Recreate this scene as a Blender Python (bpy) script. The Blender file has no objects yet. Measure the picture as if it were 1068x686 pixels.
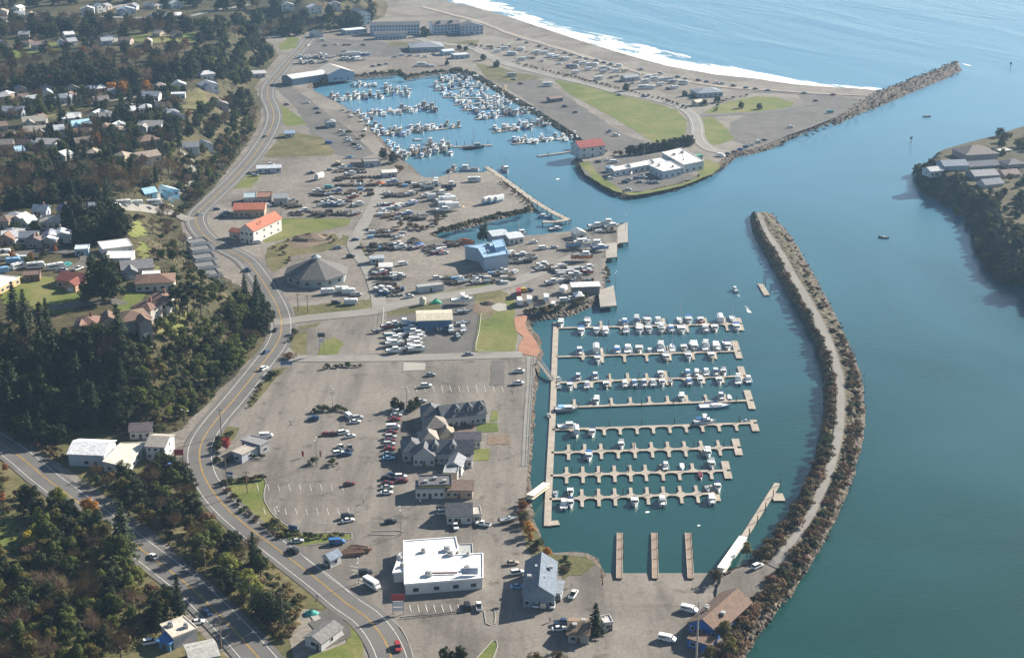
import bpy,bmesh,math,random
import numpy as np
from mathutils import Vector,Matrix,noise,geometry
SC = bpy.context.scene
COL = SC.collection
R = math.radians
random.seed(7)
rnd = random.random
uni = random.uniform

# ---------------------------------------------------------------- camera, light, exposure
F,CX,CY,PITCH,CAMH = 1600.0,534.0,343.0,R(20.33),250.0
cam = bpy.data.cameras.new("aerial_camera")
cam.sensor_width = 36.0
cam.lens = F * 36.0 / 1068.0
cam.clip_start,cam.clip_end = 1.0,60000.0
camo = bpy.data.objects.new("aerial_camera",cam)
camo.location = (0,0,CAMH)
camo.rotation_euler = (R(90) - PITCH,0,0)
COL.objects.link(camo)
SC.camera = camo

HAZE_D = 0.000074
SUN_EL,SUN_AZ = R(27.0),R(52.0)          # azimuth measured from +Y (view direction) towards +X
world = bpy.data.worlds.new("World")
SC.world = world
world.use_nodes = True
wn = world.node_tree
bg = wn.nodes["Background"]
sky = wn.nodes.new("ShaderNodeTexSky")
sky.sky_type = 'NISHITA'
sky.sun_disc = False
sky.sun_elevation = SUN_EL
sky.sun_rotation = SUN_AZ
sky.air_density = 1.0
sky.dust_density = 0.6
wn.links.new(sky.outputs[0],bg.inputs[0])
bg.inputs[1].default_value = 0.046
sun = bpy.data.lights.new("sun",'SUN')
sun.energy = 5.0
sun.angle = R(0.5)
sun.color = (1.0,0.915,0.785)
suno = bpy.data.objects.new("sun",sun)
sd = Vector((math.sin(SUN_AZ) * math.cos(SUN_EL),math.cos(SUN_AZ) * math.cos(SUN_EL),math.sin(SUN_EL)))
suno.rotation_euler = sd.to_track_quat('Z','Y').to_euler()
suno.location = (600,500,500)
COL.objects.link(suno)
vs = SC.view_settings
vs.view_transform = 'Standard'
vs.look = 'None'
vs.exposure = 1.41
vs.gamma = 1.0
vs.use_curve_mapping = False

# ---------------------------------------------------------------- photo geometry -> ground positions
SP,CP = math.sin(PITCH),math.cos(PITCH)
LAND = 2.5                                  # quay level above the water (z = 0)


def ray(px,py):
 u,v = (px - CX) / F,(py - CY) / F
 return Vector((u,CP - v * SP,-SP - v * CP))


def P(px,py,z=LAND):
 d = ray(px,py)
 t = (z - CAMH) / d.z
 return Vector((d.x * t,d.y * t,z))


def pix(v):
 x,y,z = v[0],v[1],v[2] - CAMH
 dep = y * CP - z * SP
 up = y * SP + z * CP
 return (CX + F * x / dep,CY - F * up / dep)


def cr(pts,step=4.0):
 """Catmull-Rom through 2D/3D points, resampled about every `step` metres."""
 pts = [Vector(p) for p in pts]
 out = []
 n = len(pts)
 for i in range(n - 1):
  p0,p1,p2,p3 = pts[max(i - 1,0)],pts[i],pts[i + 1],pts[min(i + 2,n - 1)]
  k = max(1,int((p2 - p1).length / step))
  for j in range(k):
   t = j / k
   out.append(0.5 * ((2 * p1) + (p2 - p0) * t + (2 * p0 - 5 * p1 + 4 * p2 - p3) * t * t + (3 * p1 - p0 - 3 * p2 + p3) * t ** 3))
 out.append(pts[-1])
 return out


def smooth(a):
 a = min(1.0,max(0.0,a))
 return a * a * (3 - 2 * a)


# ---------------------------------------------------------------- hill heightfields
HILL_FOOT = [(-260,470),(-60,458),(0,452),(50,449),(100,452),(150,455),(185,452),(197,440),(216,420),(240,396),(262,374),
    (277,352),(280,330),(270,312),(252,300),(236,290),(226,282),(214,270),(200,262),(188,248),(190,232),(205,216),
    (225,194),(248,165),(268,136),(274,110),(266,92),(276,74),(290,58),(284,46),(270,41),(290,36),
    (340,33),(372,27),(400,18),(405,6),(395,-6)]
hp = [P(*q).to_2d() for q in HILL_FOOT]
hp = [Vector((-900,hp[0].y))] + hp + [Vector((hp[-1].x - 40,2900)),Vector((-1500,2900))]
HF = np.array([tuple(q) for q in hp])


def poly_sdf(X,Y,poly,nfoot):
 """distance to the first nfoot segments, negative outside the closed polygon"""
 d = np.full(X.shape,1e9)
 for i in range(nfoot):
  ax,ay = poly[i]
  bx,by = poly[(i + 1) % len(poly)]
  vx,vy = bx - ax,by - ay
  t = np.clip(((X - ax) * vx + (Y - ay) * vy) / (vx * vx + vy * vy),0,1)
  d = np.minimum(d,np.hypot(X - ax - t * vx,Y - ay - t * vy))
 ins = np.zeros(X.shape,bool)
 n = len(poly)
 for i in range(n):
  ax,ay = poly[i]
  bx,by = poly[(i + 1) % n]
  if ay == by:
   continue
  c = ((ay > Y) != (by > Y)) & (X < (bx - ax) * (Y - ay) / (by - ay) + ax)
  ins ^= c
 return np.where(ins,d,-d)


def smooth_np(a):
 a = np.clip(a,0,1)
 return a * a * (3 - 2 * a)


GX0,GY0,GST = -1300.0,380.0,6.0
gx = np.arange(GX0,60,GST)
gy = np.arange(GY0,2900,GST)
GXX,GYY = np.meshgrid(gx,gy,indexing='ij')
HD = poly_sdf(GXX,GYY,HF,len(HF) - 3)
HZ = LAND - 0.8 * smooth_np(-HD / 8) + 23.0 * smooth_np(HD / 46.0) * (1 - 0.0)
HZ += smooth_np(HD / 60) * (1.6 * np.sin(GXX / 47 + GYY / 90) + 1.5 * np.sin(GXX / 83 - GYY / 61 + 2) + 0.5 * np.sin(GXX / 13) * np.sin(GYY / 17))
HZ += 26 * smooth_np((HD - 60) / 500) * smooth_np((GYY - 1500) / 700)


def terr(x,y):
 fx,fy = (x - GX0) / GST,(y - GY0) / GST
 i,j = int(math.floor(fx)),int(math.floor(fy))
 if i < 0 or j < 0 or i >= HZ.shape[0] - 1 or j >= HZ.shape[1] - 1:
  return LAND
 a,b = fx - i,fy - j
 z = (HZ[i,j] * (1 - a) + HZ[i + 1,j] * a) * (1 - b) + (HZ[i,j + 1] * (1 - a) + HZ[i + 1,j + 1] * a) * b
 return max(LAND,float(z))


def GT(px,py,dz=0.0):
 """the point of the terrain (raised by dz) seen at a place of the photograph"""
 d = ray(px,py)
 t0 = (70 - CAMH) / d.z
 t1 = (LAND - 2 - CAMH) / d.z
 n = 160
 prev = t0
 for k in range(1,n + 1):
  t = t0 + (t1 - t0) * k / n
  if CAMH + d.z * t <= terr(d.x * t,d.y * t) + dz:
   lo,hi = prev,t
   for _ in range(14):
    m = (lo + hi) / 2
    if CAMH + d.z * m <= terr(d.x * m,d.y * m) + dz:
     hi = m
    else:
     lo = m
   return Vector((d.x * hi,d.y * hi,CAMH + d.z * hi))
  prev = t
 return P(px,py)


# ---------------------------------------------------------------- materials
MATS = {}


def nd(nt,kind,**kw):
 n = nt.nodes.new(kind)
 for k,v in kw.items():
  if k in n.inputs:
   n.inputs[k].default_value = v
  else:
   setattr(n,k,v)
 return n


def pmat(name,col,rough=0.7,var=0.0,scale=1.0,metal=0.0,spec=0.3,objvar=0.0,coat=0.0,world_space=False,bump=0.0):
 """principled paint / cloth / metal with a little procedural mottling and per-object variation"""
 if name in MATS:
  return MATS[name]
 m = bpy.data.materials.new(name)
 m.use_nodes = True
 nt = m.node_tree
 b = nt.nodes["Principled BSDF"]
 b.inputs["Roughness"].default_value = rough
 b.inputs["Metallic"].default_value = metal
 b.inputs["Specular IOR Level"].default_value = spec
 b.inputs["Coat Weight"].default_value = coat
 c = (*col,1)
 b.inputs["Base Color"].default_value = c
 if var or objvar:
  tc = nd(nt,"ShaderNodeNewGeometry") if world_space else nd(nt,"ShaderNodeTexCoord")
  no = nd(nt,"ShaderNodeTexNoise",Scale=scale,Detail=4.0,Roughness=0.6)
  nt.links.new(tc.outputs["Position" if world_space else "Object"],no.inputs["Vector"])
  oi = nd(nt,"ShaderNodeObjectInfo")
  mr = nd(nt,"ShaderNodeMapRange")
  mr.inputs[1].default_value,mr.inputs[2].default_value = 0.3,0.7
  mr.inputs[3].default_value,mr.inputs[4].default_value = 1 - var,1 + var
  nt.links.new(no.outputs[0],mr.inputs[0])
  m2 = nd(nt,"ShaderNodeMapRange")
  m2.inputs[3].default_value,m2.inputs[4].default_value = 1 - objvar,1 + objvar
  nt.links.new(oi.outputs["Random"],m2.inputs[0])
  mu = nd(nt,"ShaderNodeMath",operation='MULTIPLY')
  nt.links.new(mr.outputs[0],mu.inputs[0])
  nt.links.new(m2.outputs[0],mu.inputs[1])
  vm = nd(nt,"ShaderNodeVectorMath",operation='SCALE')
  vm.inputs[0].default_value = col
  nt.links.new(mu.outputs[0],vm.inputs["Scale"])
  nt.links.new(vm.outputs[0],b.inputs["Base Color"])
  if bump:
   bp = nd(nt,"ShaderNodeBump",Strength=bump,Distance=0.3)
   nt.links.new(no.outputs[0],bp.inputs["Height"])
   nt.links.new(bp.outputs[0],b.inputs["Normal"])
 MATS[name] = m
 return m


def ground_mat(name,stops,scale=0.05,fine=0.6,rough=0.9,streak=None,bump=0.15,fine_amt=0.25,worn=False):
 """world-space ground: a colour ramp over large noise, multiplied by fine grain (and optional streaks)"""
 if name in MATS:
  return MATS[name]
 m = bpy.data.materials.new(name)
 m.use_nodes = True
 nt = m.node_tree
 b = nt.nodes["Principled BSDF"]
 b.inputs["Roughness"].default_value = rough
 b.inputs["Specular IOR Level"].default_value = 0.15
 g = nd(nt,"ShaderNodeNewGeometry")
 n1 = nd(nt,"ShaderNodeTexNoise",Scale=scale,Detail=7.0,Roughness=0.62,Distortion=0.6)
 nt.links.new(g.outputs["Position"],n1.inputs["Vector"])
 rp = nd(nt,"ShaderNodeValToRGB")
 els = rp.color_ramp.elements
 while len(els) < len(stops):
  els.new(0.5)
 for e,(p,c) in zip(els,stops):
  e.position,e.color = p,(*c,1)
 nt.links.new(n1.outputs[0],rp.inputs[0])
 n2 = nd(nt,"ShaderNodeTexNoise",Scale=fine,Detail=5.0,Roughness=0.7)
 nt.links.new(g.outputs["Position"],n2.inputs["Vector"])
 mr = nd(nt,"ShaderNodeMapRange")
 mr.inputs[1].default_value,mr.inputs[2].default_value = 0.25,0.75
 mr.inputs[3].default_value,mr.inputs[4].default_value = 1 - fine_amt,1 + fine_amt
 nt.links.new(n2.outputs[0],mr.inputs[0])
 vm = nd(nt,"ShaderNodeVectorMath",operation='SCALE')
 nt.links.new(rp.outputs[0],vm.inputs[0])
 nt.links.new(mr.outputs[0],vm.inputs["Scale"])
 out = vm.outputs[0]
 if streak:
  ang,sc,amt = streak
  mp = nd(nt,"ShaderNodeMapping")
  mp.inputs["Rotation"].default_value = (0,0,ang)
  mp.inputs["Scale"].default_value = (sc,sc * 0.12,sc)
  nt.links.new(g.outputs["Position"],mp.inputs["Vector"])
  n3 = nd(nt,"ShaderNodeTexNoise",Scale=1.0,Detail=5.0,Roughness=0.65)
  nt.links.new(mp.outputs[0],n3.inputs["Vector"])
  r3 = nd(nt,"ShaderNodeMapRange")
  r3.inputs[1].default_value,r3.inputs[2].default_value = 0.34,0.56
  r3.inputs[3].default_value,r3.inputs[4].default_value = 1 - amt,1.0
  nt.links.new(n3.outputs[0],r3.inputs[0])
  v2 = nd(nt,"ShaderNodeVectorMath",operation='SCALE')
  nt.links.new(out,v2.inputs[0])
  nt.links.new(r3.outputs[0],v2.inputs["Scale"])
  out = v2.outputs[0]
 if worn:       # oil spots, sealed cracks and darker repair patches
  def dark(sock,lo,hi,amt,o_):
   r4 = nd(nt,"ShaderNodeMapRange")
   r4.inputs[1].default_value,r4.inputs[2].default_value = lo,hi
   r4.inputs[3].default_value,r4.inputs[4].default_value = 1 - amt,1.0
   nt.links.new(sock,r4.inputs[0])
   v4 = nd(nt,"ShaderNodeVectorMath",operation='SCALE')
   nt.links.new(o_,v4.inputs[0])
   nt.links.new(r4.outputs[0],v4.inputs["Scale"])
   return v4.outputs[0]
  n4 = nd(nt,"ShaderNodeTexNoise",Scale=.16,Detail=3.0,Roughness=.6)
  nt.links.new(g.outputs["Position"],n4.inputs["Vector"])
  out = dark(n4.outputs[0],.30,.40,.34,out)
  n5 = nd(nt,"ShaderNodeTexNoise",Scale=.06,Detail=2.0,Distortion=2.0)
  nt.links.new(g.outputs["Position"],n5.inputs["Vector"])
  ad5 = nd(nt,"ShaderNodeVectorMath",operation='ADD')
  sc5 = nd(nt,"ShaderNodeVectorMath",operation='SCALE')
  sc5.inputs["Scale"].default_value = 9.0
  nt.links.new(n5.outputs["Color"],sc5.inputs[0])
  nt.links.new(g.outputs["Position"],ad5.inputs[0])
  nt.links.new(sc5.outputs[0],ad5.inputs[1])
  v5 = nd(nt,"ShaderNodeTexVoronoi",Scale=.035,feature='DISTANCE_TO_EDGE')
  nt.links.new(ad5.outputs[0],v5.inputs["Vector"])
  out = dark(v5.outputs["Distance"],.003,.010,.15,out)
  v6 = nd(nt,"ShaderNodeTexVoronoi",Scale=.03,distance='CHEBYCHEV')
  nt.links.new(g.outputs["Position"],v6.inputs["Vector"])
  s6 = nd(nt,"ShaderNodeSeparateColor")
  nt.links.new(v6.outputs["Color"],s6.inputs[0])
  out = dark(s6.outputs[0],.02,.34,.16,out)
 nt.links.new(out,b.inputs["Base Color"])
 if bump:
  bp = nd(nt,"ShaderNodeBump",Strength=bump,Distance=0.4)
  nt.links.new(n2.outputs[0],bp.inputs["Height"])
  nt.links.new(bp.outputs[0],b.inputs["Normal"])
 MATS[name] = m
 return m


# ---------------------------------------------------------------- mesh helper
class MB:
 def __init__(s):
  s.v,s.f,s.m = [],[],[]

 def quadstrip(s,rows,closed=False,mi=0):
  n = len(rows[0])
  b = len(s.v)
  for r_ in rows:
   s.v += [tuple(p) for p in r_]
  for i in range(len(rows) - 1):
   for j in range(n if closed else n - 1):
    k = (j + 1) % n
    s.f.append((b + i * n + j,b + i * n + k,b + (i + 1) * n + k,b + (i + 1) * n + j))
    s.m.append(mi)
  return s

 def poly(s,pts,mi=0):
  b = len(s.v)
  s.v += [tuple(p) for p in pts]
  s.f.append(tuple(range(b,b + len(pts))))
  s.m.append(mi)
  return s

 def box(s,x0,x1,y0,y1,z0,z1,mi=0,M=None,tx=0.0,ty=0.0):
  """axis box; tx, ty shrink the top (taper)"""
  pts = [(x0,y0,z0),(x1,y0,z0),(x1,y1,z0),(x0,y1,z0),
    (x0 + tx,y0 + ty,z1),(x1 - tx,y0 + ty,z1),(x1 - tx,y1 - ty,z1),(x0 + tx,y1 - ty,z1)]
  if M is not None:
   pts = [tuple(M @ Vector(p)) for p in pts]
  b = len(s.v)
  s.v += pts
  for q in ((3,2,1,0),(4,5,6,7),(0,1,5,4),(1,2,6,5),(2,3,7,6),(3,0,4,7)):
   s.f.append(tuple(b + i for i in q))
   s.m.append(mi)
  return s

 def tube(s,a,c,r0,r1=None,n=6,mi=0,cap=True):
  a,c = Vector(a),Vector(c)
  r1 = r0 if r1 is None else r1
  d = (c - a).normalized()
  u = d.orthogonal().normalized()
  w = d.cross(u)
  ring = lambda p,r: [tuple(p + (u * math.cos(2 * math.pi * i / n) + w * math.sin(2 * math.pi * i / n)) * r) for i in range(n)]
  b = len(s.v)
  s.quadstrip([ring(a,r0),ring(c,r1)],True,mi)
  if cap:
   s.f.append(tuple(range(b + n,b + 2 * n)))
   s.m.append(mi)
  return s

 def prism(s,poly,z0,z1,mi=0,top=True,mt=None):
  """vertical walls over a 2D polygon (+ a flat top)"""
  a = sum(poly[i][0] * poly[(i + 1) % len(poly)][1] - poly[(i + 1) % len(poly)][0] * poly[i][1] for i in range(len(poly)))
  if a < 0:
   poly = poly[::-1]
  s.quadstrip([[(p[0],p[1],z0) for p in poly],[(p[0],p[1],z1) for p in poly]],True,mi)
  if top:
   tri = geometry.tessellate_polygon([[Vector((p[0],p[1],0)) for p in poly]])
   b = len(s.v)
   s.v += [(p[0],p[1],z1) for p in poly]
   for t in tri:
    a_,b_,c_ = (Vector(poly[i][:2]) for i in t)
    if (b_ - a_).cross(c_ - a_) < 0:
     t = t[::-1]
    s.f.append(tuple(b + i for i in t))
    s.m.append(mi if mt is None else mt)
  return s

 def mesh(s,name,mats,smooth_=False):
  me = bpy.data.meshes.new(name)
  me.from_pydata(s.v,[],s.f)
  for m in (mats if isinstance(mats,(list,tuple)) else [mats]):
   me.materials.append(m)
  me.polygons.foreach_set("material_index",s.m)
  if smooth_:
   me.polygons.foreach_set("use_smooth",[True] * len(s.f))
  me.update()
  return me

 def build(s,name,mats,parent=None,smooth_=False,loc=None,rz=0):
  return link(name,s.mesh(name,mats,smooth_),parent,loc,rz)


def link(name,me,parent=None,loc=None,rz=0,sc=None):
 o = bpy.data.objects.new(name,me)
 COL.objects.link(o)
 if parent is not None:
  o.parent = parent
 if loc is not None:
  o.location = loc
 if rz:
  o.rotation_euler = (0,0,rz)
 if sc is not None:
  o.scale = (sc,) * 3 if isinstance(sc,(int,float)) else sc
 return o


# ---------------------------------------------------------------- things and their labels
PENDING = []       # (object, description, place): labels are finished at the end, when look-alikes are known


def reg(o,cat,desc,place="",group=None):
 o['category'] = cat
 o['label'] = desc
 if group:
  o['group'] = group
 PENDING.append((o,desc,place))
 return o


def thing(name,cat,desc,place="",loc=(0,0,0),rz=0,group=None,sc=None):
 return reg(link(name,None,None,loc,rz,sc),cat,desc,place,group)


ORD = ["","first","second","third","fourth","fifth","sixth","seventh","eighth","ninth","tenth","eleventh","twelfth","thirteenth",
  "fourteenth","fifteenth","sixteenth","seventeenth","eighteenth","nineteenth","twentieth"]


def ordinal(k):
 if k <= 20:
  return ORD[k]
 t,u_ = divmod(k,10)
 tens = {2: ("twenty","twentieth"),3: ("thirty","thirtieth"),4: ("forty","fortieth"),5: ("fifty","fiftieth"),6: ("sixty","sixtieth")}[t]
 return tens[1] if u_ == 0 else tens[0] + "-" + ORD[u_]


def short(lab):
 w = lab.split()
 if len(w) <= 16:
  return lab
 for a,b_ in ((" on the far side of the "," at the far side of "),(" on the near side of the "," at the near side of "),(" of the far basin",", far basin"),("the far basin's ","far basin's "),("at the ","at "),("in the middle of ","mid "),("on the ","on "),(" of the "," of "),("in the ","in "),("the ",""),("beyond middle","past middle"),("near outer end","outer end"),("counted from north","from north"),(" from left"," from left"),("cabin cruiser","cruiser"),("cabin ",""),("trees and ",""),("small ",""),(" on its trailer"," on trailer"),("tan hard","hard"),(" with "," with "),("behind ","behind ")):
  lab = lab.replace(a,b_)
  if len(lab.split()) <= 16:
   break
 return lab


def finish_labels():
 by = {}
 for o,d,p in PENDING:
  by.setdefault((d,p),[]).append(o)
 for (d,p),os_ in by.items():
  if len(os_) == 1:
   os_[0]['label'] = short((d + " " + p).strip())
   continue
  os_.sort(key=lambda o: pix(o.matrix_world.translation if o.parent else o.location)[0])
  n = len(os_)
  for k,o in enumerate(os_):
   if n == 2:
    t = "left of two" if k == 0 else "right of two"
   elif k == 0:
    t = "leftmost"
   elif k == n - 1:
    t = "rightmost"
   elif k < (n + 1) // 2:
    t = ordinal(k + 1) + " from left"
   else:
    t = ordinal(n - k) + " from right"
   o['label'] = short(d + ", " + t + (" " + p if p else ""))


def structure(name,mb_or_me,mats=None,kind='structure',smooth_=False):
 o = mb_or_me.build(name,mats,None,smooth_) if isinstance(mb_or_me,MB) else link(name,mb_or_me)
 o['kind'] = kind
 return o
# ================================================================ THE SETTING
ASPH = ground_mat("asphalt_worn",[(0.30,(.118,.106,.093)),(0.42,(.170,.154,.136)),(0.58,(.196,.178,.157)),(0.74,(.236,.216,.190))],0.021,0.9,streak=(R(-32),0.11,0.34),worn=True)
ASPH2 = ground_mat("asphalt_dark",[(0.3,(.092,.088,.083)),(0.7,(.140,.132,.122))],0.05,1.2,worn=True)
ROADM = ground_mat("road_asphalt",[(0.3,(.105,.102,.099)),(0.7,(.145,.140,.134))],0.06,1.5,fine_amt=.15)
OLDROAD = ground_mat("old_road",[(0.3,(.18,.172,.158)),(0.7,(.25,.24,.22))],0.06,1.5,fine_amt=.15)
GRAV = ground_mat("gravel_lot",[(0.28,(.105,.093,.080)),(0.45,(.155,.138,.120)),(0.6,(.205,.186,.163)),(0.8,(.160,.150,.115))],0.024,0.5,fine_amt=.4)
DIRT = ground_mat("dirt",[(0.3,(.115,.082,.058)),(0.7,(.20,.155,.115))],0.06,0.7,fine_amt=.4)
SAND = ground_mat("sand",[(0.3,(.205,.180,.155)),(0.7,(.28,.25,.215))],0.02,0.4)
WETSAND = ground_mat("wet_sand",[(0.3,(.09,.078,.068)),(0.7,(.13,.115,.10))],0.03,0.4,rough=.45)
GRASS = ground_mat("lawn",[(0.28,(.068,.092,.022)),(0.45,(.104,.128,.030)),(0.58,(.138,.142,.046)),(0.72,(.190,.165,.080))],0.035,0.9,fine_amt=.35)
ROUGHG = ground_mat("rough_grass",[(0.28,(.055,.060,.022)),(0.5,(.105,.098,.042)),(0.7,(.165,.140,.075))],0.045,0.6,fine_amt=.45)
HILLM = ground_mat("hill_ground",[(0.25,(.020,.022,.011)),(0.42,(.042,.040,.020)),(0.55,(.068,.060,.029)),(0.68,(.098,.074,.046)),(0.8,(.070,.082,.026))],0.018,0.35,fine_amt=.5,bump=.4)
CONC = ground_mat("concrete",[(0.3,(.26,.245,.22)),(0.7,(.34,.32,.29))],0.12,1.6,fine_amt=.12)
PAINTW = pmat("white_paint_line",(.62,.62,.58),.8,.25,.6,world_space=True)
PAINTY = pmat("yellow_paint_line",(.50,.30,.04),.8,.25,.6,world_space=True)
BRICKP = ground_mat("brick_paving",[(0.3,(.27,.135,.085)),(0.7,(.36,.20,.135))],0.2,2.0)


def riprap_mat(name,dark,light,sc=0.55):
 m = bpy.data.materials.new(name)
 m.use_nodes = True
 nt = m.node_tree
 b = nt.nodes["Principled BSDF"]
 b.inputs["Roughness"].default_value = .9
 b.inputs["Specular IOR Level"].default_value = .15
 g = nd(nt,"ShaderNodeNewGeometry")
 v = nd(nt,"ShaderNodeTexVoronoi",Scale=sc)
 nt.links.new(g.outputs["Position"],v.inputs["Vector"])
 bw = nd(nt,"ShaderNodeSeparateColor")
 nt.links.new(v.outputs["Color"],bw.inputs[0])
 rp = nd(nt,"ShaderNodeValToRGB")
 rp.color_ramp.elements[0].color = (*dark,1)
 rp.color_ramp.elements[1].color = (*light,1)
 nt.links.new(bw.outputs[0],rp.inputs[0])
 nt.links.new(rp.outputs[0],b.inputs["Base Color"])
 bp = nd(nt,"ShaderNodeBump",Strength=1.0,Distance=1.2)
 bp.invert = True
 nt.links.new(v.outputs["Distance"],bp.inputs["Height"])
 nt.links.new(bp.outputs[0],b.inputs["Normal"])
 return m


RIPRAP = riprap_mat("riprap",(.034,.027,.021),(.135,.111,.088))
BANKM = riprap_mat("overgrown_bank",(.030,.030,.017),(.125,.105,.070),.4)


def jitter(poly,amt,step,closed=True,seed=0):
 out = []
 n = len(poly)
 for i in range(n if closed else n - 1):
  a,b = Vector(poly[i][:2]),Vector(poly[(i + 1) % n][:2])
  L = (b - a).length
  k = max(1,min(400,int(L / step)))
  d = (b - a).normalized() if L > 1e-6 else Vector((1,0))
  nn = Vector((-d.y,d.x))
  for j in range(k):
   p = a + (b - a) * (j / k)
   w = amt * noise.noise(Vector((p.x * .13,p.y * .13,seed))) * 2 + amt * .6 * noise.noise(Vector((p.x * .5,p.y * .5,seed + 3)))
   out.append(p + nn * w)
 if not closed:
  out.append(Vector(poly[-1][:2]))
 return out


def fill(name,poly,mat_,z,kind='structure'):
 me = bpy.data.meshes.new(name)
 tri = geometry.tessellate_polygon([[Vector((p[0],p[1],0)) for p in poly]])
 fs = []
 for t in tri:
  a,b,c = (Vector(poly[i][:2]) for i in t)
  fs.append(t if (b - a).cross(c - a) > 0 else t[::-1])
 me.from_pydata([(p[0],p[1],z) for p in poly],[],fs)
 me.materials.append(mat_)
 return structure(name,me,kind=kind)


LAYER = [0.0]


def patch(name,pts,mat_,lvl,jit=.6,step=3.0,curve=False):
 """a flat sheet traced on the quay level; every sheet sits a little above the last"""
 LAYER[0] += 0.0012
 z = LAND + 0.02 * lvl + LAYER[0]
 w = [P(*q).to_2d() for q in pts]
 if curve:
  w = cr(w + [w[0]],3.0)[:-1]
 if jit:
  w = jitter(w,jit,step,True,lvl)
 return fill(name,w,mat_,z)


def ribbon_pts(center,width,off=0.0):
 L,Rr = [],[]
 n = len(center)
 for i in range(n):
  t = (center[min(i + 1,n - 1)] - center[max(i - 1,0)]).to_2d().normalized()
  nn = Vector((-t.y,t.x))
  c = center[i].to_2d() + nn * off
  L.append(c + nn * width / 2)
  Rr.append(c - nn * width / 2)
 return L,Rr


def ribbon(mb,center,width,off=0.0,dz=0.0,drape=False,mi=0,zfun=None):
 L,Rr = ribbon_pts(center,width,off)
 rows = []
 for c,a,b in zip(center,L,Rr):
  if zfun:
   za,zb = zfun(a),zfun(b)
  elif drape:
   za,zb = terr(a.x,a.y),terr(b.x,b.y)
  else:
   za = zb = c.z if len(c) > 2 else LAND
  rows.append([(b.x,b.y,zb + dz),(a.x,a.y,za + dz)])
 mb.quadstrip(rows)


def dashes(mb,center,width,on,offl,off=0.0,dz=0.0):
 acc,seg = 0.0,[]
 for i in range(len(center) - 1):
  l = (center[i + 1] - center[i]).length
  if acc % (on + offl) < on:
   if not seg:
    seg = [center[i]]
   seg.append(center[i + 1])
  elif seg:
   ribbon(mb,seg,width,off,dz)
   seg = []
  acc += l
 if len(seg) > 1:
  ribbon(mb,seg,width,off,dz)


# ---- sea bed / ground sheet to the horizon, water over it
sb = MB()
N = 20
sb.quadstrip([[(-9000 + 18000 * i / N,-3000 + 15000 * j / N,-6.0) for i in range(N + 1)] for j in range(N + 1)])
structure("ground",sb,SAND)

wm = bpy.data.materials.new("water")
wm.use_nodes = True
nt = wm.node_tree
b = nt.nodes["Principled BSDF"]
b.inputs["Roughness"].default_value = .24
b.inputs["IOR"].default_value = 1.33
b.inputs["Specular IOR Level"].default_value = .62
g = nd(nt,"ShaderNodeNewGeometry")
sx = nd(nt,"ShaderNodeSeparateXYZ")
nt.links.new(g.outputs["Position"],sx.inputs[0])
# turbidity patches
n1 = nd(nt,"ShaderNodeTexNoise",Scale=0.006,Detail=4.0,Roughness=.5,Distortion=1.0)
nt.links.new(g.outputs["Position"],n1.inputs["Vector"])
rp = nd(nt,"ShaderNodeValToRGB")
rp.color_ramp.elements[0].position,rp.color_ramp.elements[0].color = .3,(.005,.038,.033,1)
rp.color_ramp.elements[1].position,rp.color_ramp.elements[1].color = .7,(.009,.052,.045,1)
nt.links.new(n1.outputs[0],rp.inputs[0])
# bluer sea water, plus far sky reflection painted in: colour lightens with distance
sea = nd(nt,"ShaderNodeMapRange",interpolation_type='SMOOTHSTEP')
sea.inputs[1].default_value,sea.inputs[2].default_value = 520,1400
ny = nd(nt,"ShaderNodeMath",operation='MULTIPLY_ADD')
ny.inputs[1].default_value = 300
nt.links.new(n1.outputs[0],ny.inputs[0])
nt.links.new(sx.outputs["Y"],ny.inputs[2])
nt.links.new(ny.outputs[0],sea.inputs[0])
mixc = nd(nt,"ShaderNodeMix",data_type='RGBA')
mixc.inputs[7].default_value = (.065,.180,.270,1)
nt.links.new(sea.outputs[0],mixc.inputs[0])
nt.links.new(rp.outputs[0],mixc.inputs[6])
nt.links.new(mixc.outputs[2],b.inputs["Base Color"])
mp = nd(nt,"ShaderNodeMapping")
mp.inputs["Rotation"].default_value = (0,0,R(20))
mp.inputs["Scale"].default_value = (.25,.9,.5)
nt.links.new(g.outputs["Position"],mp.inputs["Vector"])
w1 = nd(nt,"ShaderNodeTexNoise",Scale=.5,Detail=5.0,Roughness=.6)
nt.links.new(mp.outputs[0],w1.inputs["Vector"])
mpr = nd(nt,"ShaderNodeMapping")
mpr.inputs["Rotation"].default_value = (0,0,R(62))
nt.links.new(g.outputs["Position"],mpr.inputs["Vector"])
mp2 = nd(nt,"ShaderNodeMapping")
mp2.inputs["Scale"].default_value = (.0045,.017,.01)
nt.links.new(mpr.outputs[0],mp2.inputs["Vector"])
w2 = nd(nt,"ShaderNodeTexNoise",Scale=1.0,Detail=4.0,Roughness=.55,Distortion=.5)
nt.links.new(mp2.outputs[0],w2.inputs["Vector"])
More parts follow.
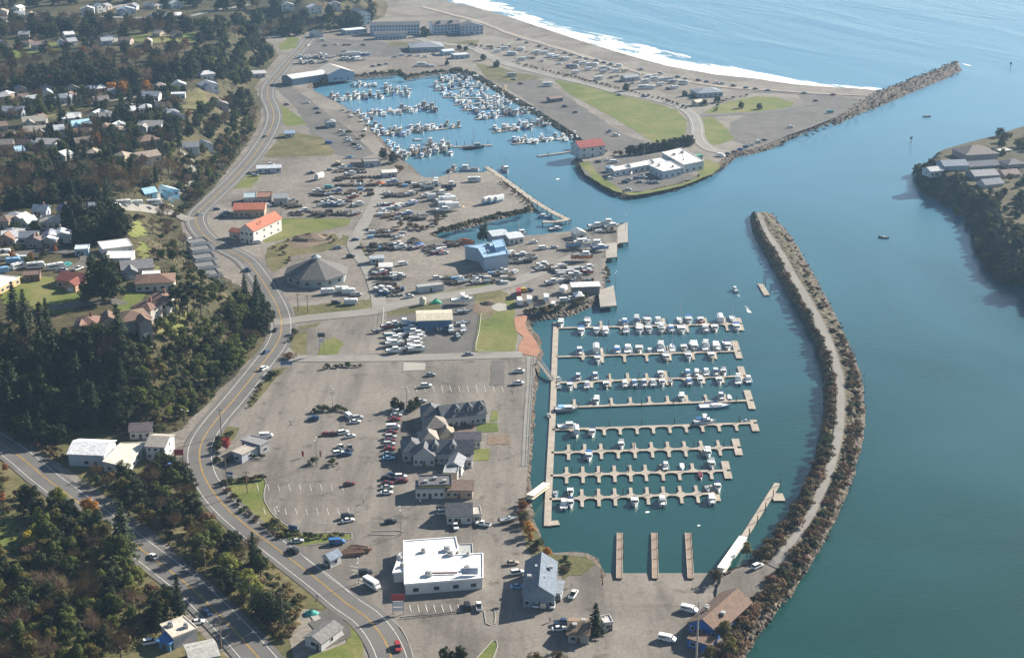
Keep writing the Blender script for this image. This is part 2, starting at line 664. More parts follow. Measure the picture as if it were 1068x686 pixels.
# swell only outside the bar: grows with distance
mr = nd(nt,"ShaderNodeMapRange")
mr.inputs[1].default_value,mr.inputs[2].default_value = 1150,1600
mr.inputs[3].default_value,mr.inputs[4].default_value = 0.0,6.5
nt.links.new(sx.outputs["Y"],mr.inputs[0])
mu = nd(nt,"ShaderNodeMath",operation='MULTIPLY')
nt.links.new(w2.outputs[0],mu.inputs[0])
nt.links.new(mr.outputs[0],mu.inputs[1])
m3 = nd(nt,"ShaderNodeMath",operation='MULTIPLY')
m3.inputs[1].default_value = .16
nt.links.new(w1.outputs[0],m3.inputs[0])
ad = nd(nt,"ShaderNodeMath",operation='ADD')
nt.links.new(mu.outputs[0],ad.inputs[0])
nt.links.new(m3.outputs[0],ad.inputs[1])
bp = nd(nt,"ShaderNodeBump",Strength=.55,Distance=1.0)
nt.links.new(ad.outputs[0],bp.inputs["Height"])
nt.links.new(bp.outputs[0],b.inputs["Normal"])
MATS["water"] = wm
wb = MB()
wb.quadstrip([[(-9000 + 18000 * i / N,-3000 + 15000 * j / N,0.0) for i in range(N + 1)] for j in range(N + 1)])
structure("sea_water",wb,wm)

# ---- the harbour land (traced at the waterline, top pulled in by the width of its bank)
WATERLINE = [(640,760),(560,760),(300,800),(-300,860)]
WL = [(554,486),(553,505),(555,530),(562,552),(568,571),(580,577),(600,576),(614,577),(623,582),(629,590),(631,600),(632,630),
  (744,630),(747,600),(752,596),(764,592),(776,588),(790,579),(803,572),(825,566),(842,592),(822,620),(800,650),(783,675),(776,692),(760,760)]
WEST = [(554,486),(556,462),(558,430),(561,400),(563,385),(566,366),(563,350),(555,342),(554,336),(575,333),(592,330),(606,325),(620,318),(630,308),(632,290),(633,272),(642,262),
  (652,250),(652,234),(640,236),(615,240),(590,243),(565,246),(540,248),(515,254),(495,256),(470,252),(457,248),(455,243),(470,241),(490,238),(520,229),(545,223),(560,220),
  (556,213),(545,203),(532,192),(520,183),(510,178),(500,182),(480,182),(464,183),(455,187),(446,187),(436,180),(428,172),(415,164),(405,152),(395,142),(385,130),(370,117),(352,107),
  (336,99),(326,94),(332,90),(350,86),(380,82),(415,79),(424,84),(445,80),(470,77),(490,79),(505,88),(525,101),(548,114),(566,126),(585,138),(601,148),(600,160),(599,170),
  (604,179),(614,187),(623,193),(634,200),(646,206),(660,207),(684,203),(711,197),(740,185),(756,174),(769,164),(790,160),(809,154),(826,145),(850,135),(872,127),(895,118),(915,108),
  (925,98),(905,95),(870,93),(830,90),(790,84),(750,80),(700,71),(660,60),(620,48),(590,38),(560,28),(530,18),(500,10),(470,3),(440,-4),(415,-12)]
wpts = [P(x,y,0).to_2d() for x,y in WL[::-1]] + [P(x,y,0).to_2d() for x,y in WEST[1:]]
last = wpts[-1]
wpts += [Vector((last.x - 60,last.y + 600)),Vector((-1400,last.y + 1500)),Vector((-1400,260)),Vector((200,260))]
# orientation: make it counter-clockwise
area = sum(wpts[i].x * wpts[(i + 1) % len(wpts)].y - wpts[(i + 1) % len(wpts)].x * wpts[i].y for i in range(len(wpts)))
if area < 0:
 wpts = wpts[::-1]
ring = jitter(wpts,.5,4.0,True,11)


def offset_ring(r_,d,sm=2):
 n = len(r_)
 out = []
 for i in range(n):
  t = (r_[(i + sm) % n] - r_[(i - sm) % n]).normalized()
  out.append(r_[i] + Vector((-t.y,t.x)) * d)
 return out


top = offset_ring(ring,5.0)
fill("harbour_ground",top,GRAV,LAND)
rows = []
for k,(d,z) in enumerate(((-6,-4.0),(0.0,0.0),(1.7,.95),(3.4,1.75),(5.0,LAND))):
 o = offset_ring(ring,d) if k != 4 else top
 row = []
 for p in o:
  j = 0 if k in (0,4) else .55
  row.append((p.x + j * noise.noise(Vector((p.x * .6,p.y * .6,k))),p.y + j * noise.noise(Vector((p.x * .6,p.y * .6,k + 9))),z + j * .8 * noise.noise(Vector((p.x * .5,p.y * .5,k + 5)))))
 rows.append(row + [row[0]])
bk = MB()
bk.quadstrip(rows)
structure("riprap_bank",bk,RIPRAP)

# ---- hill on the left: heightfield
me = bpy.data.meshes.new("hill")
ni,nj = HZ.shape
vid = -np.ones(HZ.shape,int)
keep = HD > -9
idx = np.argwhere(keep)
vid[keep] = np.arange(len(idx))
cells = []
for i in range(ni - 1):
 for j in range(nj - 1):
  q = (vid[i,j],vid[i + 1,j],vid[i + 1,j + 1],vid[i,j + 1])
  if min(q) >= 0:
   cells.append(tuple(int(a) for a in q))
me.from_pydata([(float(gx[i]),float(gy[j]),float(HZ[i,j])) for i,j in idx],[],cells)
me.materials.append(HILLM)
me.polygons.foreach_set("use_smooth",[True] * len(me.polygons))
structure("hill",me)

# ---- headland on the right bank of the river
HEAD = [(960,172),(955,181),(957,194),(964,202),(979,210),(999,222),(1012,232),(1016,250),(1020,268),(1034,287),(1048,298),(1068,297),(1105,308),(1142,330),(1152,380),(1154,430),(1168,480),(1205,550)]
hh = [P(x,y,0).to_2d() for x,y in HEAD]
hh += [Vector((hh[-1].x + 400,hh[-1].y)),P(1500,140,0).to_2d(),P(1180,120,0).to_2d(),P(1068,140,0).to_2d(),P(1020,155,0).to_2d(),P(985,165,0).to_2d()]
hpoly = np.array([tuple(q) for q in hh])
ex = np.arange(230,900,4.0)
ey = np.arange(480,1400,4.0)
EX,EY = np.meshgrid(ex,ey,indexing='ij')
ED = poly_sdf(EX,EY,hpoly,len(hpoly))
EZ = -2.5 + 2.5 * smooth_np((ED + 6) / 6) + 12.0 * smooth_np(ED / 14.0) + smooth_np(ED / 20) * .8 * np.sin(EX / 15) * np.sin(EY / 19)


def eterr(x,y):
 fx,fy = (x - 230) / 4,(y - 480) / 4
 i,j = int(fx),int(fy)
 if 0 <= i < EZ.shape[0] - 1 and 0 <= j < EZ.shape[1] - 1:
  return max(0.0,float(EZ[i,j]))
 return 0.0


me = bpy.data.meshes.new("headland")
idx = np.argwhere(ED > -8)
vid = -np.ones(ED.shape,int)
vid[ED > -8] = np.arange(len(idx))
cells = []
for i in range(len(ex) - 1):
 for j in range(len(ey) - 1):
  q = (vid[i,j],vid[i + 1,j],vid[i + 1,j + 1],vid[i,j + 1])
  if min(q) >= 0:
   cells.append(tuple(int(a) for a in q))
me.from_pydata([(float(ex[i]),float(ey[j]),float(EZ[i,j])) for i,j in idx],[],cells)
me.materials.append(HILLM)
structure("headland",me)

# ---- breakwater spit with its gravel track
SPIT = [((782,226),(790,226),(795,226),(806,224)),((784,240),(797,243),(803,242),(826,248)),((795,262),(811,265),(818,264),(842,275)),((805,279),(821,285),(829,284),(856,300)),
  ((818,302),(834,308),(843,306),(872,330)),((838,335),(850,340),(861,338),(886,360)),((852,365),(864,372),(874,369),(898,390)),
  ((858,397),(871,400),(881,398),(902,420)),((858,430),(871,436),(882,433),(901,453)),((852,465),(865,473),(876,470),(893,489)),
  ((842,497),(853,507),(865,504),(880,523)),((824,530),(836,543),(849,540),(864,557)),((803,565),(813,572),(828,570),(845,590)),((780,584),(800,588),(814,594),(824,624))]
SZ = 4.2
secs = []
for k,(a,b_,c_,d_) in enumerate(SPIT):
 zt = SZ if k < len(SPIT) - 1 else LAND + .15
 secs.append((P(*a,0),P(*b_,zt),P(*c_,zt),P(*d_,0)))
cols = [cr([s[i] for s in secs],4.0) for i in range(4)]
nn = min(len(c) for c in cols)
cols = [[c[int(round(i * (len(c) - 1) / (nn - 1)))] for i in range(nn)] for c in cols]
first = [s.copy() for s in (cols[0][0],cols[1][0],cols[2][0],cols[3][0])]
rows = []
for i in range(nn):
 a,b_,c_,d_ = (c[i] for c in cols)
 o1,o2 = (a - b_),(d_ - c_)
 s_ = []
 for base,edge,dirn in ((b_,a,-1),):
  s_ += [edge + (edge - base) * .35 + Vector((0,0,-3)),edge,edge.lerp(base,.35) + Vector((0,0,.9)),edge.lerp(base,.7) + Vector((0,0,1.0)),base + (edge - base) * .08]
 s_ += [b_,c_]
 s_ += [c_ + (d_ - c_) * .08,d_.lerp(c_,.7) + Vector((0,0,.9)),d_.lerp(c_,.35) + Vector((0,0,.7)),d_,d_ + (d_ - c_) * .3 + Vector((0,0,-3))]
 row = []
 for k,p in enumerate(s_):
  j = .7 if k in (1,2,3,8,9,10) else 0
  q = p + Vector((noise.noise(p * .5),noise.noise(p * .5 + Vector((7,0,0))),noise.noise(p * .6 + Vector((0,9,0))))) * j
  row.append(tuple(q))
 rows.append(row)
tip = [Vector(p) for p in rows[0]]
cen = (tip[5] + tip[6]) / 2
fwd = (cen - (Vector(rows[4][5]) + Vector(rows[4][6])) / 2).normalized()
cap = []
for q,zs in ((.55,1.0),(1.0,.0)):
 cap.append([tuple(cen + (p - cen) * (1 - q * .55) + fwd * 16 * q * (1 - .75 * ((p - cen).length / max((t - cen).length for t in tip)) ** 2) + Vector((0,0,0 if q < .6 else -(p.z + .8) if p.z > -1 else 0))) for p in tip])
rows = [cap[1],cap[0]] + rows
sp = MB()
for i in range(len(rows) - 1):
 for j in range(len(rows[0]) - 1):
  mi = 1 if j in (5,) else (2 if j >= 9 else 0)
  sp.quadstrip([rows[i][j:j + 2],rows[i + 1][j:j + 2]],mi=mi)
structure("breakwater",sp,[BANKM,GRAV,RIPRAP])
TRACK_L,TRACK_R = cols[1],cols[2]
SPIT_IN,SPIT_OUT = cols[0],cols[3]
tr = MB()
cen_ = [(a + b_) / 2 for a,b_ in zip(cols[1],cols[2])]
rows2 = []
for i,c in enumerate(cen_[2:],2):
 a,b_ = cols[1][i],cols[2][i]
 w = .37 + .09 * noise.noise(Vector((i * .2,0,0)))
 rows2.append([tuple(c + (a - c) * 2 * w + Vector((0,0,.05))),tuple(c + (b_ - c) * 2 * w + Vector((0,0,.05)))])
tr.quadstrip(rows2)
structure("breakwater_track",tr,OLDROAD)

# ---- jetty of big rocks
JET = [((925,94),(868,132)),((940,88),(897,119)),((959,81),(925,108)),((975,75),(950,97)),((989,69),(982,84)),((999,67),(1003,74))]
ja = cr([P(*a,0) for a,_ in JET],5)
jb = cr([P(*b_,0) for _,b_ in JET],5)
nj_ = max(len(ja),len(jb))
rows = []
for i in range(nj_):
 a = ja[int(i * (len(ja) - 1) / (nj_ - 1))]
 b_ = jb[int(i * (len(jb) - 1) / (nj_ - 1))]
 row = []
 for k in range(11):
  t = -.1 + 1.2 * k / 10
  z = 4.6 * math.sin(math.pi * min(1,max(0,t))) ** .7 if 0 <= t <= 1 else -2
  if i == nj_ - 1:
   z = min(z,-.5)
  p = a.lerp(b_,t)
  p.z = z
  j = 1.5 if 0 < t < 1 else 0
  row.append(tuple(p + Vector((noise.noise(p * .31),noise.noise(p * .31 + Vector((5,0,0))),.9 * noise.noise(p * .37 + Vector((0,8,0))))) * j))
 rows.append(row)
jt = MB()
jt.quadstrip(rows)
structure("rock_jetty",jt,RIPRAP)
# loose armour stones: jetty, spit edge, coast guard point (nobody could count them)
rk = MB()


def stone(p,r_):
 base = len(rk.v)
 ph = [(1,0,0),(-1,0,0),(0,1,0),(0,-1,0),(0,0,1),(0,0,-1),(.6,.6,.55),(-.6,.6,.5),(.6,-.6,.5),(-.6,-.6,.55)]
 a = uni(0,6.28)
 for x,y,z in ph:
  k = r_ * uni(.75,1.15)
  rk.v.append((p.x + (x * math.cos(a) - y * math.sin(a)) * k,p.y + (x * math.sin(a) + y * math.cos(a)) * k,p.z + z * k * .75))
 for f in ((4,6,7),(4,7,9),(4,9,8),(4,8,6),(0,2,6),(2,7,6),(2,1,7),(1,9,7),(1,3,9),(3,8,9),(3,0,8),(0,6,8)):
  rk.f.append(tuple(base + i for i in f))
  rk.m.append(0)


for row in rows:
 for k in range(9):
  p = Vector(row[int(uni(1,10))])
  stone(p + Vector((uni(-3,3),uni(-2,2),.2)),uni(.5,1.15))
for i in range(0,nn):
 for _ in range(3):
  p = SPIT_OUT[i].lerp(TRACK_R[i],uni(.0,.42))
  stone(p + Vector((uni(-1,1),uni(-1,1),.3 + uni(0,.7))),uni(.3,.75))
cg = cr([P(x,y,0) for x,y in [(599,170),(604,179),(614,187),(623,193),(634,200),(646,206),(660,207),(684,203),(711,197),(740,185),(756,174),(769,164),(809,154),(826,145),(850,135),(872,127)]],2.2)
for p in cg:
 for _ in range(2):
  stone(p + Vector((uni(-1.5,1.5),uni(-1,3.5),uni(0,1.4))),uni(.5,1.1))
wl_ = cr([P(x,y,0) for x,y in [(556,340),(575,333),(592,330),(606,325),(620,318)]],2.2) + cr([P(x,y,0) for x,y in [(842,594),(822,622),(800,652),(783,677),(772,700)]],1.6)
for p in wl_:
 stone(p + Vector((uni(-1.5,.8),uni(-1,2),uni(0,1.0))),uni(.4,1.0))
structure("armour_stones",rk,RIPRAP,kind='stuff')

# ---- beach and surf
b_in = [(440,8),(470,16),(500,24),(530,36),(560,45),(590,54),(620,63),(660,75),(700,83),(750,91),(790,94),(830,97),(870,99),(905,100)]
b_out = [(440,-4),(470,4),(500,11),(530,19),(560,29),(590,39),(620,49),(660,61),(700,72),(750,80.5),(790,84.5),(830,90.5),(870,93.5),(905,95.5)]
bi,bo = cr([P(*q,LAND + .3) for q in b_in],8),cr([P(*q,.03) for q in b_out],8)
m_ = min(len(bi),len(bo))
bm_ = MB()
rws = []
for i in range(m_):
 a,c = bi[int(i * (len(bi) - 1) / (m_ - 1))],bo[int(i * (len(bo) - 1) / (m_ - 1))]
 a = a + Vector((0,3 * noise.noise(a * .05),0))
 dn = (c - a)
 rws.append([tuple(c + Vector((dn.x,dn.y,0)) * .45 + Vector((0,0,-1.6))),tuple(c),tuple(c.lerp(a,.25) + Vector((0,0,.5))),tuple(a + Vector((0,0,.05)))])
for i in range(m_ - 1):
 bm_.quadstrip([rws[i][0:3],rws[i + 1][0:3]],mi=1)
 bm_.quadstrip([rws[i][2:4],rws[i + 1][2:4]],mi=0)
structure("beach",bm_,[SAND,WETSAND])

fm = bpy.data.materials.new("surf_foam")
fm.use_nodes = True
nt = fm.node_tree
b = nt.nodes["Principled BSDF"]
b.inputs["Base Color"].default_value = (.86,.88,.88,1)
b.inputs["Roughness"].default_value = .9
g = nd(nt,"ShaderNodeNewGeometry")
mpr = nd(nt,"ShaderNodeMapping")
mpr.inputs["Rotation"].default_value = (0,0,R(58))
nt.links.new(g.outputs["Position"],mpr.inputs["Vector"])
mp = nd(nt,"ShaderNodeMapping")
mp.inputs["Scale"].default_value = (.012,.04,.05)
nt.links.new(mpr.outputs[0],mp.inputs["Vector"])
n1 = nd(nt,"ShaderNodeTexNoise",Scale=1.0,Detail=7.0,Roughness=.68,Distortion=1.2)
nt.links.new(mp.outputs[0],n1.inputs["Vector"])
uvn = nd(nt,"ShaderNodeAttribute",attribute_name="foam")
add = nd(nt,"ShaderNodeMath",operation='ADD')
nt.links.new(n1.outputs[0],add.inputs[0])
nt.links.new(uvn.outputs["Fac"],add.inputs[1])
mr = nd(nt,"ShaderNodeMapRange")
mr.inputs[1].default_value,mr.inputs[2].default_value = .80,.92
nt.links.new(add.outputs[0],mr.inputs[0])
nt.links.new(mr.outputs[0],b.inputs["Alpha"])


def foam(name,inner,outer,amt,zz=.12):
 a = cr([P(*q,zz) for q in inner],8)
 c = cr([P(*q,zz) for q in outer],8)
 n = min(len(a),len(c))
 K = 8
 mb = MB()
 val = []
 rws = []
 for i in range(n):
  p,q = a[int(i * (len(a) - 1) / (n - 1))],c[int(i * (len(c) - 1) / (n - 1))]
  ed = min(1,6 * i / n)
  rws.append([tuple(p.lerp(q,k / K)) for k in range(K + 1)])
  for k in range(K + 1):
   t = k / K
   val.append(amt * (1.0 if t < .55 else max(0,1 - (t - .55) / .45)) * (.5 + .5 * ed) if t > .02 else amt * .9)
 mb.quadstrip(rws)
 me = mb.mesh(name,fm)
 at = me.attributes.new("foam",'FLOAT','POINT')
 at.data.foreach_set("value",val)
 structure(name,me,kind='stuff')


foam("surf",b_out,[(452,-10),(482,-6),(512,-1),(545,8),(578,18),(610,28),(645,40),(690,52),(728,60),(775,66),(805,73),(850,82),(885,87),(935,90)],.41)
foam("surf",b_out,[(446,-6),(476,1),(505,7),(537,15),(567,25),(597,35),(630,45),(672,57),(710,67),(756,76),(795,80),(836,87.5),(875,91),(912,94)],.43,.16)
foam("surf",[(560,22),(600,34),(650,47),(690,57),(720,62)],[(560,16),(602,25),(650,37),(692,50),(722,56)],.3,.2)
foam("surf",[(452,-5),(500,4),(530,12)],[(470,-9),(515,-3),(540,7)],.42,.2)
foam("surf",[(925,93.5),(959,81.5),(989,68),(1002,66),(1010,69)],[(924,91),(958,79.5),(988,66),(1004,64),(1016,69)],.27,.2)
foam("boat_wake",[(768,305),(770,309),(775,317),(780,326)],[(770,303.5),(774,309),(780,317),(787,326)],.36,.06)
for x,y in ((675,533),(728,547),(757,489),(581,186)):
 foam("aerator_ripple",[(x - 2.5,y + 1),(x,y + 1.6),(x + 2.5,y + 1)],[(x - 2.5,y - .6),(x,y - 1.2),(x + 2.5,y - .6)],.42,.06)

# ---- launch ramp
ra,rb_ = [P(629,570,-2.2),P(748,570,-2.2)],[P(629,632,LAND + .06),P(748,632,LAND + .06)]
rmp = MB()
rmp.quadstrip([[tuple(ra[0].lerp(ra[1],i / 12)) for i in range(13)],[tuple(rb_[0].lerp(rb_[1],i / 12)) for i in range(13)]])
structure("launch_ramp",rmp,ASPH)

# ---- sheets on the quay level
patch("parking_lot",[(240,428),(262,395),(285,378),(300,372),(380,374),(425,372),(470,369),(536,367),(548,367),(560,372),(556,400),(553,440),(550,485),(549,520),(548,548),(556,570),(575,582),(612,580),(627,592),
      (630,629),(746,629),(752,602),(790,586),(812,578),(830,574),(824,600),(806,630),(780,655),(760,690),(740,720),(520,740),(440,730),(424,690),(404,652),(386,634),(362,614),(330,592),(305,575),(285,560),(262,542),(240,520),(225,500),(222,478),(226,455)],ASPH,1)
patch("parking_lot",[(300,345),(398,325),(402,345),(398,368),(330,372),(312,372),(300,360)],ASPH,1)
patch("parking_lot",[(404,326),(470,312),(496,308),(500,330),(495,367),(404,371),(400,350)],ASPH2,1)
patch("parking_lot",[(290,190),(340,160),(365,165),(395,190),(390,205),(350,205),(268,205),(258,198)],GRAV,1)
patch("parking_lot",[(287,92),(300,88),(318,100),(340,118),(362,133),(390,160),(372,168),(340,158),(325,140),(308,112)],ASPH2,1)
patch("parking_lot",[(540,78),(560,82),(578,92),(610,113),(650,140),(682,151),(672,158),(640,158),(618,153),(598,138),(570,120),(545,102),(520,88),(510,80)],ASPH2,1)
patch("parking_lot",[(762,128),(775,121),(810,117),(840,108),(830,98),(780,97),(800,93),(850,98),(895,103),(910,104),(890,113),(868,124),(846,133),(820,142),(800,150),(780,152),(762,146)],ASPH2,1)
patch("parking_lot",[(330,40),(380,42),(440,48),(440,56),(400,60),(350,58),(322,58),(310,66)],ASPH2,1)
patch("parking_lot",[(604,171),(630,165),(690,162),(690,172),(720,182),(726,186),(700,192),(670,200),(650,200),(625,190),(610,182)],ASPH2,1)
patch("camp_ground",[(505,42),(530,40),(560,48),(600,62),(660,80),(700,90),(740,98),(742,108),(728,118),(700,107),(650,93),(600,80),(556,68),(520,56)],GRAV,1)
patch("quay",[(540,294),(520,258),(560,247),(620,241),(648,237),(646,254),(634,262),(630,300),(618,312),(590,322),(556,326),(545,312)],ASPH,1)
patch("boat_yard",[(395,258),(420,240),(460,250),(488,262),(530,290),(470,306),(420,316),(400,310)],GRAV,1)
patch("boat_yard",[(400,205),(420,192),(455,190),(500,188),(515,190),(540,208),(548,218),(520,222),(500,225),(470,236),(440,246),(400,250),(385,250)],GRAV,1)
patch("lawn",[(272,230),(282,228),(320,227.5),(368,228),(362,235),(340,240),(315,245),(290,251),(275,253),(270,240)],GRASS,2,.5)
patch("lawn",[(499,333),(513,331),(520,318),(533,309),(537,312),(536,332),(540,350),(537,366),(518,368),(494,368),(497,350)],GRASS,2,.5)
patch("grass_field",[(577,83),(600,87),(640,97.5),(685,108),(706,115),(717,127),(715,140),(702,148),(682,149),(660,135),(640,123),(612,108),(592,97)],GRASS,2,.8)
patch("grass_field",[(732,123),(743,122),(757,133),(766,145),(750,151),(740,152),(733,145),(730,133)],GRASS,2,.5)
patch("grass_field",[(734,117.5),(748,110),(770,104),(790,100.5),(810,101.5),(828,107),(825,113),(800,116),(770,118.5),(745,119)],GRASS,2,.5)
patch("lawn",[(604,170),(614,168),(626,184),(642,193),(650,201),(664,201),(690,196),(716,190),(730,184),(726,176),(736,166),(752,172),(744,181),(712,194),(680,201),(658,204),(640,199),(620,188)],GRASS,2,.4)
patch("verge",[(286,101),(293,109),(312,122),(320,130),(299,132),(290,120),(284,106)],GRASS,2,.5)
patch("verge",[(291,140),(306,138),(335,143),(349,158),(347,162),(280,164),(275,163),(288,148)],ROUGHG,2,.6)
patch("verge",[(254,183),(276,178),(262,196),(244,197)],GRASS,2,.5)
patch("verge",[(496,66),(520,70),(540,76),(572,82),(560,82),(530,86),(510,84)],ROUGHG,2,.6)
patch("verge",[(302,38),(312,40),(309,50),(292,53),(290,48)],GRASS,2,.5)
patch("verge",[(464,44),(500,42),(498,46),(470,48),(404,48),(408,44)],ROUGHG,2,.6)
patch("verge",[(279,258),(300,250),(330,243),(352,244),(358,256),(340,262),(300,268),(300,276),(286,284),(276,272)],ROUGHG,2,.7)
patch("verge",[(305,320),(330,318),(395,312),(398,300),(385,286),(372,262),(352,252),(358,244),(372,250),(380,258),(392,290),(402,310),(396,322),(340,328),(312,331)],ROUGHG,2,.7)
patch("verge",[(425,312),(470,303),(528,293),(536,296),(520,299),(465,309),(424,316)],GRASS,2,.4)
patch("verge",[(404,324),(455,315),(462,321),(430,326),(406,330)],ROUGHG,2,.4)
patch("verge",[(494,308),(520,302),(532,308),(520,318),(514,330),(500,332)],ROUGHG,2,.6)
patch("verge",[(308,347),(320,345),(320,369),(304,371),(304,356)],ROUGHG,2,.5)
patch("verge",[(338,355),(350,351),(358,359),(352,369),(330,371),(332,364)],GRASS,2,.7)
patch("verge",[(310,341),(335,336),(330,341),(314,343)],ROUGHG,2,.3)
patch("verge",[(228,510),(240,500),(274,498),(277,502),(275,520),(286,538),(305,552),(312,556),(366,557),(367,562),(320,568),(296,570),(276,558),(252,538),(238,520)],GRASS,2,.3)
patch("verge",[(225,452),(236,444),(250,446),(244,458),(230,466),(222,484),(220,470)],ROUGHG,2,.3)
patch("verge",[(254,415),(280,385),(300,383),(290,392),(262,425)],ROUGHG,2,.4)
patch("verge",[(200,492),(214,520),(240,550),(270,576),(300,600),(330,622),(350,636),(356,640),(318,634),(300,662),(306,690),(288,690),(262,655),(230,620),(190,580),(150,545),(80,495),(30,462),(100,462),(150,480),(190,480)],ROUGHG,2,.6)
patch("verge",[(-60,470),(0,480),(40,505),(70,535),(120,570),(160,600),(200,650),(240,690),(250,760),(-100,780)],ROUGHG,2,.6)
patch("verge",[(-40,452),(30,450),(100,452),(150,456),(140,462),(100,464),(60,468),(24,462),(-40,440)],ROUGHG,2,.6)
patch("lawn",[(-20,545),(18,542),(22,560),(16,575),(-20,582)],GRASS,3,.5)
patch("lawn",[(360,646),(370,648),(379,660),(380,690),(330,700),(300,690),(325,684),(362,670)],GRASS,3,.4)
patch("verge",[(541,535),(552,540),(560,556),(568,573),(580,579),(600,579),(600,597),(588,604),(578,588),(556,586),(548,565)],ROUGHG,2,.5)
patch("verge",[(588,580),(612,580),(620,588),(606,600),(590,600)],ROUGHG,3,.4)
patch("lawn",[(500,448),(520,446),(520,450),(496,451)],GRASS,2,.2)
patch("lawn",[(498,441),(519,441),(520,449.5),(497,450)],GRASS,3,.2)
patch("lawn",[(513,428),(520,428),(519,439),(511,440)],GRASS,3,.2)
patch("lawn",[(494,468),(511,468),(510,480),(493,480.5)],GRASS,3,.2)
patch("lawn",[(494,690),(514,668),(519,672),(512,692)],GRASS,3,.2)
patch("flower_bed",[(509,454),(532,453),(532,463),(508,464)],DIRT,3,.3)
patch("flower_bed",[(470,446),(492,442),(494,450),(472,452)],DIRT,3,.3)
patch("dirt_mound_ground",[(300,250),(320,244),(344,243),(350,250),(325,258),(305,260)],DIRT,3,.6)
patch("dirt_mound_ground",[(494,318),(512,312),(518,318),(508,327),(494,326)],DIRT,3,.5)
patch("turnaround",[(513,318),(520,316),(528,317),(531,320.5),(528,324),(519,325),(513,322)],CONC,4,.1,curve=True)
patch("brick_path",[(536,332),(544,328),(550,330),(548,338),(551,345),(560,357),(563,366),(560,372),(540,368),(541,361),(546,352),(538,345)],BRICKP,4,.15)
patch("promenade",[(549,372),(558,372),(556,400),(553,440),(551,486),(544,486),(546,440),(549,400)],OLDROAD,4,.1)
patch("helipad_mark",[(421,378),(444,379),(443,386),(420,387)],CONC,4,.1)
patch("patched_asphalt",[(513,376),(526,374),(526,402),(511,402)],ASPH2,2,.3)

# ---- roads: carriageway, kerb strip, painted lines
kerbs,wl,yl = MB(),MB(),MB()


def road(name,pts,width,mat_=ROADM,lvl=6,lines=True,edge=True):
 LAYER[0] += .003
 c = cr([P(*q) for q in pts],4.0)
 mb = MB()
 ribbon(mb,c,width,0,.02 * lvl + LAYER[0])
 structure(name,mb,mat_)
 if lines:
  for s_ in (-.16,.16):
   ribbon(yl,c,.13,s_,.02 * lvl + LAYER[0] + .03)
 if edge:
  for s_ in (-1,1):
   ribbon(wl,c,.17,s_ * (width / 2 - 1.9),.02 * lvl + LAYER[0] + .03)
 return c


MAINR = road("harbour_road",[(330,28),(324,38),(315,50),(304,62),(292,76),(281,89),(279,101),(284,113),(285.5,124),(280,139),(265,162),(244,186),(222,207),(206,223),(206,236),(219,251),(240,262),(257,272),(270,288),(281,305),(291,325),(293.5,344),(288,360),(275,378),
        (261,396),(243,418),(225,439),(212,458),(208,474),(211,492),(219,508),(230,523),(245,538),(264,554),(286,570),(312,590),(338,610),(362,630),(380,642),(394,657),(405,676),(412,700),(418,740)],12.5)
US = road("highway",[(-80,415),(-10,456),(20,476),(44,496),(80,523),(115,549),(150,575),(175,594),(200,614),(237,650),(267,683),(290,712),(320,760)],13.0,ROADM,8)
road("access_road",[(286,336),(297,335),(330,331),(380,326),(398,323),(420,317),(462,309),(517,300),(540,293),(570,281),(600,268),(630,258)],9,OLDROAD,6,False,False)
road("side_road",[(396,324),(393,305),(384,280),(371,262),(369,252),(380,232),(390,213),(397,196),(404,186)],7,OLDROAD,5,False,False)
road("side_road",[(285,350),(300,371),(330,374),(430,373),(500,371),(545,370)],8,OLDROAD,5,False,False)
road("beach_road",[(436,40),(445,43),(464,46),(489,49),(503,55),(521,64),(540,70),(578,79.5),(616,88.5),(646,96.5),(684,104),(708,111),(722,120),(727,131),(728,143),(734,151),(744,157),(760,159)],10,OLDROAD,6,False,True)
road("beach_road",[(727,121),(745,120),(790,118),(815,115),(835,111),(850,106)],8,ROADM,5,False,False)
structure("white_road_lines",wl,PAINTW)
structure("yellow_road_lines",yl,PAINTY)


def kerb(pts,h=.14,w=.3,closed=False):
 c = cr([P(*q) for q in pts] + ([P(*pts[0])] if closed else []),3.0)
 L,Rr = ribbon_pts(c,w)
 z0,z1 = LAND,LAND + .10 + h
 kerbs.quadstrip([[(a.x,a.y,z0),(a.x,a.y,z1),(b_.x,b_.y,z1),(b_.x,b_.y,z0)] for a,b_ in zip(L,Rr)])


kerb([(232,505),(242,499),(274,497),(277.5,502),(275.5,520),(286,538),(305,552),(312,556),(367,556),(367,562),(320,569)])
kerb([(221,486),(228,490),(250,482),(277,480)])
kerb([(418,643),(445,641),(481,637)])
kerb([(505,637),(507,650),(511,652),(516,650),(516,636),(512,635),(508,636)])
kerb([(385,557),(412,558),(422,555),(412,553),(388,554)])
kerb([(406,644),(418,655),(427,672),(432,690)])
kerb([(311,576),(340,600),(374,625)])
kerb([(494,690),(514,668),(518,668),(519,674),(512,692)])
structure("kerbs",kerbs,CONC)
# parking bay stripes and hatchings
st = MB()


def stripe(a,b_,w=.16):
 LAYER[0] += .0001
 ribbon(st,[P(*a),P(*b_)],w,0,.10 + LAYER[0] * .2)


for k in range(7):
 x = 427 + k * 8.4
 stripe((x,630.5),(x + 2,638))
for k in range(5):
 stripe((183 + k * 3.5,461 + k * 3),(192 + k * 3.5,460 + k * 3.2))
for k in range(12):
 stripe((424 + k * 9,402),(426 + k * 9,409),.12)
for k in range(9):
 stripe((268 + k * 11,505),(270 + k * 11,512),.12)
for k in range(9):
 stripe((275 + k * 11,530),(277 + k * 11,537),.12)
for k in range(6):
 stripe((365 + 1.6 * k,590 + 4.2 * k),(374 + 1.6 * k,592 + 4.2 * k),.16)
structure("parking_stripes",st,PAINTW)

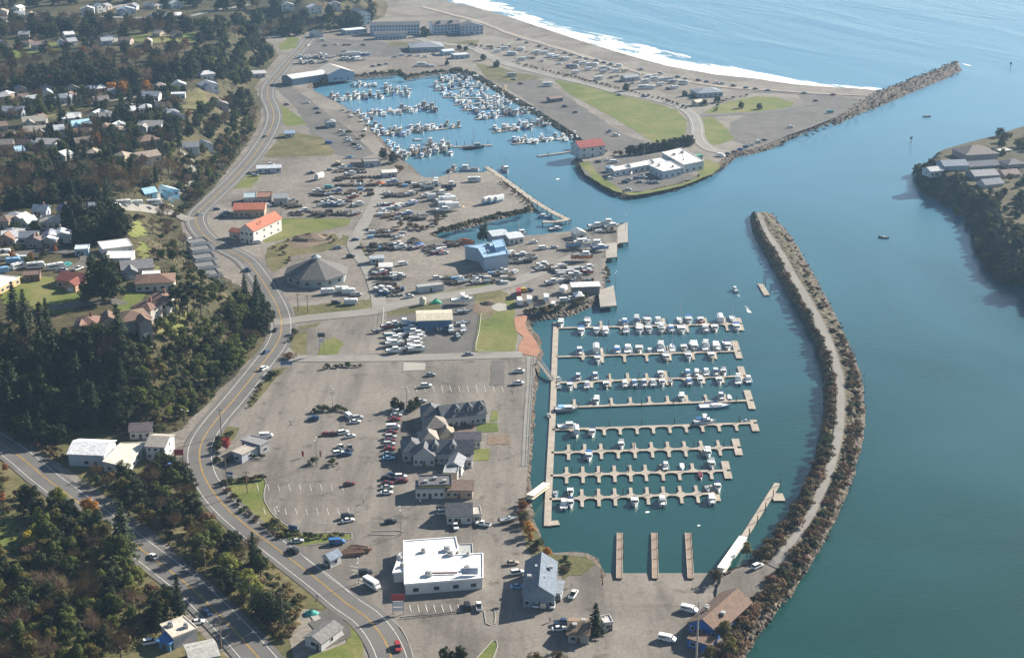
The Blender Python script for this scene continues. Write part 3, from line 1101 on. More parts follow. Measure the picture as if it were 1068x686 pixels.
# tennis-style hill roads and clearings, draped over the hill
def hill_patch(name,pts,mat_,dz):
 w = [GT(*q).to_2d() for q in pts]
 xs = [p.x for p in w]
 ys = [p.y for p in w]
 arr = np.array([tuple(p) for p in w])
 st_ = 3.0
 X,Y = np.meshgrid(np.arange(min(xs) - 3,max(xs) + 3,st_),np.arange(min(ys) - 3,max(ys) + 3,st_),indexing='ij')
 D = poly_sdf(X,Y,arr,len(arr))
 D = D + 1.6 * np.sin(X * .31) * np.sin(Y * .27)
 idm = -np.ones(X.shape,int)
 vs_,fs_ = [],[]
 for i in range(X.shape[0]):
  for j in range(X.shape[1]):
   if D[i,j] > -1.5:
    idm[i,j] = len(vs_)
    vs_.append((float(X[i,j]),float(Y[i,j]),terr(X[i,j],Y[i,j]) + dz))
 for i in range(X.shape[0] - 1):
  for j in range(X.shape[1] - 1):
   q = (idm[i,j],idm[i + 1,j],idm[i + 1,j + 1],idm[i,j + 1])
   if min(q) >= 0:
    fs_.append(tuple(int(a) for a in q))
 if fs_:
  me = bpy.data.meshes.new(name)
  me.from_pydata(vs_,[],fs_)
  me.materials.append(mat_)
  structure(name,me)


def hill_road(pts,w,mat_=OLDROAD):
 mb = MB()
 ribbon(mb,cr([GT(*q) for q in pts],4),w,0,.35,True)
 structure("hill_road",mb,mat_)


hill_patch("hill_lawn",[(0,290),(40,288),(85,297),(88,318),(60,330),(20,315),(0,318)],GRASS,.25)
hill_patch("hill_lawn",[(132,306),(146,300),(150,316),(136,326),(120,322)],GRASS,.25)
hill_patch("hill_lawn",[(138,232),(152,231),(154,245),(140,250),(133,246)],GRASS,.25)
hill_patch("hill_lawn",[(140,256),(152,254),(160,275),(170,290),(160,288),(150,272)],GRASS,.25)
hill_patch("hill_lawn",[(160,330),(185,322),(200,330),(190,350),(160,355)],GRASS,.25)
hill_patch("hill_lawn",[(6,52),(40,46),(66,44),(64,52),(30,60),(8,62)],GRASS,.3)
hill_patch("hill_lawn",[(120,42),(150,35),(176,33),(215,35),(206,44),(160,46)],GRASS,.3)
hill_patch("hill_lawn",[(40,110),(70,106),(92,100),(100,108),(60,126),(38,124)],ROUGHG,.25)
hill_patch("hill_lawn",[(190,98),(210,92),(220,110),(206,124),(190,116)],ROUGHG,.25)
hill_road([(-5,105),(20,107),(60,110),(110,106),(150,100)],6)
hill_road([(132,122),(126,132),(115,142),(106,148),(80,150)],6)
hill_road([(100,18),(150,19),(190,18),(220,12),(260,5)],8)
hill_road([(90,14),(120,8),(140,3)],7)
hill_road([(-5,268),(30,264),(60,262),(92,268),(78,280),(50,276)],8,ASPH2)
hill_road([(52,322),(80,318),(100,316),(118,314),(128,318)],7,ASPH2)
hill_road([(188,158),(200,168),(198,188),(180,203),(160,206)],5)
hill_road([(120,216),(150,218),(178,222),(200,230)],8)

# ---- the air: one closed box of thin even haze round camera, land and sea
hz = MB()
hz.box(-9100,9100,-3100,12100,-7.5,262.0)
hm = bpy.data.materials.new("haze")
hm.use_nodes = True
nt = hm.node_tree
for n_ in list(nt.nodes):
 if n_.type == 'BSDF_PRINCIPLED':
  nt.nodes.remove(n_)
pv = nd(nt,"ShaderNodeVolumePrincipled",Density=HAZE_D,Anisotropy=0.3)
pv.inputs["Color"].default_value = (.42,.68,1.0,1)
nt.links.new(pv.outputs[0],nt.nodes["Material Output"].inputs["Volume"])
structure("haze",hz,hm,kind='stuff')
# ================================================================ BUILDINGS
GLASS = pmat("window_glass",(.025,.032,.042),.12,spec=.6)
FRAME = pmat("white_trim",(.62,.62,.60),.6)
DOORM = pmat("door_paint",(.10,.07,.05),.6)
CHIM = pmat("chimney_brick",(.22,.11,.075),.9,.2,3)


def shingle(col):
 return pmat("roof_%02d_%02d_%02d" % tuple(int(c * 99) for c in col),col,.85,.28,.9,bump=.25)


def wallm(col):
 return pmat("wall_%02d_%02d_%02d" % tuple(int(c * 99) for c in col),col,.8,.10,.5)


_win = {}


def win_mesh(w,h):
 k = (round(w,1),round(h,1))
 if k not in _win:
  m = MB()
  m.box(-w / 2,w / 2,-.05,.02,0,h,0)
  fr = MB()
  t = .1
  for x0,x1,z0,z1 in ((-w / 2 - t,w / 2 + t,-t,0),(-w / 2 - t,w / 2 + t,h,h + t),(-w / 2 - t,-w / 2,0,h),(w / 2,w / 2 + t,0,h)):
   fr.box(x0,x1,-.09,.02,z0,z1)
  _win[k] = (m.mesh("window",GLASS),fr.mesh("frame",FRAME))
 return _win[k]


def add_win(root,x,y,z,w,h,rz=0,frame=True):
 a,b_ = win_mesh(w,h)
 o = link("window",a,root,(x,y,z),rz)
 if frame:
  link("frame",b_,o)
 return o


HOUSES = []


def house(cat,desc,place,A,B,depth,h,roof='gable',ridge='x',rh=2.0,wall=(.5,.5,.48),roofc=(.12,.11,.10),hill=False,wins=3,floors=1,
   chimney=False,over=.5,group=None,door=True,dormers=(),frames=True,base=None,vents=0,yaw=0):
 if hill:
  a,b_ = GT(*A,dz=h),GT(*B,dz=h)
  a.z = b_.z = (a.z + b_.z) / 2
  m = pix(((a + b_) / 2))
  b0 = GT((A[0] + B[0]) / 2,(A[1] + B[1]) / 2,dz=h)
  zt = b0.z
  a,b_ = P(*A,zt),P(*B,zt)
 else:
  zt = LAND + h
  if base:
   zt = base + h
  a,b_ = P(*A,zt),P(*B,zt)
 gz = zt - h
 d = (b_ - a)
 W = d.length
 rz = math.atan2(d.y,d.x) + R(yaw)
 org = (a + b_) / 2
 org.z = gz
 root = thing(cat.replace(' ','_') if cat not in ('building',) else 'building',cat,desc,place,org,rz,group)
 wl_ = wallm(wall)
 rf = shingle(roofc)
 hw = W / 2
 w = MB()
 w.box(-hw,hw,0,depth,-2.5 if hill else -.3,h)
 if roof == 'gable':
  if ridge == 'x':
   for x in (-hw,hw):
    w.poly([(x,0,h),(x,depth,h),(x,depth / 2,h + rh)][::(1 if x > 0 else -1)])
  else:
   for y in (0,depth):
    w.poly([(-hw,y,h),(hw,y,h),(0,y,h + rh)][::(1 if y == 0 else -1)])
 w.build("wall",wl_,root)
 r_ = MB()
 o,t = over,.22
 z1 = h + .02
 if roof == 'gable':
  dz = rh * o / ((depth if ridge == 'x' else W) / 2)
  if ridge == 'x':
   sec = [(-o,z1 - dz),(depth / 2,z1 + rh),(depth + o,z1 - dz),(depth + o,z1 - dz + t),(depth / 2,z1 + rh + t),(-o,z1 - dz + t)]
   r_.quadstrip([[(x,y,z) for y,z in sec] for x in (hw + o,-hw - o)],True)
   for x,s_ in ((-hw - o,-1),(hw + o,1)):
    for q in ((0,1,4,5),(1,2,3,4)):
     r_.poly([(x,*sec[i]) for i in q][::s_])
  else:
   sec = [(-hw - o,z1 - dz),(0,z1 + rh),(hw + o,z1 - dz),(hw + o,z1 - dz + t),(0,z1 + rh + t),(-hw - o,z1 - dz + t)]
   r_.quadstrip([[(x,y,z) for x,z in sec] for y in (-o,depth + o)],True)
   for y,s_ in ((-o,1),(depth + o,-1)):
    for q in ((0,1,4,5),(1,2,3,4)):
     r_.poly([(sec[i][0],y,sec[i][1]) for i in q][::s_])
 elif roof == 'hip':
  e = [(-hw - o,-o,z1),(hw + o,-o,z1),(hw + o,depth + o,z1),(-hw - o,depth + o,z1)]
  k = min(hw,depth / 2)
  if W >= depth:
   p,q = (-hw + k,depth / 2,z1 + rh),(hw - k,depth / 2,z1 + rh)
   if hw - k < .3:
    p,q = (-.15,depth / 2,z1 + rh),(.15,depth / 2,z1 + rh)
   fs = ([e[0],e[1],q,p],[e[1],e[2],q],[e[2],e[3],p,q],[e[3],e[0],p])
  else:
   p,q = (0,k,z1 + rh),(0,depth - k,z1 + rh)
   fs = ([e[0],e[1],p],[e[1],e[2],q,p],[e[2],e[3],q],[e[3],e[0],p,q])
  for f in fs:
   r_.poly(f)
  r_.poly(e[::-1])
  r_.box(-hw - o,hw + o,-o,depth + o,z1 - .25,z1 - .01)
 elif roof == 'flat':
  r_.box(-hw - o * .4,hw + o * .4,-o * .4,depth + o * .4,z1,z1 + .18)
  if rh > 0:
   pz = z1 + .18
   tt = .25
   X0,X1,Y0,Y1 = -hw - o * .4,hw + o * .4,-o * .4,depth + o * .4
   for q in ((X0,X1,Y0,Y0 + tt),(X0,X1,Y1 - tt,Y1),(X0,X0 + tt,Y0 + tt,Y1 - tt),(X1 - tt,X1,Y0 + tt,Y1 - tt)):
    r_.box(*q,pz,pz + min(rh,.5))
 elif roof == 'shed':
  sec = [(-o,z1 - .02),(depth + o,z1 + rh),(depth + o,z1 + rh + t),(-o,z1 + t)]
  r_.quadstrip([[(x,y,z) for y,z in sec] for x in (hw + o,-hw - o)],True)
  for x,s_ in ((-hw - o,-1),(hw + o,1)):
   r_.poly([(x,*q) for q in sec][::s_])
 rfo = r_.build("roof",rf,root)
 if chimney:
  c = MB()
  c.box(-.45,.45,-.35,.35,0,rh + 1.3)
  c.build("chimney",CHIM,rfo).location = (hw * .35,depth * .6,h)
 for k in range(vents):
  c = MB()
  c.box(-.6,.6,-.6,.6,.15,.9)
  c.box(-.7,.7,-.7,.7,.9,1.0)
  c.build("roof_vent",pmat("vent_metal",(.4,.4,.4),.5,metal=.3),rfo).location = (-hw + W * (k + .7) / (vents + .4),depth * (.35 + .3 * (k % 2)),h + (rh * .55 if roof != 'flat' else .05))
 for dx in dormers:
  dm = MB()
  dm.box(-1.1,1.1,-.2,2.6,0,1.5)
  dm.poly([(-1.1,-.2,1.5),(1.1,-.2,1.5),(0,-.2,2.5)])
  do = dm.build("dormer",wl_,root)
  do.location = (dx * hw,depth * .16,h + rh * .30)
  dr = MB()
  sec = [(-1.5,1.25),(0,2.6),(1.5,1.25),(1.5,1.4),(0,2.8),(-1.5,1.4)]
  dr.quadstrip([[(x,y,z) for x,z in sec] for y in (-.5,3.2)],True)
  for y,s_ in ((-.5,1),(3.2,-1)):
   for q in ((0,1,4,5),(1,2,3,4)):
    dr.poly([(sec[i][0],y,sec[i][1]) for i in q][::s_])
  dr.build("dormer_roof",rf,do)
  wo = link("window",win_mesh(1.0,1.1)[0],do,(0,-.22,.35))
 fh = h / floors
 if wins:
  ww = min(1.7,W / wins * .5)
  for f in range(floors):
   for k in range(wins):
    if door and f == 0 and k == wins // 2 and wins > 1:
     continue
    add_win(root,-hw + W * (k + .5) / wins,-.003,f * fh + min(1.0,fh * .35),ww,min(1.3,fh * .42),0,frames)
   ns = max(1,int(depth / 6))
   for k in range(ns):
    for sx_,rr in ((hw,R(90)),(-hw,R(-90))):
     add_win(root,sx_ + (.003 if sx_ > 0 else -.003),depth * (k + .5) / ns,f * fh + min(1.0,fh * .35),1.3,min(1.2,fh * .42),rr,frames)
 if door:
  dd = MB()
  dd.box(-.55,.55,-.06,.02,0,2.1)
  dd.build("door",DOORM,root).location = (0 if wins != 1 else hw * .5,-.003,0)
 HOUSES.append((org,max(W,depth)))
 global HLAST
 HLAST = (root,W,rf)
 return root,W,rf


def flatroof(cat,desc,place,roofpx,h,wall,roofc,parapet=.5,vents=0,wins=0,hill=False,group=None,band=None):
 """a building traced by its flat roof's outline, roof at height h"""
 if hill:
  z0 = GT(sum(p[0] for p in roofpx) / len(roofpx),sum(p[1] for p in roofpx) / len(roofpx),dz=h).z - h
 else:
  z0 = LAND
 w3 = [P(*q,z0 + h) for q in roofpx]
 c = sum(w3,Vector()) / len(w3)
 root = thing(cat.replace(' ','_'),cat,desc,place,(c.x,c.y,z0),0,group)
 loc = [Vector((p.x - c.x,p.y - c.y)) for p in w3]
 a = sum(loc[i].x * loc[(i + 1) % len(loc)].y - loc[(i + 1) % len(loc)].x * loc[i].y for i in range(len(loc)))
 if a < 0:
  loc = loc[::-1]
 n = len(loc)
 MB().prism(loc,-2.5 if hill else -.3,h - .02,top=False).build("wall",wallm(wall),root)

 def off(d):
  o = []
  for i in range(n):
   e1 = (loc[i] - loc[i - 1]).normalized()
   e2 = (loc[(i + 1) % n] - loc[i]).normalized()
   n1,n2 = Vector((e1.y,-e1.x)),Vector((e2.y,-e2.x))
   m = (n1 + n2)
   m = m.normalized() / max(.5,m.normalized().dot(n1))
   o.append(loc[i] + m * d)
  return o
 r_ = MB()
 eo = off(.35)
 r_.prism(eo,h - .35,h)
 rfo = r_.build("roof",shingle(roofc),root)
 if parapet:
  p_ = MB()
  inn = off(.05)
  p_.quadstrip([[(q.x,q.y,h - .1) for q in eo],[(q.x,q.y,h + parapet) for q in off(.352)],[(q.x,q.y,h + parapet) for q in inn],[(q.x,q.y,h - .1) for q in inn]],True)
  p_.build("parapet",wallm(tuple(min(.8,x * 1.1) for x in roofc)),root)
 random.seed(int(abs(c.x * 7)))
 for k in range(vents):
  t = (k + .5) / vents
  i = int(t * n) % n
  q = (loc[i] * .55 + loc[(i + 2) % n] * .12)
  vt = MB()
  s_ = uni(.5,1.1)
  vt.box(-s_,s_,-s_,s_,0,uni(.7,1.3))
  vt.box(-s_ * .6,s_ * .6,-s_ * .6,s_ * .6,.5,1.5)
  vt.build("roof_vent",pmat("vent_metal",(.4,.4,.4),.5,metal=.3),rfo,loc=(q.x,q.y,h))
 # windows and a door on the walls that face the camera side
 for i in range(n):
  p,q = loc[i],loc[(i + 1) % n]
  e = q - p
  if e.length < 3 or not wins:
   continue
  rr = math.atan2(e.y,e.x)
  nrm = Vector((e.y,-e.x)).normalized()
  if nrm.y > .5:
   continue
  k_ = max(1,int(e.length / 5))
  for k in range(k_):
   t = (k + .5) / k_
   m = p + e * t + nrm * .003
   add_win(root,m.x,m.y,1.0,1.8,1.3,rr)
 return root


W_ = (.52,.52,.50)
WB = (.40,.46,.52)
TAN = (.40,.34,.26)
GRY = (.14,.14,.145)
DKR = (.075,.075,.082)
BRN = (.155,.095,.072)
HP = "at the harbour"
# ---- by the south car park
mk = flatroof("store","big white flat-roofed store with a stepped roof outline","beside the harbour road",[(421.6,564.5),(474.7,560.7),(477,572),(470,579.5),(503,577.7),(503,602.5),(466,605.5),(422.6,609)],3.9,(.60,.60,.58),(.74,.74,.73),.35,6,1)
flatroof("annex","low white lean-to along the left wall","of the big white store",[(410.5,597),(421.5,596),(420.8,577),(417.5,577.5),(414.5,586)],3.6,(.58,.58,.56),(.70,.70,.69),.3,2)
flatroof("annex","grey flat-roofed shed in the back corner","of the big white store",[(479,568),(492,567.5),(492.5,577),(479,578)],3.4,(.3,.3,.3),(.33,.34,.34),.3)
sg = MB()
sg.box(-5.2,5.2,-.12,.12,.2,.75)
o = sg.build("roof_sign",pmat("sign_dull_red",(.16,.08,.09),.6,.3,.6))
o.location = P(460,598.5,LAND + 3.9)
o.rotation_euler = (0,0,R(2))
reg(o,"sign","long low dull red sign board standing on the white store roof")
sg = MB()
sg.box(-2.6,2.6,-.12,.12,.3,2.6)
sg.tube((-1.2,-.14,1.5),(-1.2,-.18,1.5),.8,.8,12)
for x in (-2.2,2.2):
 sg.tube((x,.2,0),(x,.2,2),.08)
o = sg.build("roof_sign",pmat("sign_blue_grey",(.28,.32,.42),.6,.3,.6))
o.location = P(490,599.5,LAND + 3.9)
reg(o,"sign","squarish blue-grey sign board at the right end of the white store roof")
house("shop","grey-blue gabled shop with skylights in its long metal roof","above the launch ramp",(545.6,619.5),(578,620.5),21,4.6,'gable','y',3.2,(.20,.25,.31),(.115,.145,.185),wins=4,vents=4)
house("annex","narrow grey lean-to at the right wall","of the blue-grey gabled shop",(578.6,618),(584.5,618.5),6,3.0,'shed','x',.8,(.35,.4,.46),(.25,.28,.32),wins=1)
house("office","bright blue office with a brown gabled roof","at the foot of the breakwater",(719,648),(748,658),21,3.4,'gable','y',2.7,(.035,.12,.40),(.135,.088,.066),wins=4,vents=3,over=.8)
house("annex","brown flat-roofed annex with blue walls in front","of the bright blue office",(717,666),(740,673.5),5,2.6,'flat','x',.2,(.04,.13,.42),(.15,.10,.075),wins=2)
house("cottage","small brown-roofed snack stand","beside the lone conifer on the south lot",(592.5,661),(614,662),9,3.1,'gable','x',1.7,(.30,.29,.27),(.17,.12,.085),wins=2,vents=2)
house("kiosk","little white kiosk with a red counter","right of the lone conifer on the south lot",(630,650),(639,649),4,2.8,'flat','x',.3,(.55,.52,.50),(.45,.43,.42),wins=1)
house("restaurant","long low white restaurant with grey roof","south of the shopping village",(433.4,510.5),(463.6,510),6.5,3.7,'flat','x',.3,W_,(.30,.29,.28),wins=5)
house("restaurant","brown-roofed restaurant wing with timber front","at the right end of the long white restaurant",(464.2,511),(492.6,511.5),6,3.3,'shed','x',.9,(.36,.27,.2),(.14,.10,.085),wins=4)
house("restaurant","dark-roofed block with a yellow fascia band","behind the long white restaurant",(437,507),(471,506),8,4.6,'flat','x',.4,(.55,.43,.14),(.10,.10,.11),wins=0,door=False,vents=3)
house("shop","small grey flat-roofed box","between the long white restaurant and the shopping village",(462.5,493.5),(476.6,494),6,4.0,'flat','x',.3,(.34,.34,.35),(.26,.27,.28),wins=2)
house("cafe","small white cafe with dark gabled roof and porch gable","north of the big white store",(466,538),(492,537.5),9,3.2,'gable','x',2.6,W_,(.13,.13,.135),wins=4)
house("annex","pale flat-roofed wing at the right side","of the small white cafe",(492.6,537),(502,536.5),6,2.9,'flat','x',.3,(.5,.47,.43),(.38,.36,.34),wins=1)
# ---- shopping village of grey shingle roofs
V = "in the shopping village"
house("shop","long grey shop block with three dormers and white trim",V,(461.8,436),(507,430.5),10,4.6,'gable','x',3.2,(.34,.35,.37),(.105,.11,.125),wins=8,dormers=(-.3,.3,.84))
house("shop","grey hipped shop at the left end of the dormered block",V,(440,434),(460.5,433.3),10,4.4,'hip','x',3.2,(.34,.35,.37),(.115,.12,.135),wins=3)
house("shop","tan hip-roofed pavilion with a front entrance below the dormered block",V,(444.5,447),(467,445),9,4.8,'hip','x',3.2,(.36,.34,.31),(.20,.18,.16),wins=4)
house("shop","light tan hip-roofed shop in the middle row",V,(439.6,462),(458,460.5),10,4.4,'hip','x',3,(.36,.34,.31),(.25,.225,.195),wins=3)
house("shop","small square tan pavilion in the middle row",V,(459.5,455.8),(474,455),8,3.6,'hip','x',2.6,(.4,.36,.3),(.26,.22,.165),wins=2)
house("shop","low dark shop with white fascia at the right of the middle row",V,(474.5,459.6),(501,459),8,3.4,'gable','x',1.8,(.45,.44,.43),(.11,.11,.118),wins=6)
house("shop","grey hip-roofed shop at the left end of the south row",V,(420,471),(440,470),10,4.2,'hip','x',3,(.36,.36,.37),(.115,.12,.135),wins=3)
house("shop","long grey shop with two dormers in the south row",V,(440.3,472.5),(493,472.5),10,4.6,'gable','x',3.2,(.40,.40,.41),(.105,.11,.125),wins=9,dormers=(-.5,.2))
house("shop","gable-fronted entrance hall with white bargeboards in the south row",V,(431,474.5),(453,475),7,4.4,'gable','y',3.2,(.42,.42,.43),(.125,.13,.145),wins=4)
house("shop","low grey wing with a white deck at the right of the south row",V,(476,479.5),(492,479.8),5,3.2,'shed','x',.8,(.42,.42,.42),(.17,.17,.18),wins=3)
house("shop","white-walled shop with grey roof stepping down","south of the shopping village",(466,485.5),(481,486.5),8,4.0,'gable','y',1.6,W_,(.22,.23,.25),wins=3)
# ---- boat shop, processing plant and quay
house("boat shop","blue boat shop with a cream metal roof and open bay","on the dry storage yard",(435.8,334.3),(471,333.3),13,5.4,'gable','x',.9,(.06,.13,.26),(.44,.40,.32),wins=3,over=.7)
flatroof("processing plant","big pale blue fish plant with bright blue metal roof","behind the boat yard",[(485,257),(511,253.5),(524,251),(529.7,265),(505,269),(499,259.5)],7.2,(.34,.42,.50),(.24,.37,.50),.4,2,0)
flatroof("annex","raised blue block on the corner","of the big blue fish plant",[(514,251.5),(524,249.5),(527,256.5),(517,258.5)],9.6,(.28,.40,.56),(.22,.35,.49),.2)
house("warehouse","pale warehouse with light grey roof","at the head of the inlet behind the blue fish plant",(514,246.5),(530.3,244.5),10,4.6,'gable','x',1.2,WB,(.42,.46,.50),wins=3)
house("warehouse","low white warehouse with two roof steps","right of the pale warehouse by the inlet",(531.3,249),(546,247),10,3.6,'gable','x',1.2,W_,(.48,.52,.55),wins=3)
house("net shed","white gabled net shed","on the quay by the inlet",(601,244),(611.5,242.7),7,3.4,'gable','y',1.4,W_,(.62,.62,.6),wins=1)
house("fish shed","long fish shed with white roof and dark open front","on the quay behind the pier",(597,299.5),(625.5,298.5),5,4.2,'shed','x',.5,(.13,.13,.14),(.66,.65,.62),wins=0)
house("tent","white canopy tent","on the quay below the long fish shed",(601,309),(608.5,308.5),5,2.6,'hip','x',1.4,(.62,.62,.6),(.72,.72,.70),wins=0,door=False)
house("store shed","long grey storage shed with pale wall","at the edge of the boat yard",(436,300),(463,297),4.5,3.0,'flat','x',.2,(.42,.44,.46),(.30,.30,.30),wins=0)
house("store shed","pale blue storage shed at the top","of the gear rows beside the side road",(386.5,270),(400,269),5,3.0,'gable','x',.8,(.36,.42,.48),(.36,.40,.44),wins=2)
house("store shed","white storage shed with low roof","among the gear rows beside the side road",(396,278.5),(409,278),6,2.8,'gable','x',.7,W_,(.58,.58,.57),wins=1)
# ---- many-sided hall
z5 = LAND + 4.6
cc = P(328.5,285,LAND + 5.2)
cc.y += 6
root = thing("hall","hall","large many-sided hall with a grey pyramid roof and cupola","beside the harbour road bend",(cc.x,cc.y,LAND))
oc = lambda r_,z,ph=22.5: [(r_ * math.cos(R(ph + 45 * k)),r_ * .95 * math.sin(R(ph + 45 * k)),z) for k in range(8)]
m = MB()
m.quadstrip([oc(15.5,-.3),oc(15.5,4.6)],True)
m.build("wall",wallm((.30,.36,.36)),root)
m = MB()
m.quadstrip([oc(17,4.3),oc(17,4.5),oc(2.2,10.8)],True)
rr = m.build("roof",shingle((.12,.115,.112)),root)
m = MB()
m.quadstrip([oc(2.2,10.4),oc(2.2,12)],True)
m.quadstrip([oc(2.8,12),oc(.2,13.4)],True)
m.build("cupola",wallm((.30,.34,.36)),rr)
for k in range(8):
 a = R(45 * k + 45)
 if math.sin(a) < .4:
  for dx in (-3,3):
   x,y = 14.35 * math.cos(a) - dx * math.sin(a),13.7 * math.sin(a) + dx * math.cos(a)
   add_win(root,x,y,1.2,2.0,1.8,a + R(90))
house("hall porch","green-grey entrance porch with white-edged gable at the front","of the many-sided hall",(323,291),(348,288.5),9,3.4,'gable','y',2.4,(.26,.33,.31),(.17,.165,.16),wins=3)
house("hall wing","flat grey wing at the right rear","of the many-sided hall",(347,284.5),(359,281),12,4.2,'flat','x',.3,(.33,.36,.37),(.24,.24,.25),wins=2)
# ---- orange-roofed motel group
ORG = (.36,.125,.075)
O_ = "beside the harbour road"
house("motel","tall white motel with bright orange roof ridge along its length",O_,(250,239),(264,241),28,7.5,'gable','y',3.2,W_,ORG,wins=3,floors=2)
house("motel","low orange-roofed motel wing behind the tall one",O_,(243.5,219),(275.5,218.5),13,4.4,'gable','x',2.2,(.42,.30,.22),ORG,wins=6)
house("porch","small orange-roofed porch at the left corner","of the tall orange-roofed motel",(239,241),(250,243),6,4,'gable','x',1.2,(.5,.45,.4),ORG,wins=1)
house("shop","flat teal-roofed shop","behind the orange-roofed motel wing",(254.5,207),(267,206.5),12,3.8,'flat','x',.3,(.45,.48,.5),(.26,.33,.35),wins=3)
house("shop","flat rust-red-roofed shop","behind the orange-roofed motel wing",(268,206.5),(283,206),12,3.8,'flat','x',.3,(.45,.42,.4),(.20,.105,.075),wins=3)
house("shed","grey metal shed with open right end","right of the rust-red-roofed shop",(285.5,207),(300,206.5),9,4.2,'gable','x',1.4,(.34,.36,.38),(.26,.28,.30),wins=0)
house("office","white and blue low office","on the gravel lot by the harbour road",(268,176),(293,175),7,3.2,'gable','x',1.2,(.5,.54,.58),(.52,.56,.6),wins=4)
house("cottage","small blue and white cottage","on the grass beside the harbour road",(297,139.5),(307,139),6,3,'gable','x',1.4,W_,(.28,.38,.50),wins=2)
house("shed","grey-blue equipment shed with open front","on the far basin's west lot",(340,128),(350,127.5),8,4,'hip','x',1.6,(.28,.32,.36),(.22,.24,.26),wins=1)
house("shop","low shop with blue-grey front and white doors","above the gear yard",(380,169.5),(397,168.5),8,3.2,'flat','x',.3,(.38,.44,.48),(.18,.18,.18),wins=4)
house("shed","low brown flat shed","above the gear yard beside the blue-fronted shop",(366,170),(379,169.5),9,3,'flat','x',.2,(.2,.17,.15),(.16,.13,.115),wins=0)
house("shed","white-roofed work shed with cluttered front","on the corner above the side road",(399,180.5),(414,179.5),7,3.2,'gable','x',1,(.4,.4,.38),(.60,.58,.54),wins=1)
# ---- condominiums stepped along the road
for k,(a,b_) in enumerate([((199,255),(218,252)),((201,262.5),(221,260)),((204,271),(224,268.5)),((206,279.5),(226,277)),((209,288.5),(229,286))]):
 rt,Wd,_ = house("condominium","dark condominium block with white decks","between hill and harbour road",a,b_,8,6.2,'flat','x',.4,(.34,.35,.37),(.15,.15,.155),wins=3,floors=2,group="condominium blocks stepped along the road")
 for z in (2.9,6.0):
  m = MB()
  m.box(-Wd / 2,Wd / 2 + 1.2,-2.4,-.01,z - .2,z)
  m.box(-Wd / 2,Wd / 2 + 1.2,-2.45,-2.35,z,z + 1.0)
  m.build("deck",wallm((.62,.62,.62)),rt)
# ---- north end: mill, motels
house("warehouse","long warehouse with pale metal roof","at the head of the far basin",(305,82.5),(341.5,77),16,5.8,'gable','x',2,(.20,.26,.33),(.50,.52,.53),wins=0)
house("warehouse","gabled blue-grey warehouse with a dark door","joined to the long pale warehouse at the far basin",(342,78),(369.5,75),24,6.2,'gable','y',4.2,(.30,.36,.44),(.58,.55,.48),wins=1)
N_ = "by the beach at the far end"
house("motel","tall gable-ended pale blue motel",N_,(369.5,15.5),(386,14),18,11,'gable','y',4,(.46,.54,.62),(.2,.23,.27),wins=4,floors=3,frames=False)
house("motel","long three-storey pale blue motel with dark roof",N_,(386,27),(437.5,26),12,9,'gable','x',2.4,(.44,.52,.60),(.11,.115,.13),wins=16,floors=3,frames=False)
house("motel","lower front wing before the long pale blue motel",N_,(391,36),(424,35),9,5,'gable','x',1.8,(.40,.46,.53),(.10,.105,.12),wins=9,frames=False)
house("motel","pale blue motel with brown roof and many bays",N_,(452,26.5),(480.5,25),16,9,'gable','x',2.6,(.44,.50,.58),(.13,.12,.125),wins=8,floors=3,dormers=(-.5,.4),frames=False)
house("motel","grey-blue motel end block with gabled front",N_,(481,28),(504,27),15,8,'gable','y',3,(.42,.48,.55),(.125,.115,.12),wins=6,floors=3,frames=False)
house("restaurant","wide grey hip-roofed restaurant","near the beach behind the far basin",(428,50),(463,49),24,4.2,'hip','x',3,(.3,.34,.4),(.20,.22,.25),wins=6)
house("shop","small pale blue shop","right of the wide grey restaurant near the beach",(462.5,54),(474,53),9,3.6,'gable','x',1,(.42,.50,.58),(.46,.52,.58),wins=2)
house("shop","low white-roofed shop in front","of the pale blue shop near the beach",(474,58),(490,57),9,3.2,'flat','x',.2,(.44,.48,.54),(.48,.50,.52),wins=3)
house("shop","flat white-roofed market","left of the long motel near the beach",(361,32.5),(383,30.5),12,4,'flat','x',.3,(.36,.40,.46),(.55,.58,.58),wins=4)
house("house","small grey gabled house","beside the road at the far end",(328,35.5),(337,34.5),10,4,'gable','y',2,(.40,.44,.5),(.26,.28,.32),wins=2)
house("house","white low house","at the foot of the hill beside the far road",(259,77.5),(277,76.5),10,3.6,'gable','x',1.6,W_,(.46,.46,.46),wins=3)
# ---- coast guard point
C_ = "on the point at the basin entrance"
flatroof("station building","broad white-roofed station hall with mast",C_,[(690.8,159.5),(710.4,154.9),(734,168),(713.7,172)],5.6,(.50,.54,.58),(.66,.63,.60),.4,3,1)
flatroof("station building","long narrow white-roofed station wing",C_,[(638,175),(694,164),(697.5,168),(641,178.5)],4.0,(.50,.54,.58),(.66,.65,.62),.3,4,1)
flatroof("station building","stepped white-roofed station block between wing and hall",C_,[(677.5,172.5),(699,168.3),(711,175.3),(692,179)],5.0,(.46,.52,.58),(.64,.63,.61),.3,2,1)
house("annex","pale blue round-ended porch at the left tip","of the long station wing",(636.5,175.5),(643,174.3),5,3,'hip','x',1,(.42,.5,.6),(.4,.5,.62),wins=1)
house("boathouse","white boathouse with a red roof on pilings","at the basin entrance",(605,154.5),(631,151.5),13,7,'gable','x',3.2,(.50,.52,.54),(.27,.075,.07),wins=3,floors=2)
house("store shed","small green store box","beside the station hall and the curved road",(725,163),(733,162),3,2.4,'flat','x',.1,(.06,.24,.16),(.08,.30,.2),wins=0,door=False)
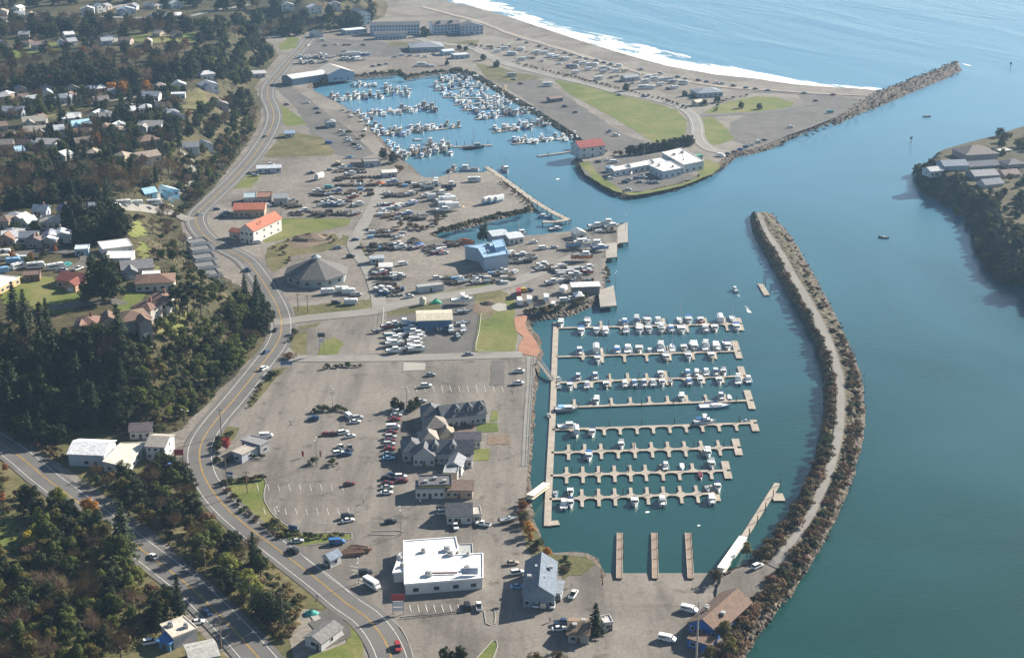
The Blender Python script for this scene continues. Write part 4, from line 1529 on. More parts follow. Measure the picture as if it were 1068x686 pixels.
# ---- caravan site buildings
house("lodge","blue-grey hip-roofed lodge","in the beach caravan site",(728,97.5),(754,96),16,3.6,'hip','x',2.4,(.36,.40,.45),(.19,.22,.26),wins=5)
house("cottage","small cream cottage","beside the curve of the beach road",(726.5,107),(733.5,106),6,3,'gable','x',1.2,(.58,.52,.42),(.52,.47,.38),wins=1)
house("wash house","grey wash house","in the middle of the beach caravan site",(652,81.5),(667,80),8,3.2,'gable','x',1.4,(.35,.36,.38),(.24,.26,.29),wins=2)
house("toilet block","low brown toilet block","on the basin's north-east parking strip",(574.5,103.5),(587,102),6,2.8,'gable','x',.9,(.13,.10,.10),(.19,.14,.13),wins=1)
# ---- along the harbour road and the highway
flatroof("station canopy","flat grey canopy roof with pale edge","at the visitor stop by the harbour road",[(252,458.5),(261.5,454),(281.4,458.5),(271,464)],4.4,(.25,.25,.26),(.22,.22,.23),.25,0,1)
flatroof("visitor stop","low tan-roofed visitor stop","by the harbour road beside the grey canopy",[(242.6,470.5),(259.6,462.3),(269,465),(252,473.7)],3.8,(.36,.38,.42),(.34,.31,.28),.2,0,1)
house("shed","white metal shed with bright white roof","behind the highway embankment",(71,473),(108,474.5),13,5,'gable','x',2.2,(.42,.44,.48),(.76,.76,.76),wins=1)
flatroof("shed","flat cream-roofed workshop","right of the bright white metal shed",[(108,481),(126,462.3),(151.7,461.7),(131,486.5)],4.0,(.50,.50,.46),(.58,.55,.45),.2,0,1)
house("house","white two-storey house with tan roof","beside the hatched car park off the harbour road",(152,465),(171.5,466),11,5.6,'gable','x',1.8,(.48,.50,.54),(.34,.31,.27),wins=3,floors=2)
house("house","small white house half hidden by trees","at the foot of the dark wooded slope",(135,450),(157,449),8,3.4,'gable','x',1.8,(.5,.48,.45),(.13,.11,.11),wins=3)
flatroof("workshop","white-walled workshop with a flat tan roof","beside the highway at bottom left",[(168,651),(191,642.5),(205,654.5),(180.5,664)],4.4,(.44,.42,.44),(.50,.45,.38),.2,2,0)
house("shed","small blue-roofed shed","at the left wall of the tan-roofed workshop by the highway",(165,668),(177,671),4,2.8,'shed','x',.6,(.1,.2,.3),(.06,.17,.38),wins=0)
house("workshop","grey-roofed workshop cut by the bottom of the view","beside the highway",(199,689),(228,683),9,3.5,'gable','x',1,(.4,.4,.4),(.34,.34,.32),wins=1)
house("pump house","grey-roofed pump house with pale walls","between the highway and the harbour road",(318,664),(335,670),10,3,'gable','y',1.3,(.42,.42,.42),(.16,.155,.155),wins=1)
patch("yard_slab",[(332,640),(342,634),(352,640),(366,655),(366,664),(340,676),(334,664),(322,650)],ASPH2,5,.2)
patch("concrete_pad",[(343,654),(352,651),(359,662),(341,671)],CONC,6,.1)
patch("concrete_pad",[(322,641),(329,638),(335,645),(328,648)],CONC,6,.1)
house("ice kiosk","tiny white kiosk with blue-grey gabled roof","beside the harbour road and the log pile",(336.5,579.5),(344.5,583.5),4.5,3.2,'gable','y',1.3,(.55,.55,.54),(.18,.22,.28),wins=1)

# ---- houses on the hill
HH = [  # A, B, height, wall, roof colour, roof kind, description
 ((107,260),(138.5,257),3.6,W_,(.64,.63,.60),'flat',"long white flat-roofed house with a chimney above the harbour bluff"),
 ((109,270),(136.5,269.5),3.4,W_,(.60,.60,.60),'flat',"white-roofed house in front of the long flat-roofed one on the bluff"),
 ((127,281),(160,279.5),3.6,(.3,.3,.31),(.17,.17,.175),'gable',"grey-roofed house beside a red bush on the bluff"),
 ((141,296),(181,294),4.0,(.50,.47,.42),BRN,'hip',"wide brown hip-roofed house with white garage doors on the bluff"),
 ((148,289),(168,288.3),3.8,W_,(.60,.59,.57),'flat',"white flat-roofed annex behind the wide brown hip-roofed house"),
 ((153,313),(174,313.5),4.4,(.48,.46,.43),(.20,.125,.095),'hip',"brown-roofed house with decks at the bluff edge"),
 ((135,322),(158,322),4.4,(.36,.33,.31),(.165,.105,.082),'hip',"brown-roofed house left of the one with decks on the bluff"),
 ((125,334),(158,333),7.0,(.24,.22,.22),(.15,.095,.075),'hip',"tall brown-roofed house nearest the pines on the bluff edge"),
 ((78,339.5),(101,337.5),4.2,(.45,.40,.34),(.17,.10,.08),'hip',"brown-roofed house behind the dark forest trees"),
 ((104,336),(123,335),3.6,(.3,.26,.23),(.15,.10,.08),'gable',"low brown garage between two brown-roofed houses on the bluff"),
 ((58,292.5),(86,294),3.6,(.40,.26,.18),(.17,.055,.045),'gable',"red-roofed barn-like house on the hill lawn"),
 ((-2,300),(22,289.5),3.2,(.50,.36,.2),(.52,.52,.52),'flat',"long tan building with pale roof at the left edge of the hill lawn"),
 ((24,288),(41,287),3.0,(.16,.10,.08),(.12,.08,.07),'flat',"low dark brown shed beside the hill lawn"),
 ((78,260.5),(92,260),3.2,(.36,.46,.54),(.44,.50,.56),'flat',"pale blue mobile home under the dark cypress clump"),
 ((73,131),(99,130),4.2,(.30,.38,.46),(.30,.48,.56),'gable',"house with a light blue roof in the far hill neighbourhood"),
 ((57,135.5),(67,135),5.5,W_,(.5,.53,.56),'gable',"narrow white two-storey house left of the light blue roof"),
 ((23,138),(53,136.5),3.6,(.42,.38,.32),(.26,.24,.21),'gable',"long tan house in the far hill neighbourhood"),
 ((-4,151),(15,150.5),3.4,(.4,.36,.33),(.24,.21,.19),'gable',"tan-roofed house at the left edge of the far neighbourhood"),
 ((16,151),(31,150),3.6,(.38,.32,.3),(.19,.12,.10),'gable',"rusty-roofed house in the far hill neighbourhood"),
 ((33,151),(60,150),3.6,(.48,.48,.48),(.34,.33,.32),'gable',"wide pale grey house in the far hill neighbourhood"),
 ((17,158),(26,157.2),3.0,(.3,.42,.52),(.30,.46,.58),'gable',"tiny light blue cottage in the far hill neighbourhood"),
 ((78,139),(93,138),3.4,(.3,.24,.2),(.18,.12,.095),'gable',"brown-roofed house below the light blue roof"),
 ((78,149),(98,148),3.4,(.28,.25,.22),(.16,.13,.11),'gable',"dark house beside the rusty autumn tree"),
 ((143,147.5),(172,145.5),4.0,(.26,.22,.2),(.15,.105,.085),'hip',"large dark brown house on the far bluff corner"),
 ((142,165.5),(168,162),3.8,(.42,.37,.32),(.26,.21,.175),'gable',"tan-roofed house at the rim of the wooded ravine"),
 ((141,132.5),(171,131),3.6,(.42,.42,.42),(.25,.24,.235),'gable',"grey-roofed house in the far neighbourhood near the bluff"),
 ((151,202),(164,200),3.2,(.26,.46,.60),(.30,.48,.60),'gable',"small turquoise house below the wooded ravine"),
 ((166,201.5),(188,199),3.4,(.26,.46,.60),(.34,.52,.62),'gable',"long turquoise house with a white end below the wooded ravine"),
 ((191,154),(207,152.5),3.8,(.45,.47,.50),(.30,.31,.33),'gable',"grey house at the rim of the bluff"),
 ((208,152),(223,151),3.6,W_,(.42,.44,.47),'gable',"white house beside the grey one at the rim of the bluff"),
 ((8,230),(27,229.5),3.4,(.5,.48,.44),(.50,.48,.44),'gable',"cream mobile home at the left of the lower row"),
 ((28,232.5),(40,230.5),3.4,W_,(.62,.62,.6),'gable',"white mobile home in the lower row"),
 ((42,232.5),(62,231),3.8,(.46,.42,.36),(.40,.37,.32),'gable',"tan house with white gable in the lower row"),
 ((89,217.5),(100,217.5),3.4,W_,(.56,.57,.58),'gable',"white house among the dark cypress trees"),
 ((60,219.5),(76,219),3.2,(.25,.27,.3),(.15,.17,.2),'gable',"dark blue-grey house in the lower row's shade"),
 ((33,220),(48,219.7),3.2,(.32,.36,.42),(.24,.28,.34),'gable',"slate house in the lower row's shade"),
 ((-4,250),(14,249),3.2,(.35,.24,.18),(.2,.13,.1),'gable',"brown house at the left edge above the trailers"),
 ((27,253),(44,252),3.2,(.28,.24,.24),(.15,.11,.10),'gable',"dark brown house above the trailers"),
 ((24,104.5),(44,103.8),3.6,(.46,.48,.52),(.36,.38,.42),'gable',"pale house along the far hill road"),
 ((44,98),(55,97.3),4.2,W_,(.48,.50,.54),'gable',"white house with gable along the far hill road"),
 ((54,103),(77,101.8),4.2,(.44,.46,.5),(.22,.24,.29),'hip',"wide slate-roofed house along the far hill road"),
 ((98,105),(114,104.2),3.4,(.33,.3,.3),(.2,.18,.18),'gable',"low brown-grey house along the far hill road"),
 ((144,101),(168,100),3.8,(.5,.5,.52),(.22,.24,.28),'gable',"long slate-roofed house behind the orange trees"),
 ((161,90.5),(173,89.8),4.0,(.45,.38,.34),(.32,.27,.25),'hip',"tan hip-roofed house behind the orange trees"),
 ((178,89.5),(196,88.3),4.2,W_,(.42,.43,.45),'gable',"white house at the far bluff rim with a pale roof"),
 ((177,99),(195,98.2),3.6,(.48,.50,.54),(.46,.48,.52),'flat',"white flat-roofed house below the pale-roofed one"),
 ((-3,117),(26,116),3.6,(.3,.33,.38),(.2,.23,.28),'gable',"long slate house at the left edge of the far neighbourhood"),
 ((22,127.5),(51,126.2),3.6,(.38,.36,.32),(.26,.25,.22),'gable',"olive-grey long house in the far neighbourhood"),
 ((100,122.5),(118,121.5),3.4,(.4,.38,.36),(.2,.19,.19),'gable',"grey house behind the round dark tree in the far neighbourhood"),
 ((178,122),(193,121),3.6,(.42,.43,.46),(.26,.27,.3),'gable',"grey gabled house above the bluff shrubs"),
 ((209,78),(225,77),4.2,W_,(.50,.51,.53),'hip',"white house on the far wooded rim"),
 ((208,89.5),(231,88.5),4.4,(.45,.47,.52),(.27,.29,.33),'gable',"grey house below the white one on the far wooded rim"),
 ((222,109.5),(238,109),3.4,(.33,.3,.28),(.21,.19,.18),'gable',"brown-grey house in the bluff trees"),
 ((13,15.5),(25,15),4.2,W_,(.54,.55,.56),'gable',"white house in the distance at upper left"),
 ((31,48),(50,46.5),4.2,(.5,.48,.46),(.26,.2,.19),'gable',"white and brown house in the distant clearing"),
 ((84,10),(98,9.3),5,W_,(.45,.47,.5),'gable',"white gabled house by the distant street"),
 ((101,7),(111,6),6,W_,(.50,.52,.55),'gable',"tall white house by the distant street"),
 ((121,10.5),(144,10),4.5,(.40,.44,.5),(.30,.34,.4),'gable',"long slate building by the distant street"),
 ((-2,46),(9,45.3),4,W_,(.55,.56,.58),'gable',"white house at the left edge of the distant clearing"),
 ((61,44.5),(67,44),4,W_,(.5,.5,.52),'gable',"tiny white house beside the distant clearing"),
 ((71,43.5),(81,43),4,W_,(.3,.31,.34),'gable',"white-walled house right of the distant clearing"),
 ((150,43.5),(158,43),4,(.5,.45,.42),(.4,.36,.34),'gable',"pale house in the second distant clearing"),
 ((106,43),(117,42.3),4,(.45,.46,.5),(.36,.38,.42),'gable',"grey house between the distant clearings"),
 ((178,4),(192,3.2),5,W_,(.52,.55,.58),'gable',"white house right of the distant street"),
 ((294,6),(306,5),6,W_,(.44,.48,.53),'gable',"white house on the distant wooded hill"),
 ((322,8),(336,7),7.5,W_,(.42,.47,.53),'gable',"tall white house on the distant wooded hill"),
 ((345,5),(355,4),6,(.5,.48,.46),(.42,.40,.4),'gable',"tan house on the distant wooded hill"),
]
for A,B,h,wc,rc,kind,ds in HH:
 wid = (B[0] - A[0])
 k_ = int(A[0] * 7 + A[1] * 3)
 yw = ((k_ * 37) % 50) - 25 if kind != 'flat' else ((k_ * 37) % 16) - 8
 rg = 'y' if (kind == 'gable' and wid < 24 and k_ % 2 == 0) else 'x'
 if A[1] < 160 and wid > 16:
  A,B = (A[0] + wid * .07,A[1]),(B[0] - wid * .12,B[1])
 dp = max(7,min(13,wid * .42))
 house("house",ds,"",A,B,dp,h,kind,rg,2.3 if kind != 'flat' else .2,wc,rc,True,wins=int(max(2,min(5,wid // 6))),floors=2 if h > 5 else 1,chimney=(kind != 'flat' and int(A[0]) % 3 == 0),frames=(A[1] > 240),group="houses on the hill",yaw=yw)
 if wid > 20 and kind != 'flat' and k_ % 3:
  hr,hW,hrf = HLAST
  hb = MB()
  hb.box(-2.6,2.6,-4.5,-.02,-2.5,h - .3)
  for y_ in (-4.5,):
   hb.poly([(-2.6,y_,h - .3),(2.6,y_,h - .3),(0,y_,h + 1.3)])
  hx = hW * (.22 if k_ % 2 else -.22)
  hw_ = hb.build("garage_wing",wallm(wc),hr)
  hw_.location = (hx,0,0)
  hb = MB()
  sec = [(-3.1,h - .35),(0,h + 1.5),(3.1,h - .35),(3.1,h - .13),(0,h + 1.72),(-3.1,h - .13)]
  hb.quadstrip([[(x,y,z) for x,z in sec] for y in (-5,2.5)],True)
  for y_,s_ in ((-5,1),(2.5,-1)):
   for q in ((0,1,4,5),(1,2,3,4)):
    hb.poly([(sec[i][0],y_,sec[i][1]) for i in q][::s_])
  hb.build("wing_roof",hrf,hw_)
  hb = MB()
  hb.box(-1.3,1.3,-4.56,-4.5,0,2.2)
  hb.build("garage_door",FRAME,hw_)


random.seed(44)
EXTRA = [([(0,96),(60,92),(190,92),(196,128),(170,160),(60,166),(0,160)],30,"between the streets of the far neighbourhood"),([(0,224),(64,224),(60,262),(0,264)],9,"among the mobile homes on the hill"),
   ([(0,6),(90,4),(200,4),(196,14),(60,22),(0,20)],12,"in the distant district at the top left"),([(86,212),(100,205),(66,228),(70,240)],2,"by the cypress clump"),([(0,36),(200,34),(205,46),(0,52)],7,"in the distant clearings")]
RC = [("slate-roofed",(.20,.22,.26)),("tan-roofed",(.30,.26,.21)),("white-roofed",(.56,.57,.58)),("brown-roofed",(.17,.12,.10)),("grey-roofed",(.27,.27,.28))]
for poly,n,place in EXTRA:
 xs,ys = [q[0] for q in poly],[q[1] for q in poly]
 done = tries = 0
 while done < n and tries < 600:
  tries += 1
  x,y = uni(min(xs),max(xs)),uni(min(ys),max(ys))
  p = GT(x,y)
  if any((p.x - o.x) ** 2 + (p.y - o.y) ** 2 < (w * .5 + 9) ** 2 for o,w in HOUSES):
   continue
  wd = uni(8,13) * (1.6 if y > 200 else 1.25 if y > 90 else 1.05) / 1
  nm_,rc_ = random.choice(RC)
  house("house","small %s house" % nm_,place,(x - wd / 2,y),(x + wd / 2,y),uni(7,10),uni(3,3.8),random.choice(['gable','gable','hip']),random.choice('xy'),2.0,random.choice([W_,W_,TAN,(.4,.42,.46),(.32,.28,.25)]),rc_,True,wins=2,frames=False,group="houses on the hill",yaw=uni(-40,40))
  done += 1


def east_house(desc,A,B,dep,h,wall,roofc,kind,rh=2.2):
 z = 9.9
 house("house",desc,"on the headland across the river",A,B,dep,h,kind,'x',rh,wall,roofc,wins=4,base=z)


east_house("large house with a big grey-brown hip roof",(1008,162),(1041,160),18,6,(.28,.25,.24),(.20,.175,.165),'hip',4)
east_house("blue-grey house with pale balcony rail",(985,173.5),(1010,172.5),12,5.5,(.30,.36,.44),(.21,.24,.29),'gable')
east_house("slate house with pale gable roof facing the river",(1017,184),(1042,182.5),12,4.5,(.22,.24,.28),(.27,.27,.29),'gable')
east_house("low dark house behind the slate one",(1012,174),(1042,172),9,3.5,(.2,.21,.24),(.13,.14,.165),'gable')
east_house("pale cream bungalow at the ocean side",(1043,158),(1056,157),8,3,(.56,.50,.40),(.50,.46,.38),'flat',.2)
east_house("red-brown house with white boats beside it",(1048,183),(1064,181.5),9,3.5,(.34,.24,.22),(.22,.17,.16),'gable')
east_house("small blue-grey house at the headland's western tip",(971,179),(985,177.5),9,3.6,(.44,.46,.48),(.40,.41,.43),'gable',1.6)
east_house("white-gabled house below the slate one",(1028,193),(1047,191),9,4,(.46,.45,.44),(.19,.20,.23),'gable')
east_house("dark roof house at the right edge of the view",(1052,172),(1070,170.5),10,4,(.3,.28,.27),(.14,.14,.155),'hip')
pd = MB()
zz = 11.3
for pts,nmx in (([(1062,155),(1078,150),(1090,175),(1078,190),(1060,178)],"headland_drive"),):
 pd.poly([tuple(P(*q,zz)) for q in pts][::-1])
structure("headland_drive",pd,OLDROAD)
# ================================================================ DOCKS AND BOATS
DECK = ground_mat("dock_planks",[(0.3,(.27,.235,.195)),(0.7,(.40,.355,.30))],0.25,2.5,fine_amt=.22)
WOODD = ground_mat("ramp_float_planks",[(0.3,(.19,.145,.115)),(0.7,(.29,.225,.18))],0.25,2.5,fine_amt=.25)
FLOATM = pmat("dock_float",(.05,.05,.05),.9)
PILEM = pmat("pile_timber",(.045,.038,.032),.9,.2,2)
ALU = pmat("white_aluminium",(.66,.65,.60),.5)


def plank(mb,fl,a,b_,w,z=.55):
 """a deck between two ground points, with its float below"""
 a,b_ = Vector((a[0],a[1])),Vector((b_[0],b_[1]))
 d = b_ - a
 M = Matrix.Translation((a.x,a.y,0)) @ Matrix.Rotation(math.atan2(d.y,d.x),4,'Z')
 mb.box(0,d.length,-w / 2,w / 2,z - .16,z,M=M)
 fl.box(.1,d.length - .1,-w / 2 + .12,w / 2 - .12,-.3,z - .16,M=M)


_pile = MB()
_pile.tube((0,0,-2),(0,0,3.0),.2,.17,8)
_pile.tube((0,0,3.0),(0,0,3.3),.2,.02,8)
PILE_ME = _pile.mesh("piling",PILEM,True)


def pile(p,place,desc="dark timber mooring pile",sc=1):
 o = link("mooring_pile",PILE_ME,None,(p.x,p.y,0),0,(1,1,sc))
 reg(o,"pile",desc,place,"mooring piles of the docks")


MAIN = [(580,336),(578.5,372),(577,420),(574.5,470),(572,520),(571,548)]
t = thing("floating_walkway","walkway","long main floating walkway joining the eight marina docks","",P(576,440,0),0)


def part_world(mb,name,mat_,root):
 o = mb.build(name,mat_,root)
 o.matrix_parent_inverse = Matrix.Identity(4)
 o.location = -root.location
 return o


d_,f_ = MB(),MB()
pts = cr([P(*q,.55) for q in MAIN],20)
for a,b_ in zip(pts[:-1],pts[1:]):
 plank(d_,f_,a,b_,2.5)
part_world(d_,"deck",DECK,t)
part_world(f_,"float",FLOATM,t)
d_,f_ = MB(),MB()
plank(d_,f_,P(570,547,0),P(583,546,0),3.4,.56)
part_world(d_,"end_platform",DECK,t)
part_world(f_,"float",FLOATM,t)
ROWS = [  # (left end), (right end), finger x list with lengths up / down
 ((581,343),(771,338.5),[(627,8,9),(648,9,9),(670,9,9),(693,10,10),(716,10,10),(737,9,9),(757,9,9)],(8,9)),
 ((580,373),(769,367),[(608,4,5),(628,9,9),(651,0,9),(674,0,9),(698,9,9),(722,9,9),(745,9,9)],(13,9)),
 ((579,400),(775,393),[(600,7,7),(617,7,7),(636,8,7),(655,8,7),(675,7,7),(695,9,7),(714,7,7),(733,7,7),(753,7,7)],(11,7)),
 ((578,426),(782,418.5),[(599,8,0),(618,7,0),(638,8,0),(658,8,0),(678,8,0),(697,8,0),(717,8,0),(737,8,0),(757,8,0)],(11,9)),
 ((576,449),(786,442),[(597,0,7),(614.5,0,7),(630,0,7),(646.5,0,7),(664,0,7),(681,0,7),(698,0,7),(715,0,7),(732,0,7),(749,0,7),(767,0,7)],(3,8)),
 ((575,473),(769,467.5),[(593,7,7),(610,7,7),(627,7,7),(644.5,0,7),(662,7,7),(680,7,7),(697,7,7),(714.5,7,7),(732,7,7),(750,7,7)],(8,7)),
 ((574,497),(758,491.5),[(591,7,7),(608,7,7),(624.5,7,7),(641,7,7),(657.5,7,7),(673.5,7,7),(691,7,7),(708,0,7),(723,7,0),(741,0,7)],(8,7)),
 ((573,521.5),(746,515.5),[(607,7,7),(624.5,7,7),(641.5,7,7),(658.5,7,7),(675.5,7,7),(692.5,7,7),(710,7,7),(727,7,7)],(7,6)),
]
RN = ["first","second","third","fourth","fifth","sixth","seventh","eighth"]
ROWLINE = []
for r_,(A,B,fing,endf) in enumerate(ROWS):
 a,b_ = P(*A,0),P(*B,0)
 ROWLINE.append((a,b_))
 root = thing("floating_dock","dock","finger dock, %s of the eight counted from the far end" % RN[r_],"",(a + b_) / 2,0,"finger docks of the marina")
 d_,f_ = MB(),MB()
 plank(d_,f_,a,b_,1.6,.55)
 part_world(d_,"deck",DECK,root)
 part_world(f_,"float",FLOATM,root)
 ud = (b_ - a).normalized()
 up = Vector((.03,1,0)).normalized()
 nf = len(fing)
 for k,(fx,lu,ld) in enumerate(fing + [(B[0],*endf)]):
  tt = (P(fx,A[1] + (B[1] - A[1]) * (fx - A[0]) / (B[0] - A[0]),0) - a).dot(ud)
  c = a + ud * tt
  w = 2.9 if k == nf else 1.2
  d_,f_ = MB(),MB()
  for L_,s_ in ((lu,1),(ld,-1)):
   if L_ <= 0:
    continue
   d_.box(-w / 2,w / 2,.86,L_,.40,.551,M=Matrix.Translation(c) @ Matrix.Rotation(R(-1.7) + (0 if s_ > 0 else math.pi),4,'Z'))
   f_.box(-w / 2 + .1,w / 2 - .1,.9,L_ - .1,-.3,.38,M=Matrix.Translation(c) @ Matrix.Rotation(R(-1.7) + (0 if s_ > 0 else math.pi),4,'Z'))
   if k < nf:   # the gusset where a finger meets the dock
    e = c + up * s_ * .86
    q = [e - ud * 1.9,e + ud * 1.9,e + ud * .6 + up * s_ * 1.4,e - ud * .6 + up * s_ * 1.4]
    if s_ < 0:
     q = q[::-1]
    d_.poly([(p.x,p.y,.552) for p in q])
  if d_.v:
   fo = part_world(d_,"finger",DECK,root)
 np_ = 6
 for k in range(np_):
  c = a.lerp(b_,(k + .75) / (np_ + .2))
  side = -1 if r_ in (3,) else 1
  pile(c + up * side * 1.15,"along the %s finger dock from the far end" % RN[r_])

# ---- launching floats, fuel/courtesy dock, gangways
for k,(x0,y0,x1,y1) in enumerate([(646.5,555.5,646,603),(682.5,555.5,683.5,603),(717.5,555.5,720.5,603)]):
 a,b_ = P(x0,y0,.4),P(x1,y1,1.1)
 root = thing("boarding_float","float","wooden boarding float, " + ("left","middle","right")[k] + " one of three on the launch ramp","",(a + b_) / 2,0,"boarding floats on the launch ramp")
 M = Matrix.Translation(a) @ (b_ - a).to_track_quat('X','Z').to_matrix().to_4x4()
 L = (b_ - a).length
 n = 5
 for q in range(n):
  m = MB()
  m.box(L * q / n + .06,L * (q + 1) / n - .06,-.95,.95,-.1,.1,M=M)
  m.box(L * q / n + .3,L * (q + 1) / n - .3,-.8,.8,-.5,-.1,M=M)
  part_world(m,"deck_section",WOODD,root)
 m = MB()
 for s_ in (-.98,.98):
  m.box(0,L,s_ - .08,s_ + .08,.1,.26,M=M)
 part_world(m,"edge_rail",pmat("rail_timber",(.36,.31,.26),.8,.15,1),root)
 for q in range(3):
  pile(a.lerp(b_,.12 + .22 * q) + Vector((1.25,0,0)),"beside the " + ("left","middle","right")[k] + " boarding float",sc=.75)

a,b_ = P(811,505,0),P(776,561,0)
root = thing("floating_pier","dock","long narrow floating pier beside the breakwater with a side platform","",(a + b_) / 2)
d_,f_ = MB(),MB()
plank(d_,f_,a,b_,2.3)
part_world(d_,"deck",DECK,root)
part_world(f_,"float",FLOATM,root)
d_ = MB()
c = a.lerp(b_,.27)
d_.box(0,4.2,-3,3,.3,.57,M=Matrix.Translation(c + Vector((1.2,0,0))))
part_world(d_,"side_platform",DECK,root)
for q in range(5):
 pile(a.lerp(b_,.03 + .235 * q) + Vector((1.4,0,0)),"beside the long pier by the breakwater")


def gangway(desc,A,za,B,zb,w,mat_,cover=False):
 a,b_ = P(*A,za),P(*B,zb)
 root = thing("gangway","gangway",desc,"",(a + b_) / 2)
 M = Matrix.Translation(a) @ (b_ - a).to_track_quat('X','Z').to_matrix().to_4x4()
 L = (b_ - a).length
 m = MB()
 m.box(0,L,-w / 2,w / 2,-.12,.02,M=M)
 part_world(m,"deck",DECK if not cover else mat_,root)
 for s_ in (-1,1):
  m = MB()
  y = s_ * w / 2
  m.box(0,L,y - .07,y + .07,1.15,1.3,M=M)
  m.box(0,L,y - .07,y + .07,.02,.17,M=M)
  n = max(3,int(L / 2))
  for k in range(n + 1):
   x = min(L - .1,max(.1,L * k / n))
   m.box(x - .06,x + .06,y - .06,y + .06,.15,1.16,M=M)
   if k < n:
    m.tube(M @ Vector((x,y,.15)),M @ Vector((L * (k + 1) / n,y,1.15)),.05,n=4)
  part_world(m,"truss_railing",mat_,root)
 if cover:
  m = MB()
  m.box(0,L,-w / 2 - .1,w / 2 + .1,1.3,1.42,M=M)
  part_world(m,"canopy",mat_,root)


gangway("long white truss gangway down to the pier by the breakwater",(752,596),LAND + 1.2,(775,563),.9,2.6,ALU,True)
gangway("short cream covered gangway at the near end of the main walkway",(552.5,520),LAND + .8,(570,507),.9,2.6,pmat("cream_alu",(.62,.58,.46),.6),True)
gangway("grey gangway at the far end of the main walkway",(561.5,377),LAND + .6,(576,396),.9,1.8,pmat("grey_alu",(.36,.37,.37),.6))

# small detached float, buoys and markers
a,b_ = P(793,297,0),P(800,309,0)
root = thing("moored_raft","raft","small pale moored raft alone inside the breakwater tip","",(a + b_) / 2)
d_,f_ = MB(),MB()
plank(d_,f_,a,b_,2.8)
part_world(d_,"deck",DECK,root)
part_world(f_,"float",FLOATM,root)
for q,dx in ((.0,1.7),(.25,1.7),(.9,1.9)):
 pile(a.lerp(b_,q) + Vector((dx,0,0)),"of the small moored raft",sc=1.7)


def marker(px,py,desc,h,top):
 p = P(px,py,0)
 root = thing("channel_marker","marker",desc,"",p)
 m = MB()
 m.tube((0,0,-2),(0,0,h),.28,.2,8)
 m.build("post",PILEM,root,True)
 m = MB()
 m.box(-.9,.9,-.1,.1,h - 1.4,h + .4)
 m.build("daymark",pmat("daymark_" + desc[:5],top,.6),root)


marker(950,149,"pale channel marker post in the river off the headland",4,(.4,.42,.38))
marker(1054,70,"dark channel marker post in the sea off the jetty head",3.6,(.05,.12,.05))

# ---- old timber pier along the basin entrance, quay platforms
def timber_pier(desc,pts,w,z=LAND + .1,pitch=6.0):
 c = cr([P(*q,z) for q in pts],6)
 root = thing("timber_pier","pier",desc,"",c[len(c) // 2].copy())
 m = MB()
 L,Rr = ribbon_pts(c,w)
 m.quadstrip([[(b_.x,b_.y,z - .4),(b_.x,b_.y,z),(a.x,a.y,z),(a.x,a.y,z - .4)] for a,b_ in zip(L,Rr)],True)
 part_world(m,"deck",DECK,root)
 for i in range(0,len(c)):
  for q in (L[i],Rr[i]):
   m = MB()
   m.tube((q.x,q.y,-3),(q.x,q.y,z + (1.1 if i % 2 else -.1)),.25,.22,7)
   part_world(m,"pile",PILEM,root)


timber_pier("old timber pier running diagonally along the basin entrance",[(507,174),(522,184),(540,197),(558,210),(578,222),(593,229)],3.4)
timber_pier("short cross pier at the lower end of the diagonal timber pier",[(592,229),(578,231),(566,231)],3.4,LAND + .06)
timber_pier("thin floating finger off the red-roofed boathouse",[(604,156),(585,159.5),(561,162.5)],1.8,.7)


def platform(desc,pts,z=LAND):
 w = [P(*q,z) for q in pts]
 c = sum(w,Vector()) / len(w)
 root = thing("quay_platform","platform",desc,"",c)
 m = MB()
 m.prism([(p.x - c.x,p.y - c.y) for p in w],-.7,.05)
 m.build("deck",CONC,root)
 n = len(w)
 k_ = 0
 for i in range(n):
  a,b_ = w[i] - c,w[(i + 1) % n] - c
  k = max(1,int((b_ - a).length / 4))
  for q in range(k):
   p = a.lerp(b_,q / k) * .97
   m = MB()
   m.tube((p.x,p.y,-z - 3),(p.x,p.y,-.1),.28,.28,7)
   m.build("pile",PILEM,root)


platform("square concrete unloading platform on piles before the long fish shed",[(624,303),(640,297.5),(643,318.5),(626,320)])
platform("concrete pier head with a lamp post at the tip of the quay",[(644,236),(654.5,231.5),(655,252.5),(644,253.5)])
platform("small concrete ledge below the pier head",[(632,254),(643.5,253),(643.5,268),(632,269)])

# ---------------------------------------------------------------- boats
HULLS = {}
GLB = pmat("boat_windows",(.02,.028,.035),.15,spec=.6)
MAST = pmat("mast_metal",(.42,.42,.42),.4,metal=.4)
DARKM = pmat("dark_gear",(.03,.03,.032),.6)
CLR = {"white": (.66,.67,.66),"blue": (.04,.13,.34),"navy": (.02,.04,.10),"black": (.022,.022,.025),"green": (.03,.11,.08),"grey": (.26,.28,.29),"cream": (.56,.50,.38),"red": (.28,.03,.03),"maroon": (.13,.018,.022),
  "orange": (.46,.14,.03),"teal": (.06,.30,.30),"silver": (.40,.41,.42),"light blue": (.22,.42,.62),"tan": (.36,.30,.22),"dark blue": (.025,.055,.14),"dark green": (.02,.06,.035),"brown": (.14,.085,.055),"yellow": (.55,.40,.05),"dark red": (.16,.025,.025)}


def paint(c):
 return pmat("paint_" + c.replace(' ','_'),CLR[c],.35,.05,.8,coat=.25)


_bm = {}


